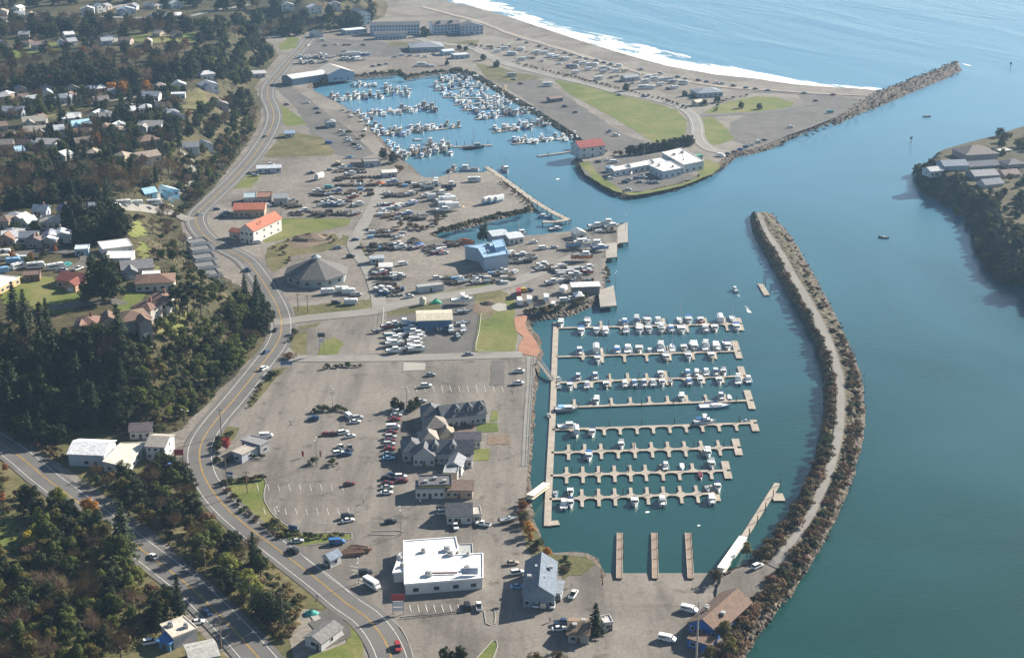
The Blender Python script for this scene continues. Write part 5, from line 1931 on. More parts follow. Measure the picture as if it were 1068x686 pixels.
def hull_mesh(col,L,B,free,rake=.35,deckc="white"):
 """a lofted hull, stern at -L/2, stem at +L/2, with a deck below the sheer"""
 k = ("hull",col,L,B,free,deckc)
 if k in _bm:
  return _bm[k]
 N_ = 9
 rows = []
 dk = []
 for i in range(N_):
  t_ = i / (N_ - 1)
  x = -L / 2 + L * t_
  w = B / 2 * (1 - .08 * (1 - t_)) * (1 - max(0,(t_ - .45) / .55) ** 2.1)
  w = max(w,.03)
  sh = free * (1 + .42 * t_ ** 2)
  xs = x - L * rake * .28 * max(0,t_ - .5) * 2 * .5
  rows.append([(xs,-w * .45,-.25),(xs + .2 * (x - xs),-w * .82,.12),(x,-w,sh),(x,-w * .9,sh),(x,w * .9,sh),(x,w,sh),(xs + .2 * (x - xs),w * .82,.12),(xs,w * .45,-.25)])
  dk.append([(x,-w * .9,sh * .80),(x,w * .9,sh * .80)])
 m = MB()
 for i in range(N_ - 1):
  for a_,b_ in ((0,1),(1,2),(2,3),(4,5),(5,6),(6,7)):
   m.poly([rows[i][b_],rows[i][a_],rows[i + 1][a_],rows[i + 1][b_]][::-1],1 if a_ in (2,4) else 0)
  m.poly([rows[i][3],dk[i][0],dk[i + 1][0],rows[i + 1][3]][::-1],1)
  m.poly([dk[i][1],rows[i][4],rows[i + 1][4],dk[i + 1][1]][::-1],1)
  m.poly([dk[i][0],dk[i][1],dk[i + 1][1],dk[i + 1][0]][::-1],1)
 m.poly([rows[0][j] for j in (0,1,2,5,6,7)][::-1],0)
 me = m.mesh("hull",[paint(col),paint(deckc)])
 _bm[k] = me
 return me


def part_mesh(key,fn,mats):
 if key not in _bm:
  m = MB()
  fn(m)
  _bm[key] = m.mesh(key[0],mats)
 return _bm[key]


def boat_cruiser(root,col="white",L=7.2,cab="white",canopy=None,fly=False):
 B,fr = L * .39,.95 + L * .02
 link("hull",hull_mesh(col,L,B,fr),root)
 x0,x1 = -L * .12,L * .24
 c = link("cabin",part_mesh(("cabin",cab,L),lambda m: m.box(x0,x1,-B * .37,B * .37,fr * .8,fr + 1.15,tx=.12,ty=.12).box(x1,x1 + L * .13,-B * .26,B * .26,fr * .85,fr + .42,tx=.15,ty=.14),paint(cab)),root)

 def win(m):
  m.box(x0 + .25,x1 - .2,-B * .37 - .0,B * .37 + .0,fr + .35,fr + .85,tx=.03,ty=.055)
  m.box(x1 - .08,x1 + .02,-B * .30,B * .30,fr + .38,fr + .95,tx=.03)
 link("window",part_mesh(("window","cr",L),win,GLB),c)
 if canopy:
  link("canopy",part_mesh(("canopy",canopy,L),lambda m: m.box(-L * .40,x0 + .15,-B * .42,B * .42,fr + .95,fr + 1.3,tx=.2,ty=.15),paint(canopy)),root)
 if fly:
  link("flybridge",part_mesh(("flybridge",L),lambda m: m.box(x0 + .1,x0 + L * .2,-B * .28,B * .28,fr + 1.2,fr + 1.85,tx=.15,ty=.1).box(x0 + .1,x0 + L * .2,-B * .3,B * .3,fr + 2.75,fr + 2.85).tube((x0 + .3,-B * .25,fr + 1.8),(x0 + .3,-B * .25,fr + 2.8),.04,n=4).tube((x0 + .3,B * .25,fr + 1.8),(x0 + .3,B * .25,fr + 2.8),.04,n=4),paint("white")),root)
 link("outboard",part_mesh(("outboard",L),lambda m: m.box(-L / 2 - .55,-L / 2 - .02,-.25,.25,.1,1.25,ty=.05),DARKM),root)


def boat_trawler(root,col="white",L=12.0,cab="white",boom=True):
 B,fr = L * .31,1.5
 link("hull",hull_mesh(col,L,B,fr,.3,"tan" if col in ("black","green","navy","brown") else "grey"),root)
 c = link("wheelhouse",part_mesh(("wheelhouse",cab,L),lambda m: m.box(L * .04,L * .30,-B * .32,B * .32,fr * .8,fr + 2.1,tx=.1,ty=.1).box(L * .02,L * .32,-B * .35,B * .35,fr + 2.1,fr + 2.22).box(L * .30,L * .36,-B * .25,B * .25,fr * .8,fr + .9),paint(cab)),root)
 link("window",part_mesh(("window","tr",L),lambda m: m.box(L * .06,L * .302,-B * .322 + .0,B * .322,fr + 1.2,fr + 1.8,tx=.02,ty=.04),GLB),c)
 link("mast",part_mesh(("mast","tr",L),lambda m: m.tube((0,0,fr),(0,0,fr + L * .72),.14,.08,6).tube((0,0,fr + 1.4),(-L * .4,0,fr + 2.6),.09,.06,5),MAST),root)
 if boom:
  for s_ in (-1,1):
   link("outrigger",part_mesh(("outrigger",s_,L),lambda m: m.tube((L * .02,s_ * B * .42,fr),(L * .0,s_ * B * .75,fr + L * .85),.08,.04,5),MAST),root)
 link("deck_gear",part_mesh(("deck_gear",L),lambda m: m.box(-L * .34,-L * .12,-B * .22,B * .22,fr * .8,fr + .45).tube((-L * .42,-B * .3,fr + .4),(-L * .42,B * .3,fr + .4),.4,n=8),pmat("deck_gear",(.20,.17,.14),.8)),root)


def boat_sail(root,col="white",L=8.5,cover="blue"):
 B,fr = L * .31,.95
 link("hull",hull_mesh(col,L,B,fr,.5),root)
 c = link("cabin",part_mesh(("cabin","sail",L),lambda m: m.box(-L * .14,L * .22,-B * .27,B * .27,fr * .8,fr + .45,tx=.2,ty=.15),paint("white")),root)
 link("window",part_mesh(("window","sl",L),lambda m: m.box(-L * .1,L * .16,-B * .262,B * .262,fr + .12,fr + .3,ty=.04),GLB),c)
 link("mast",part_mesh(("mast","sl",L),lambda m: m.tube((L * .08,0,fr),(L * .08,0,fr + L * 1.15),.1,.07,6).tube((L * .08,-B * .22,fr + L * .62),(L * .08,B * .22,fr + L * .62),.04,n=4),MAST),root)
 link("sail_cover",part_mesh(("sail_cover",cover,L),lambda m: m.tube((L * .06,0,fr + 1.5),(-L * .36,0,fr + 1.35),.2,.13,7),paint(cover)),root)


def boat_skiff(root,col="white",L=5.2,cover=None):
 B,fr = L * .38,.7
 link("hull",hull_mesh(col,L,B,fr,.3,"grey"),root)
 if cover:
  link("cover",part_mesh(("cover",cover,L),lambda m: m.box(-L * .46,L * .2,-B * .46,B * .46,fr * .9,fr + .3,tx=.1,ty=.25).box(L * .2,L * .40,-B * .3,B * .3,fr,fr + .25,tx=.1,ty=.2),paint(cover)),root)
 else:
  link("console",part_mesh(("console",L),lambda m: m.box(-.3,.5,-.45,.45,fr * .7,fr + .7,tx=.12,ty=.06),paint("white")),root)
 link("outboard",part_mesh(("outboard",L),lambda m: m.box(-L / 2 - .5,-L / 2 - .02,-.22,.22,0,1.05,ty=.05),DARKM),root)


def boat_covered(root,col="white",L=8.5):
 B,fr = L * .36,1.1
 link("hull",hull_mesh(col,L,B,fr),root)
 link("cover",part_mesh(("cover","house",L),lambda m: m.box(-L * .46,L * .30,-B * .5,B * .5,fr + .1,fr + 2.0,tx=.1,ty=.15).box(-L * .46,L * .30,-B * .36,B * .36,fr + 2.0,fr + 2.3,tx=.1,ty=.4),paint("white")),root)


BOATS = {"c": (boat_cruiser,"cabin cruiser"),"t": (boat_trawler,"fishing boat"),"s": (boat_sail,"sailboat"),"k": (boat_skiff,"open skiff"),"h": (boat_covered,"covered boat")}


def boat(kind,p,ang,place,col="white",group="boats moored in the harbour",extra="",**kw):
 fn,nm = BOATS[kind]
 root = thing(nm.replace(' ','_'),nm if nm != "covered boat" else "boat","%s %s" % (col,nm) + (" " + extra if extra else ""),place,p,ang,group)
 fn(root,col,**kw)
 return root


# boats in the marina: x, side (u/d = far / near side of the dock), kind, options
MAR = [
 [(585,'u','c'),(613,'u','c'),(652,'u','c','blue'),(664.5,'u','c','f'),(676,'u','c','L'),(687,'u','c'),(710,'u','s','cream'),(719.5,'u','c','blue'),(732,'u','c','red'),(752,'u','h'),(765.5,'u','s','blue'),
  (606,'d','c','blue'),(622,'d','c'),(631,'d','c'),(652.5,'d','c'),(666.5,'d','c','L'),(676,'d','c'),(689,'d','c','f'),(699,'d','c','blue'),(710,'d','c','L'),(734,'d','c'),(744.5,'d','c','tan'),(767,'d','c','blue')],
 [(604.5,'u','c'),(622,'u','h'),(644,'u','c','blue'),(655.5,'u','c','L'),(667.5,'u','c','Lcream'),(678,'u','k','dgreen'),(690,'u','c','f'),(702,'u','s','blue'),(714.5,'u','c','cream'),(725,'u','c','L'),(737,'u','c','f'),(748,'u','c','L'),(760,'u','c','L'),
  (623,'d','c'),(694,'d','c','tan'),(717,'d','c'),(741,'d','c','cream')],
 [(583,'u','k'),(603,'u','c'),(621,'u','c'),(690,'u','c'),(718,'u','c','blue'),(727.5,'u','c'),(737.5,'u','c'),(747.5,'u','c','navy'),(756,'u','c'),
  (583,'d','k'),(594.5,'d','c','navy'),(612,'d','c'),(632,'d','c','black'),(651,'d','c'),(661,'d','c','blue'),(671,'d','c','navy'),(680.5,'d','c'),(690,'d','c'),(699,'d','k','orange'),(717.5,'d','c','blue'),(729.5,'d','c'),(749,'d','c'),(768,'d','c','f'),(779,'d','c','lblue')],
 [(622.5,'u','c'),(712,'u','c'),(753,'u','c','cream'),(761.5,'u','k','grey')],
 [(601,'d','h2'),(617.5,'d','c','navy')],
 [(648.5,'u','c'),(614,'d','c','blue'),(737,'d','c')],
 [(695,'u','c','cream'),(712,'u','k','blue'),(743.5,'u','c'),(729.5,'d','k','maroon')],
 [(579.5,'u','k','blue'),(595,'u','c'),(739,'u','k'),(750,'u','c'),(588,'d','c'),(595,'d','c','navy'),(661.5,'d','c','L'),(689.5,'d','c'),(740.5,'d','c')],
]
random.seed(3)
for r_,lst in enumerate(MAR):
 a,b_ = ROWLINE[r_]
 A,B = ROWS[r_][:2]
 ud = (b_ - a).normalized()
 up = Vector((.03,1,0)).normalized()
 for it in lst:
  x,side,kind = it[:3]
  o = it[3] if len(it) > 3 else ''
  y = A[1] + (B[1] - A[1]) * (x - A[0]) / (B[0] - A[0])
  c = a + ud * (P(x,y,0) - a).dot(ud)
  s_ = 1 if side == 'u' else -1
  big = r_ < 2
  L = (8.6 if big else 7.0) * uni(.92,1.08)
  if o.startswith('L') or o == 'f':
   L *= 1.15
  L = round(L * 2) / 2
  bow = 1 if (rnd() < .45) else -1
  ang = R(-1.7) + math.pi / 2 * bow
  pl = "on the %s side of the %s marina dock" % ("far" if s_ > 0 else "near",RN[r_])
  pos = c + up * s_ * (1.2 + L / 2)
  if kind == 'c':
   col = {'blue': 'white','red': 'red','tan': 'tan','cream': 'cream','Lcream': 'cream','navy': 'white','black': 'black','lblue': 'light blue'}.get(o,'white')
   can = {'blue': 'blue','navy': 'navy'}.get(o,random.choice([None,None,'white','navy','grey']))
   boat('c',pos,ang,pl,col,extra=("with %s canopy" % can if can and can != 'white' else ("with flybridge" if o == 'f' else "")),L=L,canopy=can,fly=(o == 'f'))
  elif kind == 's':
   boat('s',pos,ang,pl,'cream' if o == 'cream' else 'white',L=9.0,cover='blue')
  elif kind == 'k':
   col = {'dgreen': 'dark green','orange': 'orange','grey': 'grey','blue': 'light blue','maroon': 'maroon'}.get(o,'white')
   boat('k',c + up * s_ * 4.0,ang,pl,col,L=5.5,cover='maroon' if o == 'maroon' else (None if rnd() < .5 else 'white'))
  else:
   boat('h',pos,ang,pl,'white',L=8.5 if kind == 'h' else 6.5)
ax = math.atan2(ROWLINE[3][1].y - ROWLINE[3][0].y,ROWLINE[3][1].x - ROWLINE[3][0].x)
boat('c',P(591,428.5,0),ax,"lying alongside the near side of the fourth marina dock",'grey',L=9.5,extra="",canopy='light blue')
r0 = boat('s',P(746,424.5,0),ax,"lying alongside the near side of the fourth marina dock",'light blue',L=13.5,cover='blue')
boat('c',P(592.5,445.8,0),ax,"lying alongside the far side of the fifth marina dock at its left end",'white',L=8.5)
boat('c',P(735,441.6,0),ax,"lying alongside the far side of the fifth marina dock",'white',L=9.0,canopy='blue',fly=True,extra="with blue canopy")
boat('k',P(777.5,440.3,0),ax,"at the right end of the fifth marina dock",'white',L=4.0)
boat('k',P(572.2,434.5,0),R(100),"on the left side of the main floating walkway",'white',L=4.0)
boat('c',P(766.5,303.5,0),R(105),"under way with a short wake in the channel",'white',L=5.5)
boat('k',P(921,248,0),R(160),"drifting in mid channel off the headland",'dark green',L=5.5)
boat('k',P(967,122,0),R(10),"out in the river mouth beside the jetty",'dark green',L=6.0)

# far basin: clusters along its dock lines (x0, x1, y0, y1, number, place, mostly workboats?)
FB = [
 (346,366,101,106,7,"at the first dock from the north-west corner of the far basin",1),(370,383,100,104,4,"at the middle of the north-west dock of the far basin",1),(386,399,99,103,4,"at the outer part of the north-west dock of the far basin",1),(402,428,92,101,10,"clustered at the end of the north-west dock of the far basin",1),(368,392,88.5,91,5,"along the north bank of the far basin",0),
 (357,387,119,127,10,"at the inner end of the far basin's second west dock",1),(388,402,117,121,4,"at the middle of the far basin's second west dock",1),(406,418,115,120,4,"beyond the middle of the far basin's second west dock",0),(419,438,113,118,6,"near the outer end of the far basin's second west dock",1),(441,455,110,117,4,"at the outer end of the far basin's second west dock",2),
 (378,397,130,146,8,"in the slips below the far basin's west bank",1),
 (399,410,137,142,4,"at the inner end of the far basin's third west dock",1),(411,429,137,142,6,"at the middle of the far basin's third west dock",1),(429,448,133,139,6,"beyond the middle of the far basin's third west dock",1),(450,461,132,136,3,"near the outer end of the far basin's third west dock",0),(465,480,131,134,3,"at the outer end of the far basin's third west dock",1),
 (405,413,149,161,4,"in the corner below the trees of the far basin's west bank",0),(415,430,158,167,6,"by the bank at the far basin's south-west dock",1),(431,448,155,165,7,"in the middle of the far basin's south-west dock",1),(449,470,150,162,9,"at the outer part of the far basin's south-west dock",1),
 (459,478,81,86,7,"at the northernmost dock of the far basin's east side",0),(479,498,80,84,7,"on the right part of the northernmost east dock of the far basin",0),(454,472,90,95,6,"at the left end of the second east dock of the far basin",0),(480,497,88,92,6,"in the middle of the second east dock of the far basin",0),(499,516,87,95,7,"at the right of the second east dock of the far basin",0),
 (463,482,98,102,6,"at the left end of the third east dock of the far basin",0),(484,503,96,101,6,"in the middle of the third east dock of the far basin",0),(504,524,100,106,8,"at the right of the third east dock of the far basin",0),
 (475,491,105,109,5,"at the left end of the fourth east dock of the far basin",0),(500,532,105,109,9,"at the right of the fourth east dock of the far basin",0),(535,544,104,108,3,"at the outer right of the fourth east dock of the far basin",0),
 (484,496,112,116,4,"at the left end of the fifth east dock of the far basin",0),(500,524,110,114,7,"in the middle of the fifth east dock of the far basin",0),
 (497,520,118,125,8,"at the left end of the sixth east dock of the far basin",0),(524,544,117,121,6,"in the middle of the sixth east dock of the far basin",1),(545,561,115,119,4,"at the right of the sixth east dock of the far basin",0),
 (515,526,134,139,3,"at the left end of the seventh east dock of the far basin",1),(528,541,132,137,4,"left of the middle of the seventh east dock of the far basin",0),(542,554,130,135,4,"right of the middle of the seventh east dock of the far basin",0),(556,578,127,132,6,"at the right of the seventh east dock of the far basin",0),
 (536,545,146,150,3,"at the left end of the southernmost east dock of the far basin",0),(548,560,146,150,4,"left of the middle of the southernmost east dock",0),(564,576,145,148,3,"right of the middle of the southernmost east dock",0),(579,604,142,147,7,"at the right of the southernmost east dock beside the boathouse",0),
]
random.seed(11)
for x0,x1,y0,y1,n,place,work in FB:
 for k in range(n):
  x = x0 - 1.5 + (x1 - x0 + 3) * (k + .5) / n + uni(-.5,.5)
  y = y0 + (y1 - y0) * ((k * .618) % 1)
  q = rnd()
  ang = R(90 if rnd() < .5 else -90) + R(uni(-9,9)) + R(-3)
  if work == 2:
   boat('t',P(x,y,0),ang,place,['black','navy','brown','black'][k],cab='grey',L=14.0)
  elif work == 1:
   if q < .68:
    c_ = random.choice(['white','grey','blue','black','grey','green','navy','white','brown'])
    boat('t',P(x,y,0),ang,place,c_,cab=random.choice(['white','white','grey']),L=random.choice([9.5,11.0]),boom=True)
   else:
    boat('c',P(x,y,0),ang,place,'white',L=9.0,canopy=random.choice([None,'blue','grey']))
  else:
   if q < .22:
    boat('s',P(x,y,0),ang,place,random.choice(['white','white','navy']),L=10.0,cover=random.choice(['blue','tan','navy']))
   elif q < .36:
    boat('t',P(x,y,0),ang,place,random.choice(['white','blue','grey']),L=11.0)
   else:
    boat('c',P(x,y,0),ang,place,random.choice(['white','white','grey','grey','light blue','cream','navy']),L=random.choice([7.5,9.0]),fly=rnd() < .3,canopy=random.choice([None,'blue','navy','grey','white']))
boat('t',P(494,155,0),R(10),"alone at the tip of the far basin's south-west dock",'black',L=15.0,cab='grey')
boat('k',P(436.3,146.6,0),R(0),"lying in the open water between the far basin's west docks",'white',L=6.5,cover='white')
boat('t',P(472,178.5,0),R(60),"moored at the bank of the far basin's entrance cove",'black',L=11.0,cab='grey')
boat('t',P(489,178,0),R(175),"moored at the bank of the far basin's entrance cove",'white',L=13.0)
boat('t',P(527,178.5,0),R(-75),"moored outside the head of the diagonal timber pier",'white',L=12.5)
boat('c',P(567,227,0),R(180),"moored at the short cross pier",'light blue',L=7.5)
boat('t',P(541,246.5,0),R(10),"moored in the small inlet beside the low white warehouse",'white',L=10.0)
boat('c',P(580,240,0),R(0),"moored in the small inlet near the net shed",'grey',L=7.5)
# far-basin docks
FD = [((335,105),(428,95)),((352,122),(455,112)),((392,142),(481,133)),((425,163),(472,152)),((472,154),(513,152)),((456,87),(500,81)),((452,95),(520,89)),((462,102),(530,104)),((474,110),(548,106)),((483,116),(530,112)),((496,125),(565,116)),((514,139),(580,129)),((534,151),(606,143))]
for k,(A,B) in enumerate(FD):
 a,b_ = P(*A,0),P(*B,0)
 root = thing("floating_dock","dock","narrow floating dock in the far basin",("fourth outer leg" if k == 4 else ORD[k + 1] if k < 4 else ORD[k - 4]) + (" dock out from the west bank" if k < 5 else " dock out from the east bank, counted from the north"),(a + b_) / 2,0,"docks of the far basin")
 d_,f_ = MB(),MB()
 plank(d_,f_,a,b_,2.4)
 part_world(d_,"deck",DECK,root)
 part_world(f_,"float",FLOATM,root)
 for q in range(5):
  c = a.lerp(b_,(q + .5) / 5) + Vector((0,1.6,0))
  pile(c,"along the " + RN[(k if k < 5 else k - 5) % 8] + (" west" if k < 5 else " east") + " dock in the far basin","dark mooring pile",1.2)
gangway("bright wooden gangway leaning on the far basin's north-east bank",(528,89),LAND + 1,(525,98),.8,2.0,pmat("ochre_wood",(.42,.33,.18),.8))
# ================================================================ VEGETATION
BARK = pmat("bark",(.07,.052,.038),.95,.25,2)


def leafmat(name,col,var=.35,objvar=.3,sc=.35):
 m = pmat(name,col,.75,var,sc,objvar=objvar,spec=.12)
 nt = m.node_tree
 b_ = nt.nodes["Principled BSDF"]
 tl = nd(nt,"ShaderNodeBsdfTranslucent")
 mx = nd(nt,"ShaderNodeMixShader")
 mx.inputs[0].default_value = .16
 src = b_.inputs["Base Color"].links[0].from_socket
 wm_ = nd(nt,"ShaderNodeVectorMath",operation='MULTIPLY')
 wm_.inputs[1].default_value = (1.5,1.35,.6)
 nt.links.new(src,wm_.inputs[0])
 nt.links.new(wm_.outputs[0],tl.inputs[0])
 nt.links.new(b_.outputs[0],mx.inputs[1])
 nt.links.new(tl.outputs[0],mx.inputs[2])
 nt.links.new(mx.outputs[0],nt.nodes["Material Output"].inputs[0])
 return m


LM = {
 "conifer": leafmat("needles_dark",(.026,.038,.017)),"spruce": leafmat("needles_blue",(.030,.042,.026)),
 "cypress": leafmat("cypress_leaf",(.030,.040,.016)),"green": leafmat("leaf_green",(.072,.090,.022)),"olive": leafmat("leaf_olive",(.115,.100,.030)),
 "bright": leafmat("leaf_bright",(.135,.150,.030)),"bare": leafmat("twigs",(.098,.068,.046)),"rust": leafmat("leaf_rust",(.21,.085,.028)),"orange": leafmat("leaf_orange",(.36,.17,.03)),"yellow": leafmat("leaf_yellow",(.38,.31,.035)),
 "scrub": leafmat("scrub_leaf",(.098,.072,.036)),"redscrub": leafmat("scrub_red",(.120,.066,.040)),"shrub": leafmat("shrub_leaf",(.040,.050,.018)),"redleaf": leafmat("leaf_red",(.33,.05,.04)),"drygrass": leafmat("dry_stalks",(.26,.20,.10)),
}


def leafquad(mb,p,r_,nrm=None):
 n = Vector((uni(-1,1),uni(-1,1),uni(-.3,1))).normalized() if nrm is None else nrm
 u = n.orthogonal().normalized()
 u.rotate(Matrix.Rotation(uni(0,6.28),3,n))
 w = n.cross(u)
 a,b_ = r_ * uni(.7,1.2),r_ * uni(.45,.8)
 mb.poly([p - u * a,p - w * b_ * .9 + u * .1 * a,p + u * a,p + w * b_])


def clump(mb,c,r_,n,leaf,flat=.75):
 for _ in range(n):
  d = Vector((random.gauss(0,1),random.gauss(0,1),random.gauss(0,1))).normalized()
  p = c + Vector((d.x * r_,d.y * r_,d.z * r_ * flat)) * uni(.55,1.0)
  nn_ = (d + Vector((uni(-.4,.4),uni(-.4,.4),uni(-.1,.5)))).normalized()
  leafquad(mb,p,leaf,nn_)


TREEM = {}


def tree_mesh(kind,v):
 """unit-ish tree meshes, about 10 m high (shrubs 2 m); returns (trunk mesh, crown builder per leaf material)"""
 k = (kind,v)
 if k in TREEM:
  return TREEM[k]
 st_ = random.getstate()
 random.seed(hash((len(kind) * 31 + v * 7 + ord(kind[0]))) % 9999)
 t,c = MB(),MB()
 if kind == "conifer":
  H = 10.0
  t.tube((0,0,-.6),(0,0,H * .93),.22,.03,7)
  lv = 15
  for i in range(lv):
   z = H * (.14 + .84 * i / (lv - 1))
   rad = (2.35 + .5 * uni(-1,1)) * (1 - i / (lv - .4)) ** .8 + .12
   nb = max(4,int(9 - 4 * i / lv))
   for b_ in range(nb):
    a = 6.283 * (b_ / nb) + uni(-.35,.35) + i * .7
    rr = rad * uni(.6,1.15)
    ns = max(2,int(rr / .3))
    for s_ in range(ns):
     q = (s_ + .6) / ns
     p = Vector((math.cos(a) * rr * q,math.sin(a) * rr * q,z - rr * .30 * q + uni(-.12,.12)))
     leafquad(c,p,.34 + .14 * (1 - q),Vector((math.cos(a) * .5 + uni(-.5,.5),math.sin(a) * .5 + uni(-.5,.5),uni(.3,1))).normalized())
     leafquad(c,p + Vector((uni(-.2,.2),uni(-.2,.2),uni(-.25,.1))),.26)
  for _ in range(24):
   leafquad(c,Vector((uni(-.1,.1),uni(-.1,.1),H * uni(.9,1.02))),.14)
 elif kind == "pine":          # bare trunk, crown of flat dark pads at the top
  H = 10.0
  t.tube((0,0,-.6),(.2,.1,H * .9),.22,.08,7)
  for i in range(14):
   z = H * uni(.52,.98)
   a = uni(0,6.28)
   rr = uni(.3,2.2) * (1.15 - .75 * (z / H - .5) * 1.5)
   p = Vector((math.cos(a) * rr,math.sin(a) * rr,z))
   t.tube((.1,.05,z - .7),p,.06,.03,4)
   clump(c,p,uni(.7,1.15),95,.26,.5)
 elif kind == "cypress":       # broad dense dark crown
  H = 10.0
  t.tube((0,0,-.6),(0,0,5),.42,.2,8)
  for _ in range(10):
   clump(c,Vector((uni(-1.2,1.2),uni(-1.2,1.2),uni(2.2,7.5))),1.7,60,.36,.8)
  for i in range(44):
   z = uni(1.0,9.2)
   rad = 3.9 * (1 - abs(z / H - .36) ** 1.7 * 1.5)
   rad = max(.4,rad)
   a = uni(0,6.28)
   rr = rad * uni(.45,1.0)
   p = Vector((math.cos(a) * rr,math.sin(a) * rr,z))
   if i % 3 == 0:
    t.tube((0,0,z * .6),p,.1,.04,4)
   clump(c,p,uni(.9,1.5),74,.32,.72)
 elif kind == "leafy":
  H = 8.0
  t.tube((0,0,-.6),(0,0,3.2),.3,.2,7)
  for _ in range(8):
   clump(c,Vector((uni(-1,1),uni(-1,1),uni(3.2,6.2))),1.5,60,.3,.9)
  for i in range(34):
   a = uni(0,6.28)
   q = uni(-.8,1)
   rr = 3.1 * math.sqrt(max(0.05,1 - q * q * .9)) * uni(.35,1.0)
   p = Vector((math.cos(a) * rr,math.sin(a) * rr,4.7 + q * 3.0))
   if i % 2 == 0:
    t.tube((0,0,2.6 + .6 * rnd()),p,.1,.03,4)
   clump(c,p,uni(.8,1.3),76,.26,.85)
 elif kind == "bare":          # leafless: forked limbs and a haze of twigs
  t.tube((0,0,-.6),(0,0,2.6),.24,.17,6)
  for i in range(16):
   a = 6.283 * i / 16 + uni(-.3,.3)
   rr,z = uni(1.0,3.0),uni(4.2,7.8)
   p = Vector((math.cos(a) * rr,math.sin(a) * rr,z))
   m_ = Vector((p.x * .4,p.y * .4,2.4 + (z - 2.4) * .5))
   t.tube((0,0,2.2 + .4 * rnd()),m_,.09,.06,4)
   t.tube(m_,p,.06,.02,4)
   for _ in range(46):
    d = Vector((random.gauss(0,.75),random.gauss(0,.75),random.gauss(.1,.8)))
    e = p + d
    u = (d + Vector((0,0,.9))).normalized()
    w = u.orthogonal().normalized() * .05
    c.poly([e - u * .5 - w,e - u * .5 + w,e + u * .55 + w * .4,e + u * .55 - w * .4])
    if rnd() < .5:
     leafquad(c,e,.11)
 elif kind == "shrub":
  t.tube((0,0,-.3),(0,0,.8),.08,.05,5)
  for i in range(11):
   a = uni(0,6.28)
   rr = uni(0,1.25)
   p = Vector((math.cos(a) * rr,math.sin(a) * rr,.75 + uni(0,.75) * (1.3 - rr * .6)))
   clump(c,p,uni(.45,.75),48,.17,.8)
 tm = t.mesh("trunk",BARK,True)
 r_ = (tm,c)
 TREEM[k] = r_
 random.setstate(st_)
 return r_


CROWN = {}


PLANTS = []
BASEH = {"conifer": 10,"pine": 10,"cypress": 10,"leafy": 8,"bare": 8,"shrub": 2.0}
KIND = {"conifer": "conifer_tree","pine": "pine_tree","cypress": "cypress_tree","leafy": "leafy_tree","bare": "bare_tree","shrub": "shrub"}


def plant(kind,leaf,p,h,desc,place,v=None,wide=1.0,group=None):
 v = random.randrange(4) if v is None else v
 nm = KIND[kind]
 if kind == "shrub":
  nm = {"scrub": "scrub_bush","redscrub": "scrub_bush","drygrass": "pampas_grass"}.get(leaf,"evergreen_shrub")
 PLANTS.append((nm,kind,leaf,Vector(p),h,desc,place,v,wide,group or ("plants " + place),uni(0,6.28)))


def plant_all(most=300):
 """the 300 of each kind that show largest are objects; the rest of that kind is one object of kind stuff"""
 by = {}
 for r_ in PLANTS:
  by.setdefault(r_[0],[]).append(r_)
 for nm,lst in by.items():
  def size(r_):
   x,y = pix(r_[3])
   x2,y2 = pix(r_[3] + Vector((0,0,r_[4])))
   return (abs(y2 - y) if -8 < x < 1076 and y2 < 690 and y > 2 else 0) + (1e3 if r_[6] == "" else 0)
  lst.sort(key=size,reverse=True)
  rest = {}
  for k,(nm_,kind,leaf,p,h,desc,place,v,wide,group,rz) in enumerate(lst):
   tm,cb = tree_mesh(kind,v)
   s_ = h / BASEH[kind]
   if k < most and size(lst[k]) > 0:
    if (kind,v,leaf) not in CROWN:
     CROWN[(kind,v,leaf)] = cb.mesh("crown" if kind != "shrub" else "foliage",LM[leaf])
    root = thing(nm,"tree" if kind != "shrub" else "shrub",desc,place,p,rz,group,sc=(s_ * wide,s_ * wide,s_))
    link("trunk" if kind != "shrub" else "stem",tm,root)
    link("crown" if kind != "shrub" else "foliage",CROWN[(kind,v,leaf)],root)
   else:
    rest.setdefault(leaf,[]).append((kind,v,p,s_,wide,rz))
  if not rest:
   continue
  mats,V,Fc,MI,off = [],[],[],[],0
  for leaf,items in rest.items():
   mats.append(LM[leaf])
   for kind,v,p,s_,wide,rz in items:
    key = (kind,v,"np")
    if key not in CROWN:
     cb = tree_mesh(kind,v)[1]
     CROWN[key] = (np.array(cb.v),np.array(cb.f))
    va,fa = CROWN[key]
    c_,q_ = math.cos(rz),math.sin(rz)
    w = np.empty_like(va)
    w[:,0] = (va[:,0] * c_ - va[:,1] * q_) * s_ * wide + p.x
    w[:,1] = (va[:,0] * q_ + va[:,1] * c_) * s_ * wide + p.y
    w[:,2] = va[:,2] * s_ + p.z
    V.append(w)
    Fc.append(fa + off)
    MI.append(np.full(len(fa),len(mats) - 1))
    off += len(va)
  V,Fc,MI = np.concatenate(V),np.concatenate(Fc),np.concatenate(MI)
  me = bpy.data.meshes.new("far_growth")
  me.vertices.add(len(V))
  me.vertices.foreach_set("co",V.ravel().astype(np.float32))
  me.loops.add(Fc.size)
  me.loops.foreach_set("vertex_index",Fc.ravel().astype(np.int32))
  me.polygons.add(len(Fc))
  me.polygons.foreach_set("loop_start",np.arange(0,Fc.size,4,dtype=np.int32))
  me.polygons.foreach_set("material_index",MI.astype(np.int32))
  for m in mats:
   me.materials.append(m)
  me.update(calc_edges=True)
  structure({"shrub": "low_shrubs"}.get(nm,"far_" + nm.replace("_tree","_trees").replace("_bush","_growth").replace("_shrub","_shrubs")),me,kind='stuff')


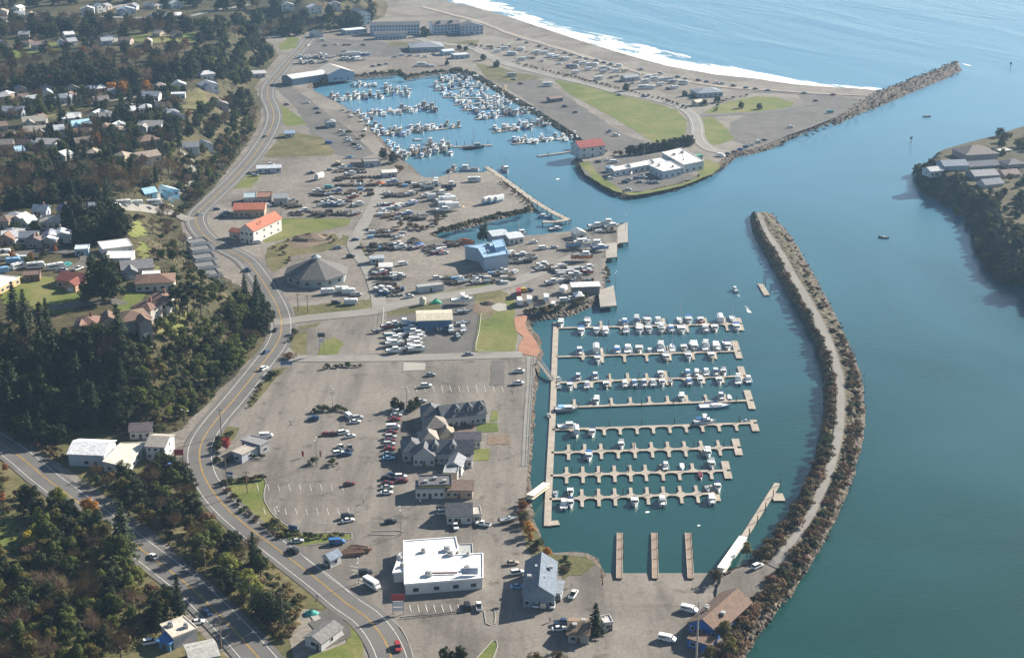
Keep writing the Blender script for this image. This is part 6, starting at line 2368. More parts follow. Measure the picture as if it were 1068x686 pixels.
def inpoly(x,y,poly):
 c = False
 for i in range(len(poly)):
  ax_,ay_ = poly[i]
  bx_,by_ = poly[i - 1]
  if (ay_ > y) != (by_ > y) and x < (bx_ - ax_) * (y - ay_) / (by_ - ay_) + ax_:
   c = not c
 return c


TREES = []
ROADPTS = [Vector((p.x,p.y)) for p in MAINR + US]


def grow(poly,n,mix,place,sp=5.0,hill=True,clear=3.0,road=9.0):
 """scatter n plants over an area of the photograph; mix: (weight, kind, leaf, h0, h1, description)"""
 xs,ys = [p[0] for p in poly],[p[1] for p in poly]
 tot = sum(m[0] for m in mix)
 done = tries = 0
 while done < n and tries < n * 14:
  tries += 1
  x,y = uni(min(xs),max(xs)),uni(min(ys),max(ys))
  if not inpoly(x,y,poly):
   continue
  p = GT(x,y) if hill else P(x,y)
  if any((p.x - o.x) ** 2 + (p.y - o.y) ** 2 < sp * sp for o in TREES[-1400:]):
   continue
  if any((p.x - o.x) ** 2 + (p.y - o.y) ** 2 < (w * .55 + clear) ** 2 for o,w in HOUSES):
   continue
  if any((p.x - o.x) ** 2 + (p.y - o.y) ** 2 < road * road for o in ROADPTS):
   continue
  q = rnd() * tot
  for m in mix:
   q -= m[0]
   if q <= 0:
    break
  plant(m[1],m[2],p,uni(m[3],m[4]),m[5],place,wide=uni(.85,1.2))
  TREES.append(p)
  done += 1


random.seed(21)
CON = lambda w,a,b_: (w,"conifer","conifer",a,b_,"dark conifer")
CYP = lambda w,a,b_: (w,"cypress","cypress",a,b_,"broad dark cypress")
GRN = lambda w,a,b_: (w,"leafy","green",a,b_,"round green tree")
OLV = lambda w,a,b_: (w,"leafy","olive",a,b_,"olive-brown tree")
BRT = lambda w,a,b_: (w,"leafy","bright",a,b_,"bright green tree")
BAR = lambda w,a,b_: (w,"bare","bare",a,b_,"bare grey-brown tree")
RST = lambda w,a,b_: (w,"leafy","rust",a,b_,"rust-coloured tree")
SHB = lambda w,a,b_: (w,"shrub","shrub",a,b_,"dark green shrub")
SCR = lambda w,a,b_: (w,"shrub","scrub",a,b_,"brown-olive shrub")
RSC = lambda w,a,b_: (w,"shrub","redscrub",a,b_,"red-brown shrub")

# hand-placed trees that stand out
SOLO = [
 ("cypress","cypress",108,314,23,1.0,"huge dark cypress standing alone in the middle of the hill lawn",1),("conifer","conifer",621,662,11,1.25,"lone dark conical conifer beside the snack stand on the south lot",0),
 ("leafy","redleaf",123,284,5,.8,"small crimson-leaved tree beside the grey-roofed bluff house",1),("leafy","orange",95,544,9,.95,"round orange-brown autumn tree beside the highway",0),
 ("leafy","yellow",29,570,6,1.0,"bright yellow bush-like tree at the edge of the lawn, lower left",0),("leafy","orange",116,99,9,1.2,"orange autumn tree, left one before the far dark wood",1),("leafy","orange",129,100,10,1.3,"larger orange autumn tree before the far dark wood",1),
 ("leafy","orange",152,97,9,1.3,"golden-orange tree left of the tan hip-roofed house",1),("cypress","cypress",130,128,14,1.2,"big round-topped dark tree before the orange autumn trees",1),("cypress","cypress",66,128,9,1.1,"round dark tree in the middle of the far neighbourhood",1),
 ("leafy","rust",103,157,11,.7,"tall slim rusty autumn tree in the far neighbourhood",1),("conifer","conifer",137,164,10,1.1,"dark conifer beside the large dark brown house",1),("leafy","olive",75,86,8,1,"yellow-olive tree before the far dark wood",1),
 ("leafy","rust",52,90,9,1,"brownish-orange tree above the white gabled far house",1),("shrub","shrub",43,118,4,1.2,"single dark round shrub on the far neighbourhood's lawn",1),("shrub","shrub",17,242,5,1.4,"dark round bush before the cream mobile home",1),
 ("leafy","redleaf",236,470,5.5,.8,"red-leaved tree beside the visitor stop",0),("conifer","conifer",265,588,12,1.0,"conifer between the highway and the harbour road, standing on its own",0),("leafy","bright",240,604,9,1.1,"bright round tree between the two roads",0),
 ("leafy","bright",262,622,9,1.15,"larger bright green tree between the two roads",0),("leafy","green",270,634,8,1.1,"green tree lowest of the clump between the two roads",0),("conifer","conifer",187,644,15,.95,"conifer at the highway's edge above the tan-roofed workshop",0),
 ("conifer","conifer",130,582,21,1.15,"tallest dark conifer beside the highway on the left",0),("leafy","bright",62,537,10,1.1,"light green round tree beside the highway",0),("cypress","cypress",33,538,13,.9,"dark bushy tree left of the light green one by the highway",0),
 ("cypress","cypress",504,250,9,1,"dark round tree on the inlet bank behind the blue fish plant",0),("leafy","green",247,386,10,1.35,"large round tree with sunlit top at the foot of the slope by the road",0),("shrub","shrub",166,452,5,1.2,"clipped round dark bush behind the white two-storey house",0),
 ("leafy","olive",143,428,9,1,"pale olive tree at the edge of the dark wood",0),("cypress","cypress",124,448,12,.8,"ragged dark tree beside the small white house",0),
 ("cypress","cypress",465,692,6,1,"dark bushy tree at the bottom edge, left of the grass island",0),("cypress","cypress",480,690,5.5,1,"dark bushy tree at the bottom edge, touching the grass island",0),("shrub","scrub",560,690,3.5,1.1,"small palm-like shrub at the bottom edge, left one",0),("shrub","scrub",583,690,3.5,1.1,"small palm-like shrub at the bottom edge, right one",0),
 ("cypress","cypress",412,427,5.5,1,"small dark pine in the planting bed left of the lamp post",0),("cypress","cypress",418,428.5,4.5,1,"smaller dark pine beside the bed's lamp post",0),("cypress","cypress",429,428.5,5,1,"dark pine at the right end of the planting bed, nearer one",0),("cypress","cypress",434.5,425,5,.9,"dark pine at the right end of the planting bed, farther one",0),
 ("leafy","orange",552,558,5,1.1,"golden shrub-tree on the bank beside the marina",0),("leafy","olive",546,546,4.5,1.1,"olive bush above the golden one on the marina bank",0),("shrub","shrub",560,570,3.5,1.2,"green bush at the marina's corner",0),("leafy","rust",545,534,4.5,1,"reddish bush below the covered gangway",0),
 ("shrub","scrub",748,605,4,1,"brown bush at the foot of the white gangway",0),("leafy","olive",779,580,5,1,"grey-olive bush beside the white gangway",0),("leafy","olive",755,668,6.5,1.05,"yellow-olive tree against the bright blue office",0),("leafy","olive",740,690,5,1.2,"olive bush at the bottom edge below the bright blue office",0),("leafy","olive",762,684,6,1,"olive tree at the bottom edge by the river bank",0),
 ("cypress","cypress",410,170,8,1.1,"dark tree on the far basin's west bank",0),("cypress","cypress",400,166,8,1,"second dark tree on the far basin's west bank",0),("shrub","scrub",418,178,4,1.4,"olive bush at the far basin's south-west corner",0),("shrub","shrub",363,140,3.5,1.1,"dark bush on the far basin's west bank beside the lot",0),("shrub","shrub",378,144,3.5,1.1,"dark bush beside the parked row on the far basin's west bank",0),
 ("cypress","cypress",653,95,7,1,"dark tree casting a shadow on the beach road",0),("cypress","cypress",735,110,5,1.2,"dark tree beside the small cream cottage",0),("cypress","cypress",748,107,5.5,1.2,"dark round tree on the point lawn's left end",0),("cypress","cypress",773,113,5.5,1,"dark tree in the middle of the point lawn",0),("cypress","cypress",792,114,5,1.1,"dark tree at the right of the point lawn",0),
 ("cypress","cypress",714,100.5,5,1.3,"dark bush left of the blue-grey lodge",0),("cypress","cypress",724,103,4,1.3,"dark bush in front of the blue-grey lodge",0),("cypress","cypress",443,38,10,1.4,"dark tree between the two long beach motels",0),("cypress","cypress",479,52,5,1.2,"dark bush beside the beach restaurant's road",0),("cypress","cypress",486,53,4.5,1.3,"second dark bush beside the beach restaurant's road",0),
 ("cypress","cypress",504,63,6,1.2,"dark bush at the bend of the beach road",0),("cypress","cypress",518,70,6,1.3,"larger dark bush beside the beach road",0),("cypress","cypress",466,68,5,1,"dark bush on the far basin's north bank lot",0),("shrub","shrub",326,483,3.2,1.1,"round dark bush on the car park's middle island",0),("shrub","shrub",346.5,484.5,2.6,1.3,"low dark bush at the right end of the car park's middle island",0),
 ("shrub","shrub",306,349,3,1.2,"dark bush at the corner of the harbour road and lot",0),("shrub","shrub",303,356,2.4,1,"smaller dark bush at the corner of the harbour road and lot",0),("shrub","redscrub",303,374,3,1.8,"wide red-brown shrub bed at the lot entrance",0),("shrub","shrub",283,393,3,1.6,"dark shrub beside the blue sign shelter",0),
]
for kind,lf,x,y,h,wd,ds,hil in SOLO:
 p = GT(x,y) if hil else P(x,y)
 plant(kind,lf,p,h,ds,"",wide=wd,group="single trees")
 TREES.append(p)
for k,(x,y) in enumerate([(196,331),(203,333),(210,330),(188,330),(184,336)]):
 p = GT(x,y)
 plant("pine","conifer",p,uni(15,18),"tall pine with bare trunk","on the bluff below the brown-roofed houses",k % 4)
 TREES.append(p)

grow([(-10,366),(40,372),(90,362),(128,366),(142,400),(130,440),(100,447),(40,446),(-10,446)],85,[CON(5,17,25),CYP(3,13,18),BAR(2,9,12)],"in the dark wood above the highway",5)
grow([(-10,330),(40,342),(70,350),(100,356),(60,372),(-10,366)],13,[CON(3,14,19),CYP(2,10,13)],"on the wood's upper rim below the hill lawn",7)
grow([(118,352),(160,345),(200,338),(240,320),(262,322),(270,345),(262,368),(240,392),(215,418),(196,438),(160,446),(140,420),(140,385)],120,[GRN(6,5,8.5),SHB(2,3,5),BAR(1,5,7),OLV(1.5,5,7),BRT(1,4,6),CYP(1,6,10)],"on the green slope above the harbour road",4.2,road=7)
grow([(250,318),(268,318),(279,335),(272,352),(256,345)],13,[CON(3,12,16),CYP(2,10,13)],"in the dark group at the road's bend",4,road=6)
grow([(140,300),(190,306),(230,300),(252,312),(240,325),(200,325),(165,322)],16,[GRN(2,4,6),BAR(1,4,6),SHB(3,2,4)],"on the bluff brow",4.5,road=7)
grow([(152,245),(176,240),(196,262),(208,284),(235,300),(215,305),(180,300),(165,275)],30,[GRN(2,4,6.5),BAR(2,4,7),SHB(4,2.5,4.5),SCR(3,2,4)],"behind the stepped condominiums",4,road=7)
grow([(66,232),(100,226),(130,232),(136,246),(110,256),(70,254)],17,[CYP(4,12,18),CON(1,12,16)],"in the cypress clump on the hill",6,clear=1)
grow([(-10,196),(40,190),(100,186),(150,178),(178,180),(168,196),(140,206),(80,212),(-10,222)],62,[BAR(5,9,12),CYP(3,9,14),CON(1,11,15)],"in the wooded ravine on the hill",6.2)
grow([(-10,186),(30,178),(60,172),(55,196),(-10,205)],12,[CYP(3,11,15),BAR(1,8,11)],"at the left of the wooded ravine",7)
grow([(176,168),(205,160),(230,150),(250,132),(262,112),(255,96),(268,112),(264,138),(240,172),(212,205),(192,226),(186,200)],125,[GRN(2,5,8),BAR(3,4,7),SHB(4,2.5,5),SCR(3,2.5,4.5),CYP(1,6,9)],"on the bluff above the harbour road's long straight",3.8,road=7)
grow([(200,116),(240,106),(256,96),(262,120),(230,146),(205,140)],26,[GRN(3,6,9),CYP(2,8,11),BAR(2,6,9)],"on the upper bluff behind the brown-grey house",6)
grow([(140,230),(180,214),(192,232),(180,246),(150,242)],12,[SCR(2,2.5,4),SHB(2,2.5,4),BAR(1,5,7)],"around the turnout above the bluff road",5)
grow([(-5,150),(60,140),(120,125),(180,110),(210,130),(170,175),(100,175),(-5,172)],150,[CYP(3,6,10),GRN(3,5,8),CON(2,9,13),BAR(2,6,9),RST(.6,5,7)],"between the houses of the far neighbourhood",5,clear=1)
grow([(-5,112),(60,98),(110,96),(180,86),(200,98),(150,112),(80,118),(-5,128)],80,[CYP(3,6,10),GRN(2,5,8),CON(2,9,13),BAR(1,6,9)],"along the far hill road",6,clear=1)
grow([(-5,226),(40,240),(60,262),(40,285),(-5,262)],12,[GRN(2,4,6),SHB(3,2.5,4),RST(1,3.5,5)],"between the mobile homes on the hill",8,clear=3)
grow([(-10,84),(40,84),(100,82),(150,82),(200,74),(205,84),(150,93),(60,95),(-10,96)],56,[CYP(4,13,18),CON(3,14,20),BAR(3,10,13)],"in the far dark wood",8)
grow([(-10,62),(60,66),(130,64),(200,60),(200,76),(100,82),(-10,82)],40,[BAR(4,9,13),CYP(3,11,15)],"on the rise behind the far dark wood",10)
grow([(196,66),(230,52),(262,46),(280,52),(282,64),(270,80),(250,92),(215,84)],48,[CYP(3,11,15),GRN(4,8,11),OLV(2,7,10)],"in the green wood beside the far road",7,road=8)
grow([(-10,26),(60,26),(150,28),(200,27),(200,38),(110,40),(-10,40)],60,[BAR(3,10,13),CYP(4,12,16)],"in the distant wood at upper left",11)
grow([(200,30),(260,26),(330,22),(385,16),(396,10),(380,30),(330,36),(270,40),(215,44)],70,[CYP(5,12,17),BAR(1,9,12),GRN(2,9,12)],"in the distant wood beside the beach motels",10)
grow([(-20,-10),(100,-8),(260,-8),(395,-8),(390,6),(260,14),(100,4),(-20,18)],85,[CYP(4,12,18),BAR(2,9,13),CON(2,14,18)],"in the most distant wood at the top",14)
grow([(0,50),(60,50),(120,48),(200,44),(230,46),(205,58),(120,62),(0,60)],26,[CYP(3,8,12),BAR(2,7,10),RST(.7,6,8)],"around the distant clearings",12)
# lower left: both sides of the highway
grow([(-30,475),(-5,476),(20,505),(40,518),(30,540),(-30,535)],16,[GRN(2,4,7),CYP(1,6,9),RST(2,3,5),SCR(2,2.5,4)],"left of the highway in the corner above the lawn",4,hill=False)
grow([(38,535),(70,545),(110,575),(140,602),(165,622),(190,655),(150,655),(130,690),(60,700),(-20,700),(-20,600),(20,586)],125,[GRN(5,5,9),BAR(4,5,9),OLV(2,5,8),BRT(1.3,5,7),CYP(2.5,8,11),SCR(2,2.5,4),RSC(1,2.5,4),SHB(2,2.5,4.5)],"in the thicket left of the highway",4.1,hill=False,clear=2)
grow([(80,478),(112,500),(135,492),(165,492),(195,500),(214,530),(250,562),(276,590),(268,620),(300,668),(268,655),(236,618),(205,590),(172,562),(138,540),(100,512),(60,490)],95,[GRN(3,5,9),BAR(4,5,8),OLV(2,5,7),CYP(2.5,8,12),SCR(3,2.5,4),RSC(1,2,4),SHB(2,2.5,4)],"between the highway and the harbour road",4.1,hill=False,clear=2)
grow([(270,590),(290,606),(320,632),(314,646),(304,668),(286,655),(272,630)],22,[(4,"shrub","drygrass",1.6,2.8,"clump of straw-coloured pampas grass"),SCR(2,2,3),SHB(2,2,3.4)],"on the bank above the pump house",2.6,hill=False,clear=2)
grow([(20,461),(60,468),(86,490),(60,492),(30,470)],14,[SCR(3,2.5,4),RSC(2,2.5,4),BAR(1,4,6)],"on the highway embankment below the dark wood",4,hill=False,road=8)
grow([(160,500),(196,494),(208,510),(190,520),(165,515)],10,[GRN(2,6,8),BAR(2,5,7),CYP(1,8,10)],"behind the hatched car park",4.5,hill=False,road=8)
grow([(-10,449),(30,451),(68,454),(72,464),(40,464),(-10,452)],14,[CYP(3,8,12),CON(2,10,14),GRN(1,6,8)],"in the shade at the dark wood's lower edge",4,hill=False,road=8,clear=1)
grow([(48,530),(72,543),(100,560),(130,580),(150,600),(140,606),(105,580),(70,556),(44,540)],20,[GRN(3,8,11),CYP(3,9,12),OLV(2,7,10),BAR(1,7,9)],"in the tall screen at the highway's left edge",4,hill=False,road=8,clear=1)
grow([(-10,588),(30,592),(60,600),(50,640),(-10,640)],12,[BRT(3,7,9),OLV(3,7,9),RST(1,5,7)],"in the sunlit thicket at the left edge",5,hill=False)
# hedges and beds round the lots
def row(px,n,mix,place,jit=.5):
 c = cr([P(*q) for q in px],1.0)
 for k in range(n):
  p = c[min(len(c) - 1,int(len(c) * (k + .5) / n))] + Vector((uni(-jit,jit),uni(-jit,jit),0))
  q = rnd() * sum(m[0] for m in mix)
  for m in mix:
   q -= m[0]
   if q <= 0:
    break
  plant(m[1],m[2],p,uni(m[3],m[4]),m[5],place,wide=uni(.9,1.25))


row([(234,506),(246,503),(258,502),(272,501)],9,[SHB(2,1.6,2.6),RSC(2,1.6,2.6)],"in the bed at the top of the roadside lawn",1)
row([(236,512),(250,527),(262,540),(278,552),(296,563)],18,[RSC(2,1.6,2.6),SHB(2,1.6,2.4)],"in the hedge between the roadside lawn and the harbour road",1)
row([(286,545),(300,556),(320,560),(340,560),(360,559)],14,[SHB(2,1.5,2.4),SCR(1,1.5,2.2)],"in the strip at the south end of the roadside lawn",.8)
row([(340,384),(352,383),(362,382),(375,383)],9,[SHB(1,1.3,2.6)],"in the shrub row on the north edge of the car park",.5)
row([(327,430),(336,428),(345,429),(352,427),(363,430)],9,[SHB(1,1.6,3)],"in the car park's north island around the lamp post",.6)
row([(262,425),(272,405),(284,392),(290,388)],8,[SCR(1,1,1.8),SHB(1,1,1.8)],"along the harbour road verge",.8)
row([(224,482),(236,481),(250,479),(272,478)],10,[SHB(1,1.6,3)],"in the bed before the visitor stop",.6)
row([(226,470),(231,461),(240,455)],6,[SHB(1,2,3.4)],"at the left of the visitor stop",.8)
row([(578,590),(586,594),(592,596)],5,[SCR(1,1.2,2)],"on the lawn corner by the launch ramp",.6)
row([(590,582),(592,590),(593,596)],5,[SHB(1,1.4,2.2)],"in the hedge on the launch ramp corner",.3)
row([(552,562),(560,574),(575,581)],6,[SCR(1,1.3,2.2),(1,"leafy","orange",2.5,3.5,"small golden shrub")],"on the marina corner bank",.8)
row([(542,524),(545,542),(548,552)],5,[RSC(1,2.4,3.6),SCR(1,2,3.4)],"on the marina bank below the gangway",.6)
row([(656,162),(672,160),(690,157),(706,154),(722,151)],16,[(1,"cypress","cypress",6,8,"dark windbreak tree")],"in the hedge behind the white-roofed station",.8)
row([(600,150),(612,155),(628,160),(650,163)],9,[SCR(1,2.5,4)],"on the bank right of the red-roofed boathouse",1.5)
row([(334,88),(350,84),(380,80),(418,77)],22,[SHB(2,3,4.5),SCR(1,3,4.5)],"on the north bank of the far basin, left part",1.6)
row([(424,82),(450,78),(478,75),(492,79)],18,[SHB(2,3,4.5),SCR(1,3,4.5)],"on the north bank of the far basin, right part",1.6)
row([(494,82),(515,94),(540,108),(570,127),(596,144)],34,[SHB(2,1.6,3.2),SCR(2,1.6,3)],"on the east bank of the far basin",1.2)
row([(462,242),(480,238),(500,233),(525,227),(552,221)],26,[SHB(3,2.6,4.4),SCR(2,2.4,4)],"on the north bank of the small inlet",1.8)
row([(552,218),(540,205),(522,190)],12,[SCR(1,1.2,2.2)],"along the bank beside the diagonal pier",1.2)
row([(548,328),(560,326),(580,323),(600,318),(612,312)],18,[SHB(2,2.2,3.8),SCR(1,2,3)],"on the bank below the quay trucks",1.4)
row([(634,296),(632,280)],5,[SCR(1,1.6,2.6)],"on the quay edge by the orange gear",1)
row([(540,67),(580,77),(620,87),(660,97),(695,106),(716,114)],44,[SHB(2,1.6,2.8),SCR(2,1.5,2.6)],"in the hedge between caravan site and beach road",1.2)
row([(524,48),(545,54),(562,59)],10,[SCR(1,1.4,2.2)],"in the hedge across the caravan site",.8)
row([(492,48),(505,50),(518,52)],8,[SHB(1,1.6,3)],"around the caravan site's entrance",2)
row([(745,117),(752,108),(765,103),(782,100)],9,[SHB(1,1.4,2.4)],"along the point lawn's inner edge",.8)
row([(842,144),(868,131),(890,120),(915,110),(935,100)],20,[SCR(1,1.4,2.4),SHB(1,1.3,2.2)],"on the crest of the jetty's shoreward bank",1.5)
row([(388,258),(393,280),(398,300),(404,310)],8,[SHB(1,1.6,2.8)],"along the side road by the gear rows",.8)
row([(420,236),(440,240),(455,234),(462,226)],12,[SCR(2,2,3.6),SHB(1,2,3)],"below the peninsula gear yard",2)
row([(300,252),(318,249),(340,248),(350,252)],8,[SCR(1,1.4,2.4)],"around the dirt heap beside the hall",1.2)
row([(285,262),(295,258),(300,275)],6,[SCR(1,1.5,2.4)],"in the rough grass beside the hall",1.5)
row([(470,447),(482,445),(493,446)],5,[RSC(1,1.2,2)],"in the bed of the shopping village's courtyard",.5)
# breakwater
random.seed(5)
nS = len(cols[0])
for i in [k_ / 2 for k_ in range(8,2 * nS)]:
 f = i / nS
 i = int(i)
 part = "at the tip of the breakwater" if f < .2 else "on the upper part of the breakwater" if f < .4 else "at the middle of the breakwater" if f < .6 else "on the lower part of the breakwater" if f < .8 else "at the root of the breakwater"
 if rnd() < .86:
  t_ = uni(.1,.62)
  p = TRACK_L[i].lerp(SPIT_IN[i],t_)
  p.z = SZ * (1 - t_) ** .9 + .25
  big = .6 + .8 * f
  k = rnd()
  d = ("shrub","scrub","brown-olive shrub") if k < .5 else ("shrub","redscrub","red-brown shrub") if k < .8 else ("shrub","shrub","dark green shrub")
  plant(d[0],d[1],p,uni(1.8,3.2) * big,d[2],part + ", inner side",wide=uni(.9,1.3),group="shrubs along the breakwater")
 for rep in range(1 if f < .45 else 2):
  if rnd() < (.6 if f < .45 else .9):
   t_ = uni(.22,.78)
   p = TRACK_R[i].lerp(SPIT_OUT[i],t_)
   p.z = SZ * (1 - t_) ** .8 + .1
   k = rnd()
   d = ("shrub","scrub","brown-olive shrub") if k < .45 else ("shrub","redscrub","red-brown shrub") if k < .8 else ("shrub","shrub","dark green shrub")
   plant(d[0],d[1],p,uni(1.3,2.4) * (.6 + .75 * f),d[2],part + ", river side",wide=uni(.9,1.35),group="shrubs along the breakwater")
grow_head = [(1000,178),(1015,188),(1030,198),(1050,200),(1066,196),(1066,215),(1048,225),(1030,212),(1012,200),(996,190),(1045,166),(1060,162),(1000,170),(978,182),(990,185),(1056,186),(1022,172),(1040,214),(1060,232),(1060,250),(1075,205),(1080,225)]
random.seed(77)
for _ in range(75):
 x,y = uni(982,1085),uni(186,262)
 if y > 186 + (x - 975) * 1.0:
  continue
 grow_head.append((x,y))
for _ in range(16):
 grow_head.append((uni(1040,1085),uni(146,165)))
HEADH = [(o,w) for o,w in HOUSES if o.x > 200]
for x,y in grow_head:
 p = P(x,y,9.5)
 p.z = eterr(p.x,p.y)
 if any((p - o).to_2d().length < w * .6 + 3 for o,w in HEADH):
  continue
 plant(*random.choice([("cypress","cypress"),("leafy","olive"),("cypress","cypress")]),p,uni(4,7),"dark tree between the houses","on the headland's top",wide=1.2)
c_ = cr([P(x,y,1.8) for x,y in [(822,600),(806,625),(786,650),(770,676),(764,692)]],2.6)
for p in c_:
 for q in range(2):
  k = rnd()
  d = ("shrub","scrub","brown-olive shrub") if k < .5 else ("shrub","redscrub","red-brown shrub")
  plant(d[0],d[1],p + Vector((uni(-3.2,1.0),uni(-1,1),0)),uni(2.2,4.2),d[2],"on the river bank behind the bright blue office",wide=uni(.95,1.3),group="shrubs along the river bank")
# headland across the river: trees on the steep bank and beyond the frame
random.seed(9)
hb = cr([P(x,y,0) for x,y in HEAD[1:]],3.5)
for i,p in enumerate(hb):
 for q in range(3):
  d = [2.5,7.0,12.0][q] + uni(-2,2)
  t_ = (hb[min(i + 1,len(hb) - 1)] - hb[max(i - 1,0)]).normalized()
  n_ = Vector((-t_.y,t_.x,0))
  w = p + n_ * d
  if rnd() < .92:
   z = eterr(w.x,w.y)
   far = pix(w)[0] > 1068
   tall = uni(13,18) if far else (uni(5,8) if q < 2 else uni(3.0,5))
   if w.y > 950 and q == 2:
    continue
   kind = ("cypress","cypress","dark bank tree") if rnd() < .8 else ("leafy","green","green bank tree")
   plant(kind[0],kind[1],Vector((w.x,w.y,z - .3)),tall,kind[2],"on the headland's " + ("steep river bank" if not far else "bank toward the right edge") + (", lower row" if q == 0 else ", middle row" if q == 1 else ", upper row"),wide=uni(.9,1.2),group="trees on the headland bank")
plant_all()
# undergrowth: rank weeds and brush over the hill faces and verges (nobody could count it)
random.seed(31)
ug = [MB(),MB(),MB()]
for poly,n in (([(0,340),(140,350),(250,300),(280,335),(262,372),(216,418),(190,448),(0,452)],2600),([(150,240),(200,262),(250,305),(180,310),(150,290)],700),([(176,168),(262,105),(272,134),(212,212),(186,226)],1100),([(0,180),(180,172),(190,200),(0,225)],900),
    ([(60,482),(196,494),(290,590),(310,660),(290,668),(200,590)],1500),([(-10,500),(60,535),(160,618),(190,660),(100,690),(-10,690)],1500),([(0,60),(200,56),(260,50),(250,95),(0,98)],900),([(0,20),(390,5),(300,40),(0,45)],900)):
 xs,ys = [p[0] for p in poly],[p[1] for p in poly]
 for _ in range(n):
  x,y = uni(min(xs),max(xs)),uni(min(ys),max(ys))
  if not inpoly(x,y,poly):
   continue
  p = GT(x,y)
  if any((p.x - o.x) ** 2 + (p.y - o.y) ** 2 < 49 for o in ROADPTS) or any((p.x - o.x) ** 2 + (p.y - o.y) ** 2 < (w * .5 + 1.5) ** 2 for o,w in HOUSES):
   continue
  clump(random.choice(ug),p + Vector((0,0,.3)),uni(.6,1.6),9,.42,.5)
for i in range(2,nS):
 for rep in range(5):
  q = rnd()
  a_,b_ = (TRACK_L[i],SPIT_IN[i]) if q < .5 else (TRACK_R[i],SPIT_OUT[i])
  t_ = uni(.12,.92 if q < .5 else .8)
  p = a_.lerp(b_,t_)
  p.z = SZ * (1 - t_) + .2
  clump(ug[0] if rnd() < .6 else ug[2],p,uni(.5,1.1),10,.36,.6)
for m,lf in zip(ug,("scrub","shrub","olive")):
 structure("undergrowth",m,LM[lf],kind='stuff')
# ================================================================ VEHICLES, YARD GEAR, POSTS
TYRE = pmat("tyre",(.018,.018,.019),.9)
CARGL = pmat("car_glass",(.018,.024,.030),.1,spec=.6)
_cw = MB()
_cw.tube((0,-.11,0),(0,.11,0),.33,.33,10)
_cw.f.append(tuple(range(9,-1,-1)))
_cw.m.append(0)
WHEEL = _cw.mesh("wheel",TYRE,True)


def loft_x(mb,secs,mi=0):
 """closed body from (x, half width bottom, half width top, z bottom, z top) stations"""
 rows = []
 for x,wb_,wt,z0,z1 in secs:
  zm = z0 + (z1 - z0) * .55
  rows.append([(x,-wb_,z0),(x,-wb_ * 1.02,zm),(x,-wt,z1),(x,wt,z1),(x,wb_ * 1.02,zm),(x,wb_,z0)])
 mb.quadstrip(rows[::-1],True,mi)
 mb.poly(rows[0][::1],mi)
 mb.poly(rows[-1][::-1],mi)


CARB = {}


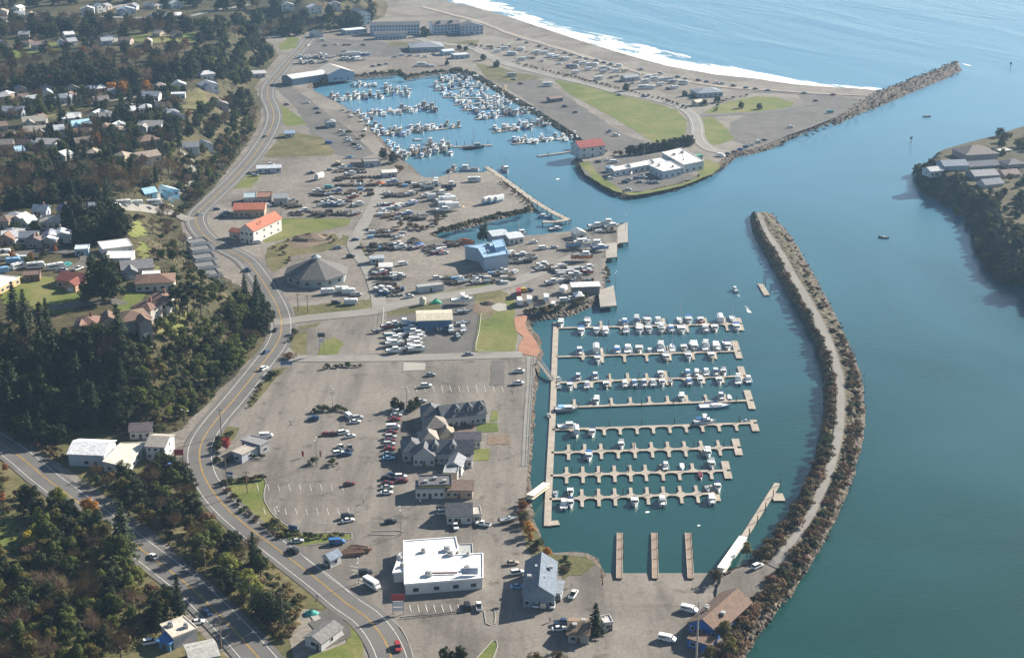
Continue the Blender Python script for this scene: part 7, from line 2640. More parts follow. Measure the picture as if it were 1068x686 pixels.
def car_meshes(kind,col):
 if (kind,col) in CARB:
  return CARB[(kind,col)]
 b_,g_ = MB(),MB()
 wx,L = 1.35,4.6
 if kind == "sedan":
  loft_x(b_,[(-2.3,.74,.66,.42,.82),(-2.1,.86,.78,.28,.95),(-1.2,.89,.82,.26,.98),(.9,.89,.82,.26,.96),(1.9,.86,.76,.28,.84),(2.28,.72,.62,.38,.68)])
  loft_x(g_,[(-1.75,.70,.62,.92,.98),(-1.05,.78,.60,.94,1.40),(.25,.78,.60,.94,1.42),(1.05,.74,.68,.93,.99)])
  b_.box(-1.0,.22,-.585,.585,1.405,1.45)
 elif kind == "suv":
  loft_x(b_,[(-2.35,.84,.78,.45,1.0),(-2.2,.92,.86,.34,1.08),(1.0,.93,.86,.34,1.08),(2.0,.9,.82,.36,.98),(2.35,.78,.70,.45,.85)])
  loft_x(g_,[(-2.25,.80,.70,1.05,1.30),(-2.0,.82,.70,1.05,1.72),(.45,.82,.70,1.05,1.74),(1.15,.78,.72,1.04,1.10)])
  b_.box(-2.0,.45,-.69,.69,1.72,1.79)
 elif kind == "pickup":
  L,wx = 5.4,1.65
  loft_x(b_,[(-2.7,.90,.88,.5,1.1),(-.35,.93,.90,.4,1.1),(1.5,.93,.86,.4,1.08),(2.4,.9,.8,.42,1.0),(2.7,.78,.72,.5,.88)])
  g_.box(-2.6,-.5,-.78,.78,1.07,1.105)
  loft_x(g_,[(-.4,.82,.70,1.06,1.72),(.95,.82,.70,1.06,1.74),(1.6,.8,.74,1.05,1.10)])
  b_.box(-.35,.92,-.69,.69,1.73,1.80)
 elif kind == "van":
  L,wx = 5.4,1.7
  loft_x(b_,[(-2.7,.95,.86,.4,2.05),(1.0,.97,.86,.36,2.1),(1.8,.95,.84,.38,1.55),(2.6,.88,.78,.42,1.0),(2.72,.75,.7,.5,.85)])
  g_.box(-2.4,.9,-.985,.985,1.25,1.7,ty=.05)
  loft_x(g_,[(1.02,.80,.80,1.5,2.06),(1.5,.82,.82,1.35,1.80),(1.86,.82,.82,1.3,1.52)])
 elif kind == "motorhome":
  L,wx = 8.4,2.7
  loft_x(b_,[(-4.2,1.15,1.1,.5,3.0),(2.6,1.18,1.12,.45,3.1),(3.4,1.15,1.1,.5,2.95),(4.2,1.05,1.0,.55,1.35)])
  g_.box(-3.6,2.4,-1.205,1.205,1.65,2.25,ty=.03)
  g_.box(3.0,3.9,-.95,.95,1.75,2.45)
  b_.box(-2.0,-1.0,-.4,.4,3.05,3.3)
  b_.box(.2,1.2,-.4,.4,3.08,3.32)
 elif kind == "caravan":
  L,wx = 7.0,.5
  loft_x(b_,[(-3.3,1.1,1.05,.7,2.6),(-3.0,1.18,1.12,.5,2.85),(2.8,1.18,1.12,.5,2.85),(3.3,1.1,1.0,.8,2.3)])
  b_.tube((3.2,0,.55),(4.4,0,.5),.07,n=5)
  b_.box(-.8,.2,-.4,.4,2.83,3.1)
  g_.box(-2.6,2.4,-1.205,1.205,1.45,2.0,ty=.03)
 elif kind == "box truck":
  L,wx = 7.6,2.4
  b_.box(-3.9,1.7,-1.2,1.2,.95,3.4)
  loft_x(b_,[(1.85,1.05,.98,.5,2.3),(2.8,1.05,.95,.5,2.2),(3.3,1.02,.95,.5,1.45),(3.8,.98,.9,.55,1.2)])
  g_.box(1.95,2.85,-1.06,1.06,1.45,2.0,ty=.05)
  loft_x(g_,[(2.83,.85,.85,1.5,2.2),(3.36,.88,.88,1.44,1.52)])
 elif kind == "minibus":
  L,wx = 7.0,2.2
  loft_x(b_,[(-3.5,1.1,1.05,.5,2.8),(2.4,1.12,1.06,.45,2.85),(2.9,1.1,1.0,.5,2.0),(3.6,1.0,.92,.55,1.2)])
  g_.box(-3.2,2.2,-1.15,1.15,1.5,2.2,ty=.03)
  loft_x(g_,[(2.42,.95,.95,1.7,2.7),(2.96,.95,.95,1.6,1.95)])
 r_ = (b_.mesh("body",paint(col)),g_.mesh("windows",CARGL),L,wx)
 CARB[(kind,col)] = r_
 return r_


CATS = {"sedan": "car","suv": "car","pickup": "truck","van": "van","motorhome": "motorhome","caravan": "caravan","box truck": "truck","minibus": "bus"}
NAMES = {"sedan": "sedan_car","suv": "suv_car","pickup": "pickup_truck","van": "van","motorhome": "motorhome","caravan": "caravan","box truck": "box_truck","minibus": "minibus"}
SAY = {"suv": "SUV","pickup": "pickup truck","sedan": "sedan"}


def car(px,py,ang,col,kind,place,hill=False,group=None,dz=.09):
 p = GT(px,py) if hill else P(px,py)
 p.z += dz
 bm_,gm,L,wx = car_meshes(kind,col)
 root = thing(NAMES[kind],CATS[kind],"%s %s" % (col,SAY.get(kind,kind)),place,p,R(ang),group or "vehicles parked and driving around the harbour")
 bo = link("body",bm_,root)
 link("windows",gm,root)
 small = pix(p)[1] < 175
 if not small:
  yw = .80 if kind in ("sedan","suv") else .88 if kind in ("pickup","van") else 1.02
  for sx_ in ((-1,1) if kind != "caravan" else (-1,)):
   for sy in (-1,1):
    link("wheel",WHEEL,root,(sx_ * wx,sy * yw,.33))
 return root


A = 5      # heading of cars lying across the view; most of them point left or right
CARS = [
 # (place, [(x, y, heading, colour, kind)...])
 ("in the column of parked cars left of the shopping village",[(415,431,A,"white","suv"),(413.5,434.3,A,"silver","sedan"),(412,438.3,A,"red","sedan"),(410,447,A,"white","van"),(408.5,452,A,"dark red","sedan"),(407.5,457,A,"silver","suv"),(406.5,460.5,A,"maroon","sedan"),(406,464.5,A,"silver","suv"),(406.5,469,A,"red","sedan"),(405,474.5,A,"grey","sedan"),(405.5,478.8,A,"light blue","sedan")]),
 ("in the car cluster left of the long white restaurant",[(403.6,499.5,A,"black","sedan"),(409,496.5,A,"dark blue","sedan"),(418,498.5,A,"white","suv"),(419.5,502.5,A,"dark red","sedan"),(404,505,A,"maroon","sedan"),(404,509.5,A,"silver","sedan"),(403.3,515,A,"white","sedan")]),
 ("alone in the middle of the big car park",[(364,506,20,"maroon","sedan"),(407.5,545,10,"black","sedan"),(444.5,403.5,8,"white","suv"),(449,392,8,"grey","sedan"),(327,438,175,"dark blue","suv")]),
 ("in the pair at the car park's south-west corner",[(362.5,540,15,"black","suv"),(363,544,25,"white","sedan")]),
 ("in the small groups in the car park's middle",[(363,435,120,"white","van"),(373,437,20,"silver","suv"),(370.5,441,10,"white","sedan"),(341,453.6,20,"red","sedan"),(348,453.5,20,"dark red","sedan"),(358,452.5,25,"white","suv"),(365,456,30,"white","sedan"),(356,468,120,"white","pickup"),(365,468.5,110,"grey","pickup"),(353,474,20,"white","suv"),(361,475,20,"dark blue","sedan")]),
 ("beside the small white cafe",[(475,550,-80,"white","pickup"),(504,548,160,"white","pickup"),(462,532,10,"black","suv"),(463,536,10,"silver","suv")]),
 ("near the shopping village's planting bed",[(439,419.5,10,"silver","sedan")]),
 ("on the lot's north-east side by the promenade",[(489,370.5,10,"grey","sedan"),(541,388.5,5,"white","pickup"),(540,401,8,"white","pickup")]),
 ("beside the harbour road near the roadside lawn",[(310,565.5,12,"silver","sedan"),(351.5,567,5,"blue","van")]),
 ("at the left of the big white store",[(381,598.5,8,"black","suv"),(388,612,-48,"white","minibus")]),
 ("at the end of the bays before the white store",[(499.5,634,95,"white","pickup"),(487.5,633,100,"black","suv")]),
 ("at the left wall of the grey-blue gabled shop",[(539.5,598.5,15,"white","suv"),(540,613,8,"light blue","sedan"),(534,588.5,10,"tan","sedan")]),
 ("in front of the grey-blue gabled shop",[(560,631,80,"white","suv"),(567,631,84,"cream","van"),(576,632,86,"white","sedan")]),
 ("on the south lot near the snack stand",[(598,621.5,70,"white","pickup"),(586.5,650.5,12,"dark blue","pickup"),(583,657,10,"white","sedan")]),
 ("beside the bright blue office",[(719,637.5,-25,"white","van"),(696,668,-22,"white","van")]),
 ("on the breakwater's approach track",[(790,592,40,"white","suv")]),
 ("driving on the harbour road",[(305.5,576,140,"black","suv"),(415,676.5,-80,"red","suv"),(277.5,368,62,"dark blue","sedan"),(275.5,385.5,60,"white","suv"),(287.5,345,84,"black","sedan"),(258,283,130,"dark blue","pickup"),(276.5,143.3,65,"black","sedan"),(208.5,224.5,50,"grey","sedan")]),
 ("on the highway",[(216.5,640,122,"dark blue","sedan"),(160,581.5,130,"white","sedan")]),
 ("beside the tan-roofed workshop by the highway",[(206,650,15,"white","sedan"),(157,671,20,"white","suv")]),
 ("by the hatched car park off the harbour road",[(172.5,486,30,"blue","sedan")]),
 ("at the visitor stop",[(277.7,456,5,"white","van")]),
 ("on the side road by the gear rows",[(365.7,268.5,10,"black","suv"),(376,259,5,"maroon","sedan"),(370.5,251,20,"dark blue","sedan"),(426.5,310.5,30,"white","pickup"),(420.5,276.5,20,"white","van"),(420,302.5,90,"dark blue","suv")]),
 ("beside the blue fish plant",[(463,265,15,"white","pickup"),(537,285,60,"silver","van"),(523,283,30,"white","pickup"),(456,291,20,"white","suv")]),
 ("on the quay road behind the net shed",[(566.5,260,10,"white","van"),(578,259,10,"silver","sedan"),(612,250.3,15,"grey","suv"),(556,254,20,"white","pickup")]),
 ("in the truck row on the quay above the riprap",[(541.7,317.5,95,"white","box truck"),(552,316,92,"white","box truck"),(559,312.5,100,"black","pickup"),(569.5,314,92,"white","box truck"),(577,319,85,"white","van"),(541,308,90,"red","box truck"),(545.5,304.5,10,"yellow","van"),(551,304,5,"dark blue","pickup")]),
 ("on the quay before the long fish shed",[(588,304.5,70,"white","box truck"),(589,314.5,10,"white","van"),(597,312.5,15,"white","suv")]),
 ("on the strip above the red-roofed boathouse",[(635.7,138,55,"dark blue","pickup"),(643,142,-20,"white","suv")]),
 ("by the red-roofed boathouse",[(624,169.5,10,"black","sedan"),(634,168,10,"white","sedan"),(641,170,5,"white","van")]),
 ("in the station's car park",[(637,187,30,"white","suv"),(651.5,182,40,"black","suv"),(658,181.7,60,"white","sedan"),(655,188.5,10,"silver","pickup"),(664,187,30,"dark blue","suv"),(671,185.7,-20,"white","pickup"),(667,190.7,10,"grey","sedan"),(677,191,5,"silver","sedan"),(652,191,10,"black","suv"),(655,198.5,5,"white","sedan"),(684,191.5,10,"grey","suv")]),
 ("below the stepped station block",[(699,184,5,"cream","van")]),
 ("in the parked row beside the river at the point",[(752,163.3,-30,"white","van"),(760,161.8,-30,"black","suv"),(766,159.3,20,"dark red","sedan"),(772,156.6,22,"blue","sedan"),(778,154.3,22,"dark blue","suv"),(783.5,152.3,22,"white","pickup"),(791.5,149,22,"white","suv"),(797,147,22,"black","sedan")]),
 ("on the point's open lot",[(825,133.5,12,"white","suv"),(866,118,10,"teal","van"),(851,106,8,"dark green","sedan"),(839,97.8,5,"grey","sedan"),(869,99.5,5,"red","sedan")]),
 ("in the beachfront row near the point",[(728.5,84.8,5,"black","suv"),(737,86,5,"dark blue","sedan"),(748,87.4,5,"white","suv"),(753,88,5,"grey","sedan"),(765,90.4,5,"black","suv"),(778,92.4,5,"dark blue","sedan"),(788,93.4,5,"black","sedan"),(801,95,5,"grey","sedan")]),
 ("in the beachfront row of cars by the caravans",[(542,42.3,-12,"grey","suv"),(549.5,45.3,-12,"dark blue","sedan"),(562.7,49.3,-12,"black","suv"),(570,51.5,-12,"grey","sedan"),(577,53.2,-12,"white","pickup"),(590,56,-12,"grey","suv"),(596,58,-12,"dark blue","sedan"),(605.4,60.4,-12,"white","suv"),(612,62,-12,"grey","sedan"),(622.5,63.8,-12,"silver","suv"),(630,66,-10,"dark blue","sedan"),(637.6,68,-10,"teal","suv"),(646,69.5,-10,"white","van"),(668,73.3,-10,"dark blue","pickup"),(688.8,77.5,-8,"silver","suv"),(707,81.2,-8,"black","suv"),(715,83,-8,"grey","sedan")]),
 ("in the beach caravan site",[(567.5,57,28,"white","motorhome"),(574,59.6,28,"white","caravan"),(580.5,61.5,28,"white","motorhome"),(586,63,28,"cream","caravan"),(602,66.5,30,"cream","motorhome"),(608,67.8,30,"white","motorhome"),(614.5,69,30,"white","caravan"),(629,72.8,28,"white","motorhome"),(635,73.5,28,"silver","pickup"),(642,75.5,25,"white","caravan"),(624.4,83.5,25,"white","motorhome"),(600,77.2,25,"white","caravan"),(544,63.4,20,"white","motorhome"),(676,82.3,25,"white","motorhome"),(683,83.8,25,"white","motorhome"),(690,84.6,25,"white","caravan"),(671,92.8,-3,"white","motorhome"),(679,92.8,-3,"white","caravan"),(701,87.2,28,"silver","motorhome"),(526.5,52.3,15,"white","motorhome"),(533,57.3,-15,"light blue","caravan"),(637,82,25,"dark green","pickup"),(697,93.5,10,"black","suv"),(556,61.5,15,"brown","suv"),(659,88,15,"grey","pickup"),(593,70,20,"dark blue","suv")]),
 ("on the north-east parking strip of the far basin",[(571.3,90,8,"white","motorhome"),(534,80,8,"silver","motorhome"),(543,88,-25,"black","sedan"),(589,112,20,"dark blue","suv"),(600,118,25,"dark blue","sedan"),(536,83.5,-20,"grey","sedan")]),
 ("on the beach road",[(646,99.7,-15,"grey","sedan"),(672,101.5,-14,"dark blue","sedan")]),
 ("in the row along the far basin's west bank",[(343,150,10,"blue","van"),(356,138,25,"white","suv"),(358.5,141.5,22,"silver","pickup"),(362.5,145,20,"white","sedan"),(364,148,20,"white","suv"),(369.6,151.5,25,"black","suv"),(373,154,25,"white","pickup"),(375.5,156,25,"silver","sedan"),(364,165,10,"light blue","pickup")]),
 ("on the lot west of the far basin",[(320,108,10,"white","pickup"),(299,109.7,5,"black","sedan"),(330,114,5,"dark blue","sedan"),(332,118.5,8,"black","sedan")]),
 ("on the gravel lot by the harbour road",[(324,181.5,20,"black","pickup"),(343,196.5,8,"teal","van"),(352.5,171,80,"tan","van"),(344,178,20,"grey","sedan"),(283,172.5,10,"white","suv"),(266,184,10,"silver","suv"),(226,219,30,"dark blue","sedan"),(232,227,20,"black","suv"),(279,216,30,"white","van"),(268,254,25,"white","van"),(236,222,20,"white","sedan")]),
 ("on the drive round the many-sided hall",[(352,259.5,20,"grey","pickup"),(350.5,317,10,"black","suv"),(363.5,306.5,5,"white","caravan"),(341.5,306.5,8,"white","caravan"),(356.5,304.5,8,"white","caravan"),(366,317.5,3,"white","caravan"),(372,308.5,5,"silver","pickup")]),
 ("on the roads by the far motels",[(339,48.3,5,"black","sedan"),(350,47.3,5,"white","sedan"),(359.5,47.8,5,"black","sedan"),(364,47.6,5,"dark red","sedan"),(379,48,5,"black","suv"),(337,43,5,"white","van"),(321,48,60,"white","sedan"),(360,54,5,"white","pickup"),(368.5,55,5,"silver","suv"),(340,30.5,5,"white","van")]),
 ("in the parking rows behind the far basin",[(420,58.3,8,"white","van"),(428,59,5,"silver","suv"),(436,59,5,"white","pickup"),(444,60,5,"white","suv"),(412,60,5,"grey","sedan"),(452,57,5,"silver","sedan"),(440,69,5,"white","motorhome"),(446,69.6,5,"silver","suv"),(451,70,5,"white","van"),(434,70,5,"grey","sedan"),(396,69,8,"black","suv"),(389,70,8,"dark blue","sedan"),(403,67.5,8,"grey","sedan"),(473,60.5,5,"white","suv")]),
]
for place,lst in CARS:
 for x,y,a,c,k in lst:
  car(x,y,a,c,k,place)
HILLV = [("among the mobile homes at the left edge of the hill",[(21,254,60,"white","motorhome"),(42,254.5,80,"white","van"),(49,254,80,"white","van"),(4,266,10,"white","caravan"),(3,272,20,"cream","caravan"),(14,275,15,"light blue","caravan"),(21,280,50,"white","motorhome"),(38,280,15,"white","motorhome"),(59,281,30,"white","motorhome"),(65,283.5,15,"silver","pickup"),(70,278,60,"teal","van"),(82,281.5,60,"white","pickup"),(2,285,30,"light blue","caravan"),(14,268,15,"white","suv"),(33,270,5,"dark blue","sedan"),(25,271,5,"white","van")]),
   ("on the turnout above the bluff road",[(121,215.5,10,"white","van"),(129.5,214,15,"white","motorhome"),(143,214,15,"white","caravan"),(161,213.5,15,"white","motorhome"),(170,215,10,"silver","suv"),(176,217,10,"cream","van"),(155,218,10,"silver","sedan")]),
   ("on the streets of the far neighbourhood",[(118,131,50,"dark blue","sedan"),(112,165,0,"silver","van"),(88,107,5,"grey","suv"),(30,108,5,"white","suv"),(126,136,60,"white","pickup"),(160,108.5,5,"white","van"),(135,109.5,5,"white","sedan"),(185,128,30,"white","suv"),(188,181,60,"dark green","pickup")]),
   ("by the condominiums",[(196,250,60,"white","sedan"),(210,256,60,"white","suv"),(215,262,60,"white","suv")]),
   ("by the distant streets at the top",[(176,18,5,"white","box truck"),(115,18,5,"white","van"),(41,17,5,"white","sedan"),(270,32,5,"white","van"),(286,33,5,"white","van"),(294,34,5,"white","pickup")])]
for place,lst in HILLV:
 for x,y,a,c,k in lst:
  car(x,y,a,c,k,place,True)

random.seed(51)
for k in range(26):
 t_ = (k + .5) / 26
 x,y = 516 + 200 * t_ + uni(-2,2),44.5 + 41 * t_ + (3.2 if k % 2 else 9.5) + uni(-.5,.5)
 car(x,y,random.choice([28,28,-12]) + uni(-6,6),random.choice(["white","white","cream","silver"]),random.choice(["motorhome","caravan","caravan","pickup"]),"in the caravan site's outer rows behind the beach")
# ---- boats on trailers and stands
TRL = pmat("trailer_steel",(.20,.20,.21),.5,metal=.4)


def trailer_parts(root,L):
 link("trailer",part_mesh(("trailer",L),lambda m: m.box(-L * .42,L * .40,-.75,-.63,.38,.5).box(-L * .42,L * .40,.63,.75,.38,.5).box(-L * .42,-L * .40,-.75,.75,.36,.5).box(L * .1,L * .13,-.75,.75,.36,.5).tube((L * .38,0,.45),(L * .64,0,.45),.06,n=5),TRL),root)
 for sy in (-1,1):
  link("wheel",WHEEL,root,(-L * .12,sy * .92,.33))


def dry_boat(px,py,ang,kind,col,place,L,**kw):
 p = P(px,py)
 p.z += .1
 fn,nm = BOATS[kind]
 extra = kw.pop("extra","")
 root = thing("trailered_boat" if L < 9.5 else "boat_on_stands","boat","%s %s %s" % (col,nm,"on its trailer" if L < 9.5 else "on stands") + (" " + extra if extra else ""),place,p,R(ang),"boats stored ashore")
 sub = []
 n0 = len(root.children)
 fn(root,col,L=L,**kw)
 for ch in root.children:
  ch.location.z += .75 if L < 9.5 else 1.5
 if L < 9.5:
  trailer_parts(root,L)
 else:
  for x in (-.3,0,.25):
   for sy in (-1,1):
    m = MB()
    m.tube((x * L,sy * L * .19,0),(x * L,sy * L * .10,1.6),.1,n=5)
    m.build("stand",TRL,root)
 return root


S_ = "in the storage rows beside the blue boat shop"
for x,y,a,k,c,L,cv in [(404.7,342.5,10,'c','red',6.5,None),(411,341,20,'c','white',6.5,None),(422,339,100,'c','white',8.5,None),(416,346.5,10,'k','navy',5.5,None),(429.5,341.5,15,'c','blue',7,'blue'),(407,351,5,'k','teal',6,'white'),(411.5,356,5,'c','white',7.5,None),(410.5,361,5,'c','white',7.5,'white'),(417.5,359,60,'k','cream',5.5,None),(411.5,368.3,5,'c','white',7.5,None),
       (428.5,345.5,5,'c','light blue',7.5,None),(430,349,5,'c','white',7.5,'navy'),(435.5,351,5,'c','white',7.5,None),(437.5,355,5,'c','white',7.5,None),(433.5,358,5,'c','cream',8,'white'),(434,362,5,'c','white',8,None),(435.5,366.5,5,'c','white',8.5,'white'),(420,351,30,'k','white',5.5,'white'),(423,365.5,15,'k','white',5.5,None)]:
 dry_boat(x,y,a,k,c,S_,L,**({'canopy': cv} if k == 'c' else {'cover': cv}))
for x,y,a,k,c,L in [(470.5,346,95,'c','white',7),(483,346,95,'c','white',7.5),(478,352,100,'k','grey',6),(458,343,95,'c','white',7),(394.5,347,10,'k','black',5.5),(484.5,326.5,5,'k','grey',7.5),(483,339,10,'k','grey',7)]:
 dry_boat(x,y,a,k,c,"around the blue boat shop",L)
dry_boat(483,317,4,'c','white',"above the blue boat shop",11.5,fly=True,extra="with flybridge")
for x,y,a,k,c,L in [(601,259,6,'t','light blue',12),(618,260,4,'t','white',13),(608,256,8,'c','white',10),(626,262,3,'c','blue',9.5),(622,239,8,'c','white',9.5),(631,238,6,'t','white',11),(638,239.5,10,'c','cream',9.5),(576,296.5,12,'c','silver',7.5)]:
 dry_boat(x,y,a,k,c,"on the quay hard-standing",L)
dry_boat(607,272,3,'t','orange',"on the quay hard-standing above the pot stacks",12)
for x,y,a,k,c,L in [(466,209,15,'c','white',10),(462,211.5,30,'c','white',9.5),(470,213,8,'h','white',10.5),(466,218.5,6,'h','white',11),(473,219.5,5,'h','white',10.5),(458,207.5,20,'t','grey',10),(463,222,5,'c','white',9.5),(451,197,15,'t','white',11),(455,195,90,'t','black',11),(468,198,10,'t','navy',9.5),(430,214,40,'c','blue',8),(445,206,10,'c','white',7),(451,209,15,'h','white',7)]:
 dry_boat(x,y,a,k,c,"on the peninsula behind the diagonal pier",L)
for x,y,a in [(509,212,50),(515,211.5,50),(521,210.5,50)]:
 dry_boat(x,y,a,'h','light blue',"on the peninsula's grey pad",9)
car(495,189.5,5,"white","motorhome","on the peninsula near the diagonal pier")
car(469,198.5,10,"black","suv","on the peninsula near the diagonal pier")
random.seed(13)
for k in range(13):
 x = 313 + (k % 7) * 5.3 + uni(-1,1)
 y = 61 + (k // 7) * 5 + uni(-.6,.6)
 dry_boat(x,y,uni(70,110) if k % 3 else 15,random.choice('cchk'),random.choice(['white','white','grey','blue','silver']),"in the boat park behind the long pale warehouse",7.0)
for k in range(11):
 x = 357 + (k % 6) * 5.2 + uni(-1,1)
 y = 58.5 + (k // 6) * 5 + uni(-.6,.6)
 dry_boat(x,y,uni(-10,40),random.choice('cchkc'),random.choice(['white','white','white','cream','blue']),"in the boat park beside the gabled warehouse",8.0)
for x,y in [(306,84.5),(315,86.5),(322,86),(330,85.5)]:
 dry_boat(x,y,15,'k',random.choice(['white','red','white']),"before the long pale warehouse",6.0)
dry_boat(334,187,60,'h','white',"on the gravel lot beside the harbour road",8.5)
dry_boat(404,182.5,10,'c','white',"by the white-roofed work shed",7.5)
dry_boat(374,215,15,'c','white',"at the right end of the fenced gear yard",8.0)
dry_boat(366,183,10,'c','white',"in the upper gear rows",7.5)
dry_boat(531,544,20,'k','tan',"on the waterfront by the golden shrub-tree",7.0)

# ---- crab pots, pallets, net heaps, containers
POTM = pmat("pot_rust",(.11,.075,.052),.95,.4,1.5,objvar=.35,bump=.6)
POTD = pmat("pot_dark",(.062,.055,.050),.95,.4,1.5,objvar=.35,bump=.6)
POTG = pmat("pot_grey",(.13,.125,.115),.95,.4,1.5,objvar=.35,bump=.6)
WOODP = pmat("pallet_wood",(.24,.18,.12),.9,.3,1.5,objvar=.25)


def pot_stack_mesh(v):
 if ("potstack",v) in _bm:
  return _bm[("potstack",v)]
 m = MB()
 st_ = random.getstate()
 random.seed(100 + v)
 nx,ny,nz = [(5,3,4),(7,2,3),(4,3,5),(8,3,4)][v]
 for i in range(nx):
  for j in range(ny):
   for k in range(nz - (1 if rnd() < .35 else 0) - (1 if rnd() < .2 else 0)):
    cx_,cy_ = (i - nx / 2) * 1.05 + uni(-.08,.08),(j - ny / 2) * 1.05 + uni(-.08,.08)
    m.tube((cx_,cy_,k * .38 + .02),(cx_,cy_,k * .38 + .36),.5,.5,8)
 random.setstate(st_)
 me = m.mesh("pots",POTM)
 _bm[("potstack",v)] = me
 return me


_pm = {}


def pots(px,py,ang,v,mat_,place,group="crab pot stacks in the gear yards"):
 key = (v,mat_.name)
 if key not in _pm:
  me = pot_stack_mesh(v).copy()
  me.materials[0] = mat_
  _pm[key] = me
 p = P(px,py)
 p.z += .05
 cn = {"pot_rust": "rust-brown","pot_dark": "blackish","pot_grey": "grey"}[mat_.name]
 o = link("pot_stack",_pm[key],None,p,R(ang))
 reg(o,"crab pots",cn + " stack of crab pots",place,group)


def pallet(px,py,ang,place):
 if "pal" not in _bm:
  m = MB()
  for k in range(6):
   z = k * .16
   for q in range(5):
    m.box(-.6,.6,-.6 + q * .26,-.44 + q * .26,z + .11,z + .14)
   for q in (-.55,0,.5):
    m.box(q - .05,q + .05,-.6,.6,z,z + .11)
  _bm["pal"] = m.mesh("pallets",WOODP)
 p = P(px,py)
 p.z += .05
 reg(link("pallet_stack",_bm["pal"],None,p,R(ang),(1.3,1.3,1.3)),"pallets","pale stack of wooden pallets",place,"pallet stacks in the gear yards")


def tote(px,py,ang,col,place):
 if ("tote",col) not in _bm:
  m = MB()
  for i in range(3):
   for k in range(2):
    x0 = (i - 1.5) * 1.3
    m.box(x0,x0 + 1.2,-.6,.6,k * .85 + .1,k * .85 + .82,tx=-.04,ty=-.04)
    m.box(x0 + .1,x0 + .3,-.5,.5,k * .85,k * .85 + .1)
  _bm[("tote",col)] = m.mesh("totes",paint(col))
 p = P(px,py)
 p.z += .05
 reg(link("fish_totes",_bm[("tote",col)],None,p,R(ang)),"fish totes",col + " stack of fish totes",place,"fish totes in the gear yards")


def heap(px,py,w,h,mat_,desc,place=""):
 m = MB()
 rows = []
 n = 12
 for i in range(5):
  t_ = i / 4
  rows.append([((1 - t_ ** 1.6) * w / 2 * math.cos(6.283 * k / n) * uni(.85,1.15) + .01,(1 - t_ ** 1.6) * w * .35 * math.sin(6.283 * k / n) * uni(.85,1.15),h * t_ * uni(.85,1.1)) for k in range(n)])
 m.quadstrip(rows,True)
 m.poly(rows[-1])
 o = m.build("heap",mat_,None,False,P(px,py))
 reg(o,"heap",desc,place)


GEAR = [  # x0, x1, y0, y1, number, place, heading
 (328,354,199,205,8,"in the back row of the fenced yard beside the motels",6),(331,367,209,217,12,"in the middle rows of the fenced yard beside the motels",5),(303,378,221,226,16,"along the front fence of the yard beside the long lawn",5),(294,313,209,217,6,"at the left of the fenced yard beside the motels",30),
 (350,380,172,182,9,"in the upper gear rows by the far basin",8),(350,392,184,195,12,"in the middle gear rows by the far basin",6),(362,390,197,208,7,"in the lower gear rows above the side road",8),(404,446,191,196,10,"in the long row at the head of the peninsula",5),
 (402,436,201,207,9,"in the peninsula's first gear row",8),(395,421,213,220,9,"in the peninsula's white gear cluster",8),(394,408,222,227,4,"beside the peninsula's white gear cluster",8),(405,445,224,231,10,"in the peninsula's lower gear row",12),(382,423,239,249,12,"in the tangle by the end of the peninsula",10),
 (386,421,255,262,10,"in the boat yard's upper left rows",10),(424,442,252,262,6,"in the boat yard's upper middle",10),(446,464,256,266,8,"beside the boat yard's brown block",12),(467,484,252,259,9,"in the brown block left of the blue fish plant",6),(392,420,285,293,10,"in the lower gear rows beside the side road",5),(396,416,296,309,12,"in the bottom gear rows beside the side road",5),
 (466,489,289,297,8,"right of the long grey storage shed",8),(492,534,286,297,20,"in the dark block below the blue fish plant",8),(531,561,266,275,14,"in the long grey block on the quay road",14),(562,586,277,284,9,"on the quay middle, left part",10),(578,617,280,289,16,"on the quay middle, right part",6),(586,616,290,296,10,"behind the long fish shed",5),(620,642,237,244,6,"at the back of the pier head quay",8),
]
random.seed(17)
for x0,x1,y0,y1,n,place,a in GEAR:
 nr = max(1,round((y1 - y0) / 3.2))
 per = max(1,math.ceil(n / nr))
 for k in range(n):
  i,j = k % per,k // per
  x = x0 + (x1 - x0) * (i + .5) / per + uni(-2.6,2.6)
  y = y0 + (y1 - y0) * (j + .5) / nr + uni(-1.2,1.2)
  q = rnd()
  white = "white gear" in place
  if white and q < .6:
   tote(x,y,a + uni(-20,20),random.choice(["white","cream"]),place)
  elif q < .50:
   pots(x,y,a + uni(-14,14),random.choice([0,1,2,3]),random.choice([POTM,POTD,POTD,POTG]),place)
  elif q < .62:
   pallet(x,y,uni(0,90),place)
  elif q < .76:
   tote(x,y,a + uni(-15,15),random.choice(["white","grey","light blue","white"]),place)
  else:
   dry_boat(x,y,a + uni(-40,40),random.choice('kkcc'),random.choice(['white','white','white','grey','blue','red','cream']),place,random.choice([6.0,7.5]))
NETO = pmat("orange_net",(.42,.12,.04),.95,.3,1,bump=.6)
heap(484,253,12,2.6,NETO,"salmon-orange tarpaulined net heap beside the blue fish plant")
heap(396,191.5,7,1.8,NETO,"orange heap of floats at the side road's top")
heap(437,255.5,6,1.6,pmat("blue_tarp",(.07,.22,.55),.6,.1,1),"bright blue tarpaulin heap in the boat yard")
heap(429,212,6,2.2,pmat("blue_tarp",(.07,.22,.55),.6,.1,1),"deep blue tarpaulin heap on the peninsula")
heap(138,224,9,1.6,NETO,"") if False else None
heap(477,215.5,9,1.2,pmat("sawdust",(.40,.28,.16),.95,.2,1),"tan sand heap at the peninsula's edge")
heap(323,249,22,3.2,DIRT,"big brown dirt heap at the end of the long lawn")
heap(508,317,8,1.4,pmat("dark_brush",(.05,.038,.03),.95,.3,1),"dark brush heap beside the round turnaround")
heap(432,251,7,2.0,POTD,"dark net heap in the boat yard")
LOGM = pmat("logs",(.20,.125,.085),.9,.35,1.2,objvar=.2)


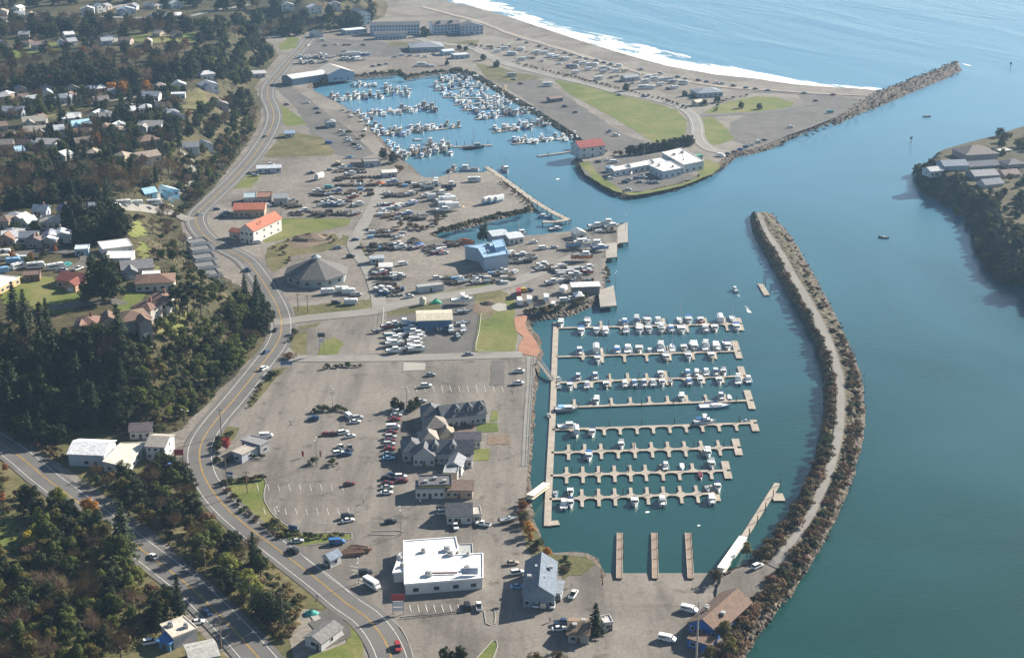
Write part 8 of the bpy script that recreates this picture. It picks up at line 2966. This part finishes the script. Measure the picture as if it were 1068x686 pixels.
def logpile(px,py,n,ang,desc):
 m = MB()
 for k in range(n):
  z = .25 + .42 * (k % 3)
  y = (k // 3) * .62 - n * .1 + uni(-.2,.2)
  a = uni(-.12,.12)
  L = uni(2.6,4.2)
  m.tube((-L,y - a * L,z),(L,y + a * L,z + uni(-.1,.25)),uni(.2,.32),n=7)
 reg(m.build("log_pile",LOGM,None,False,P(px,py),R(ang)),"logs",desc)


logpile(368,577,18,8,"pile of reddish-brown logs beside the harbour road")
logpile(376,573,12,-14,"smaller log pile beside the reddish-brown pile")
heap(325,640,5,1.6,pmat("teal_tarp",(.06,.32,.28),.6,.1,1),"teal tarpaulin heap at the pump house yard")
heap(455,316,5,2.4,pmat("green_tarp",(.03,.40,.20),.6,.1,1),"bright green tank cover above the blue boat shop")
o = MB()
o.tube((0,0,.5),(0,0,3.4),1.6,1.6,14)
o.tube((0,0,3.4),(0,0,4.2),1.6,.4,14)
for k in range(4):
 a = R(45 + 90 * k)
 o.tube((1.3 * math.cos(a),1.3 * math.sin(a),0),(1.3 * math.cos(a),1.3 * math.sin(a),.6),.12,n=5)
reg(o.build("storage_tank",pmat("cream_tank",(.58,.54,.42),.5,.1,1),None,False,P(441,318)),"tank","cream storage tank on legs above the blue boat shop")

# ---- posts, signs, rails, people
STEEL = pmat("galv_steel",(.28,.28,.28),.5,metal=.5)


def lamp(px,py,h,desc,arms=2,hill=False):
 p = GT(px,py) if hill else P(px,py)
 root = thing("lamp_post","lamp post",desc,"",p,uni(0,3),"lamp posts round the harbour")
 m = MB()
 m.tube((0,0,-.2),(0,0,h),.14,.08,7)
 for k in range(arms):
  s_ = 1 if k else -1
  m.tube((0,0,h - .1),(s_ * 1.4,0,h + .15),.05,n=5)
 m.build("post",STEEL,root)
 for k in range(arms):
  s_ = 1 if k else -1
  m = MB()
  m.box(s_ * 1.5 - .4,s_ * 1.5 + .4,-.17,.17,h + .08,h + .26)
  m.build("lamp_head",pmat("lamp_head",(.55,.55,.53),.4),root)


def upole(px,py,h,desc,hill=False):
 p = GT(px,py) if hill else P(px,py)
 root = thing("utility_pole","pole",desc,"",p,uni(-.4,.4),"timber utility poles")
 m = MB()
 m.tube((0,0,-.5),(0,0,h),.2,.13,7)
 m.build("pole",pmat("pole_wood",(.17,.13,.10),.9,.2,2),root)
 m = MB()
 m.box(-1.2,1.2,-.08,.08,h - .9,h - .72)
 for k in (-1.05,-.4,.4,1.05):
  m.tube((k,0,h - .72),(k,0,h - .45),.06,n=5)
 m.build("crossarm",pmat("pole_wood",(.17,.13,.10),.9,.2,2),root)


for x,y,h,d in [(347,428,10,"tall twin lamp post on the car park's north island"),(424.5,427,10,"twin lamp post in the planting bed at the shopping village's upper left"),(330.5,486,11,"twin lamp post on the car park's middle island"),(418,558,10,"lamp post on the kerbed island above the white store"),(194,445,7,"lamp post with two heads at the turnout below the dark wood"),
     (291,553,8,"lamp post at the lower end of the roadside lawn"),(557,402,6,"lamp post on the promenade beside the grey gangway"),(551,470,6,"lamp post on the lower promenade"),(652.5,240,9,"lamp post on the concrete pier head"),(642,302,9,"lamp post on the square unloading platform"),(374,608,8,"lamp post beside the white minibus")]:
 lamp(x,y,h,d)
for x,y,h,d in [(231,455,12,"utility pole beside the harbour road left of the car park"),(237,512,14,"tall utility pole at the visitor stop entrance"),(258,514,9,"pole standing in the roadside lawn"),(262.5,640,13,"utility pole between the two roads, upper one"),(295.5,655,13,"utility pole between the two roads near the pump house"),(215,601,12,"utility pole at the highway's right edge"),
     (311,324,9,"utility pole before the many-sided hall, left one"),(321,326,9,"utility pole before the many-sided hall, right one"),(86,676,10,"pole in the dark thicket at bottom left"),(272,250,11,"utility pole at the lawn's left corner"),(181,664,9,"pole beside the tan-roofed workshop"),(231,676,10,"pole on the highway edge near the bottom")]:
 upole(x,y,h,d)
root = thing("mast","mast","very tall pale mast standing before the bright blue office","",P(726,692))
m = MB()
m.tube((0,0,0),(0,0,21),.32,.16,8)
m.build("post",pmat("mast_tan",(.42,.38,.33),.7),root)
m = MB()
m.tube((0,0,18),(2.2,0,19.5),.08,n=5)
m.box(1.8,2.9,-.2,.2,19.4,19.8)
m.build("lamp_head",pmat("lamp_head",(.55,.55,.53),.4),root)
root = thing("radio_mast","mast","slim radio mast rising behind the white station hall","",P(711.5,173))
m = MB()
m.tube((0,0,0),(0,0,15),.2,.06,6)
for z in (6,10,13):
 m.tube((-1,0,z),(1,0,z),.05,n=4)
m.build("post",pmat("mast_dark",(.12,.12,.13),.6),root)
root = thing("flag_pole","pole","white flag pole with crosstree behind the long station wing","",P(671.5,167))
m = MB()
m.tube((0,0,0),(0,0,9),.1,.06,6)
m.tube((-1.6,0,6),(1.6,0,6),.05,n=4)
m.build("post",pmat("mast_white",(.6,.6,.6),.5),root)


def board(px,py,w,h,z,col,desc,ang=0,posts=2,panels=None):
 root = thing("sign","sign",desc,"",P(px,py),R(ang),"sign boards")
 m = MB()
 for k in range(posts):
  x = -w * .4 + w * .8 * k / max(1,posts - 1) if posts > 1 else 0
  m.tube((x,0,-.2),(x,0,z + h),.12,n=6)
 m.build("post",STEEL,root)
 for i,(c,z0,z1,ww) in enumerate(panels or [(col,z,z + h,w)]):
  m = MB()
  m.box(-ww / 2,ww / 2,-.16,-.14 + .1,z0,z1)
  m.build("panel",c,root)
 return root


SRED,SWHT,SBLU,SGRN = pmat("sign_red",(.33,.05,.05),.6),pmat("sign_white",(.6,.6,.6),.5),pmat("sign_blue",(.10,.17,.30),.5),pmat("sign_dark",(.06,.07,.08),.5)
board(415.5,640,4.2,2,4,SRED,"tall roadside pylon sign with a red panel over white panels",4,2,[(SRED,4.9,7.0,4.2),(SWHT,2.8,4.6,3.2),(SWHT,1.2,2.5,3.2)])
board(336,369,2.4,2,6,SGRN,"tall dark-topped pole sign on the grass wedge by the lot entrance",0,2,[(SGRN,8.0,10.0,3.2),(SWHT,5.4,7.6,2.2)])
board(299,386.5,5,1.6,2.8,SBLU,"wide blue sign shelter at the car park's upper left corner",5)
board(306,556,3.4,2.4,.8,SBLU,"grey-blue entrance sign at the end of the roadside lawn",-20)
board(240,501,2.6,1.8,1.6,SWHT,"white and blue sign at the visitor stop entrance",-15,2,[(SBLU,2.4,3.6,2.6),(SWHT,1.2,2.3,2.6)])
board(187,479,3.4,2.4,1.8,SRED,"dull red sign board beside the hatched car park",8)
board(316,477,.8,2.2,.6,SRED,"faded red feather sign, left one of two by the middle island",0,1)
board(334.5,477,.8,2.2,.6,pmat("sign_pink",(.5,.2,.2),.6),"faded pink feather sign by the middle island",0,1)
# white fence beside the boat storage, promenade rail
def fence(pts,h,mat_,desc,z=LAND,posts=3.0):
 c = cr([P(*q,z) for q in pts],posts)
 root = thing("fence","fence",desc,"",c[len(c) // 2].copy())
 o = root.location
 m = MB()
 for a,b_ in zip(c[:-1],c[1:]):
  for zz in (.45,h):
   m.tube(a - o + Vector((0,0,zz)),b_ - o + Vector((0,0,zz)),.06,n=4)
 m.build("rail",mat_,root)
 for k,p in enumerate(c[:95]):
  m = MB()
  m.tube(p - o,p - o + Vector((0,0,h + .05)),.07,n=4)
  m.build("post",mat_,root)


FW = pmat("fence_white",(.6,.6,.56),.6)
fence([(400.5,323),(399.5,334),(399,344)],1.6,FW,"white rail fence left of the dry boat storage")
fence([(502,328),(500,345),(497,366),(515,367.5)],1.0,FW,"low white fence along the triangular lawn")
fence([(557.5,372),(556,400),(553.5,440),(551.5,484)],1.1,STEEL,"steel railing along the marina promenade",posts=4.0)
fence([(295,220),(293,226),(300,227.3),(340,227.6),(378,227.2)],1.8,pmat("fence_dark",(.10,.10,.10),.7),"wire fence between the gear yard and the long lawn",posts=4.0)
fence([(418,645),(470,639.5),(483,638)],.7,pmat("fence_dark",(.10,.10,.10),.7),"low dark rail along the bays before the white store")


def person(px,py,a,shirt,desc):
 p = P(px,py)
 p.z += .1
 k = ("person",shirt)
 if k not in _bm:
  me = bpy.data.meshes.new("person")
  V = [(0,0,.95),(0,0,1.2),(0,0,1.42),(0,0,1.52),(0,.02,1.66),(0,.1,.92),(.06,.11,.5),(-.03,.12,.06),(.1,.12,.04),(0,-.1,.92),(-.08,-.11,.5),(-.16,-.12,.08),(-.04,-.12,.05),(0,.2,1.4),(.03,.25,1.15),(.1,.24,.92),(0,-.2,1.4),(-.02,-.25,1.15),(.05,-.25,.92)]
  E = [(0,1),(1,2),(2,3),(3,4),(0,5),(5,6),(6,7),(7,8),(0,9),(9,10),(10,11),(11,12),(2,13),(13,14),(14,15),(2,16),(16,17),(17,18)]
  me.from_pydata(V,E,[])
  ob = bpy.data.objects.new("tmp",me)
  COL.objects.link(ob)
  ob.modifiers.new("s",'SKIN')
  rad = [.15,.15,.16,.07,.12,.1,.075,.05,.05,.1,.075,.05,.05,.075,.055,.045,.075,.055,.045]
  for i,d in enumerate(me.skin_vertices[0].data):
   d.radius = (rad[i],rad[i])
   d.use_root = i == 0
  sm = ob.modifiers.new("u",'SUBSURF')
  sm.levels = 1
  dg = bpy.context.evaluated_depsgraph_get()
  nm_ = bpy.data.meshes.new_from_object(ob.evaluated_get(dg))
  bpy.data.objects.remove(ob)
  nm_.materials.clear()
  for c in ((.10,.11,.15),shirt,(.45,.28,.2)):
   nm_.materials.append(pmat("cloth_%d_%d_%d" % tuple(int(q * 99) for q in c),c,.9))
  for f in nm_.polygons:
   z = f.center.z
   f.material_index = 0 if z < .95 else 1 if z < 1.5 else 2
   f.use_smooth = True
  nm_.name = "body"
  _bm[k] = nm_
 root = thing("person","person",desc,"",p,R(a),"people on foot")
 link("body",_bm[k],root)


for x,y,a,s_,d in [(596,612,30,(.5,.5,.5),"person in a pale top walking past the grey-blue gabled shop"),(573,648.5,200,(.08,.08,.1),"person in dark clothes on the south lot left of the snack stand"),(574.5,648,190,(.3,.1,.1),"person in a dark red top beside the one in dark clothes"),(438,525.5,90,(.5,.5,.5),"person in white in front of the long white restaurant"),(379,525,50,(.1,.12,.2),"person in dark blue walking on the car park"),(786,586,120,(.1,.1,.1),"person in black by the white car on the breakwater approach")]:
 person(x,y,a,s_,d)
finish_labels()
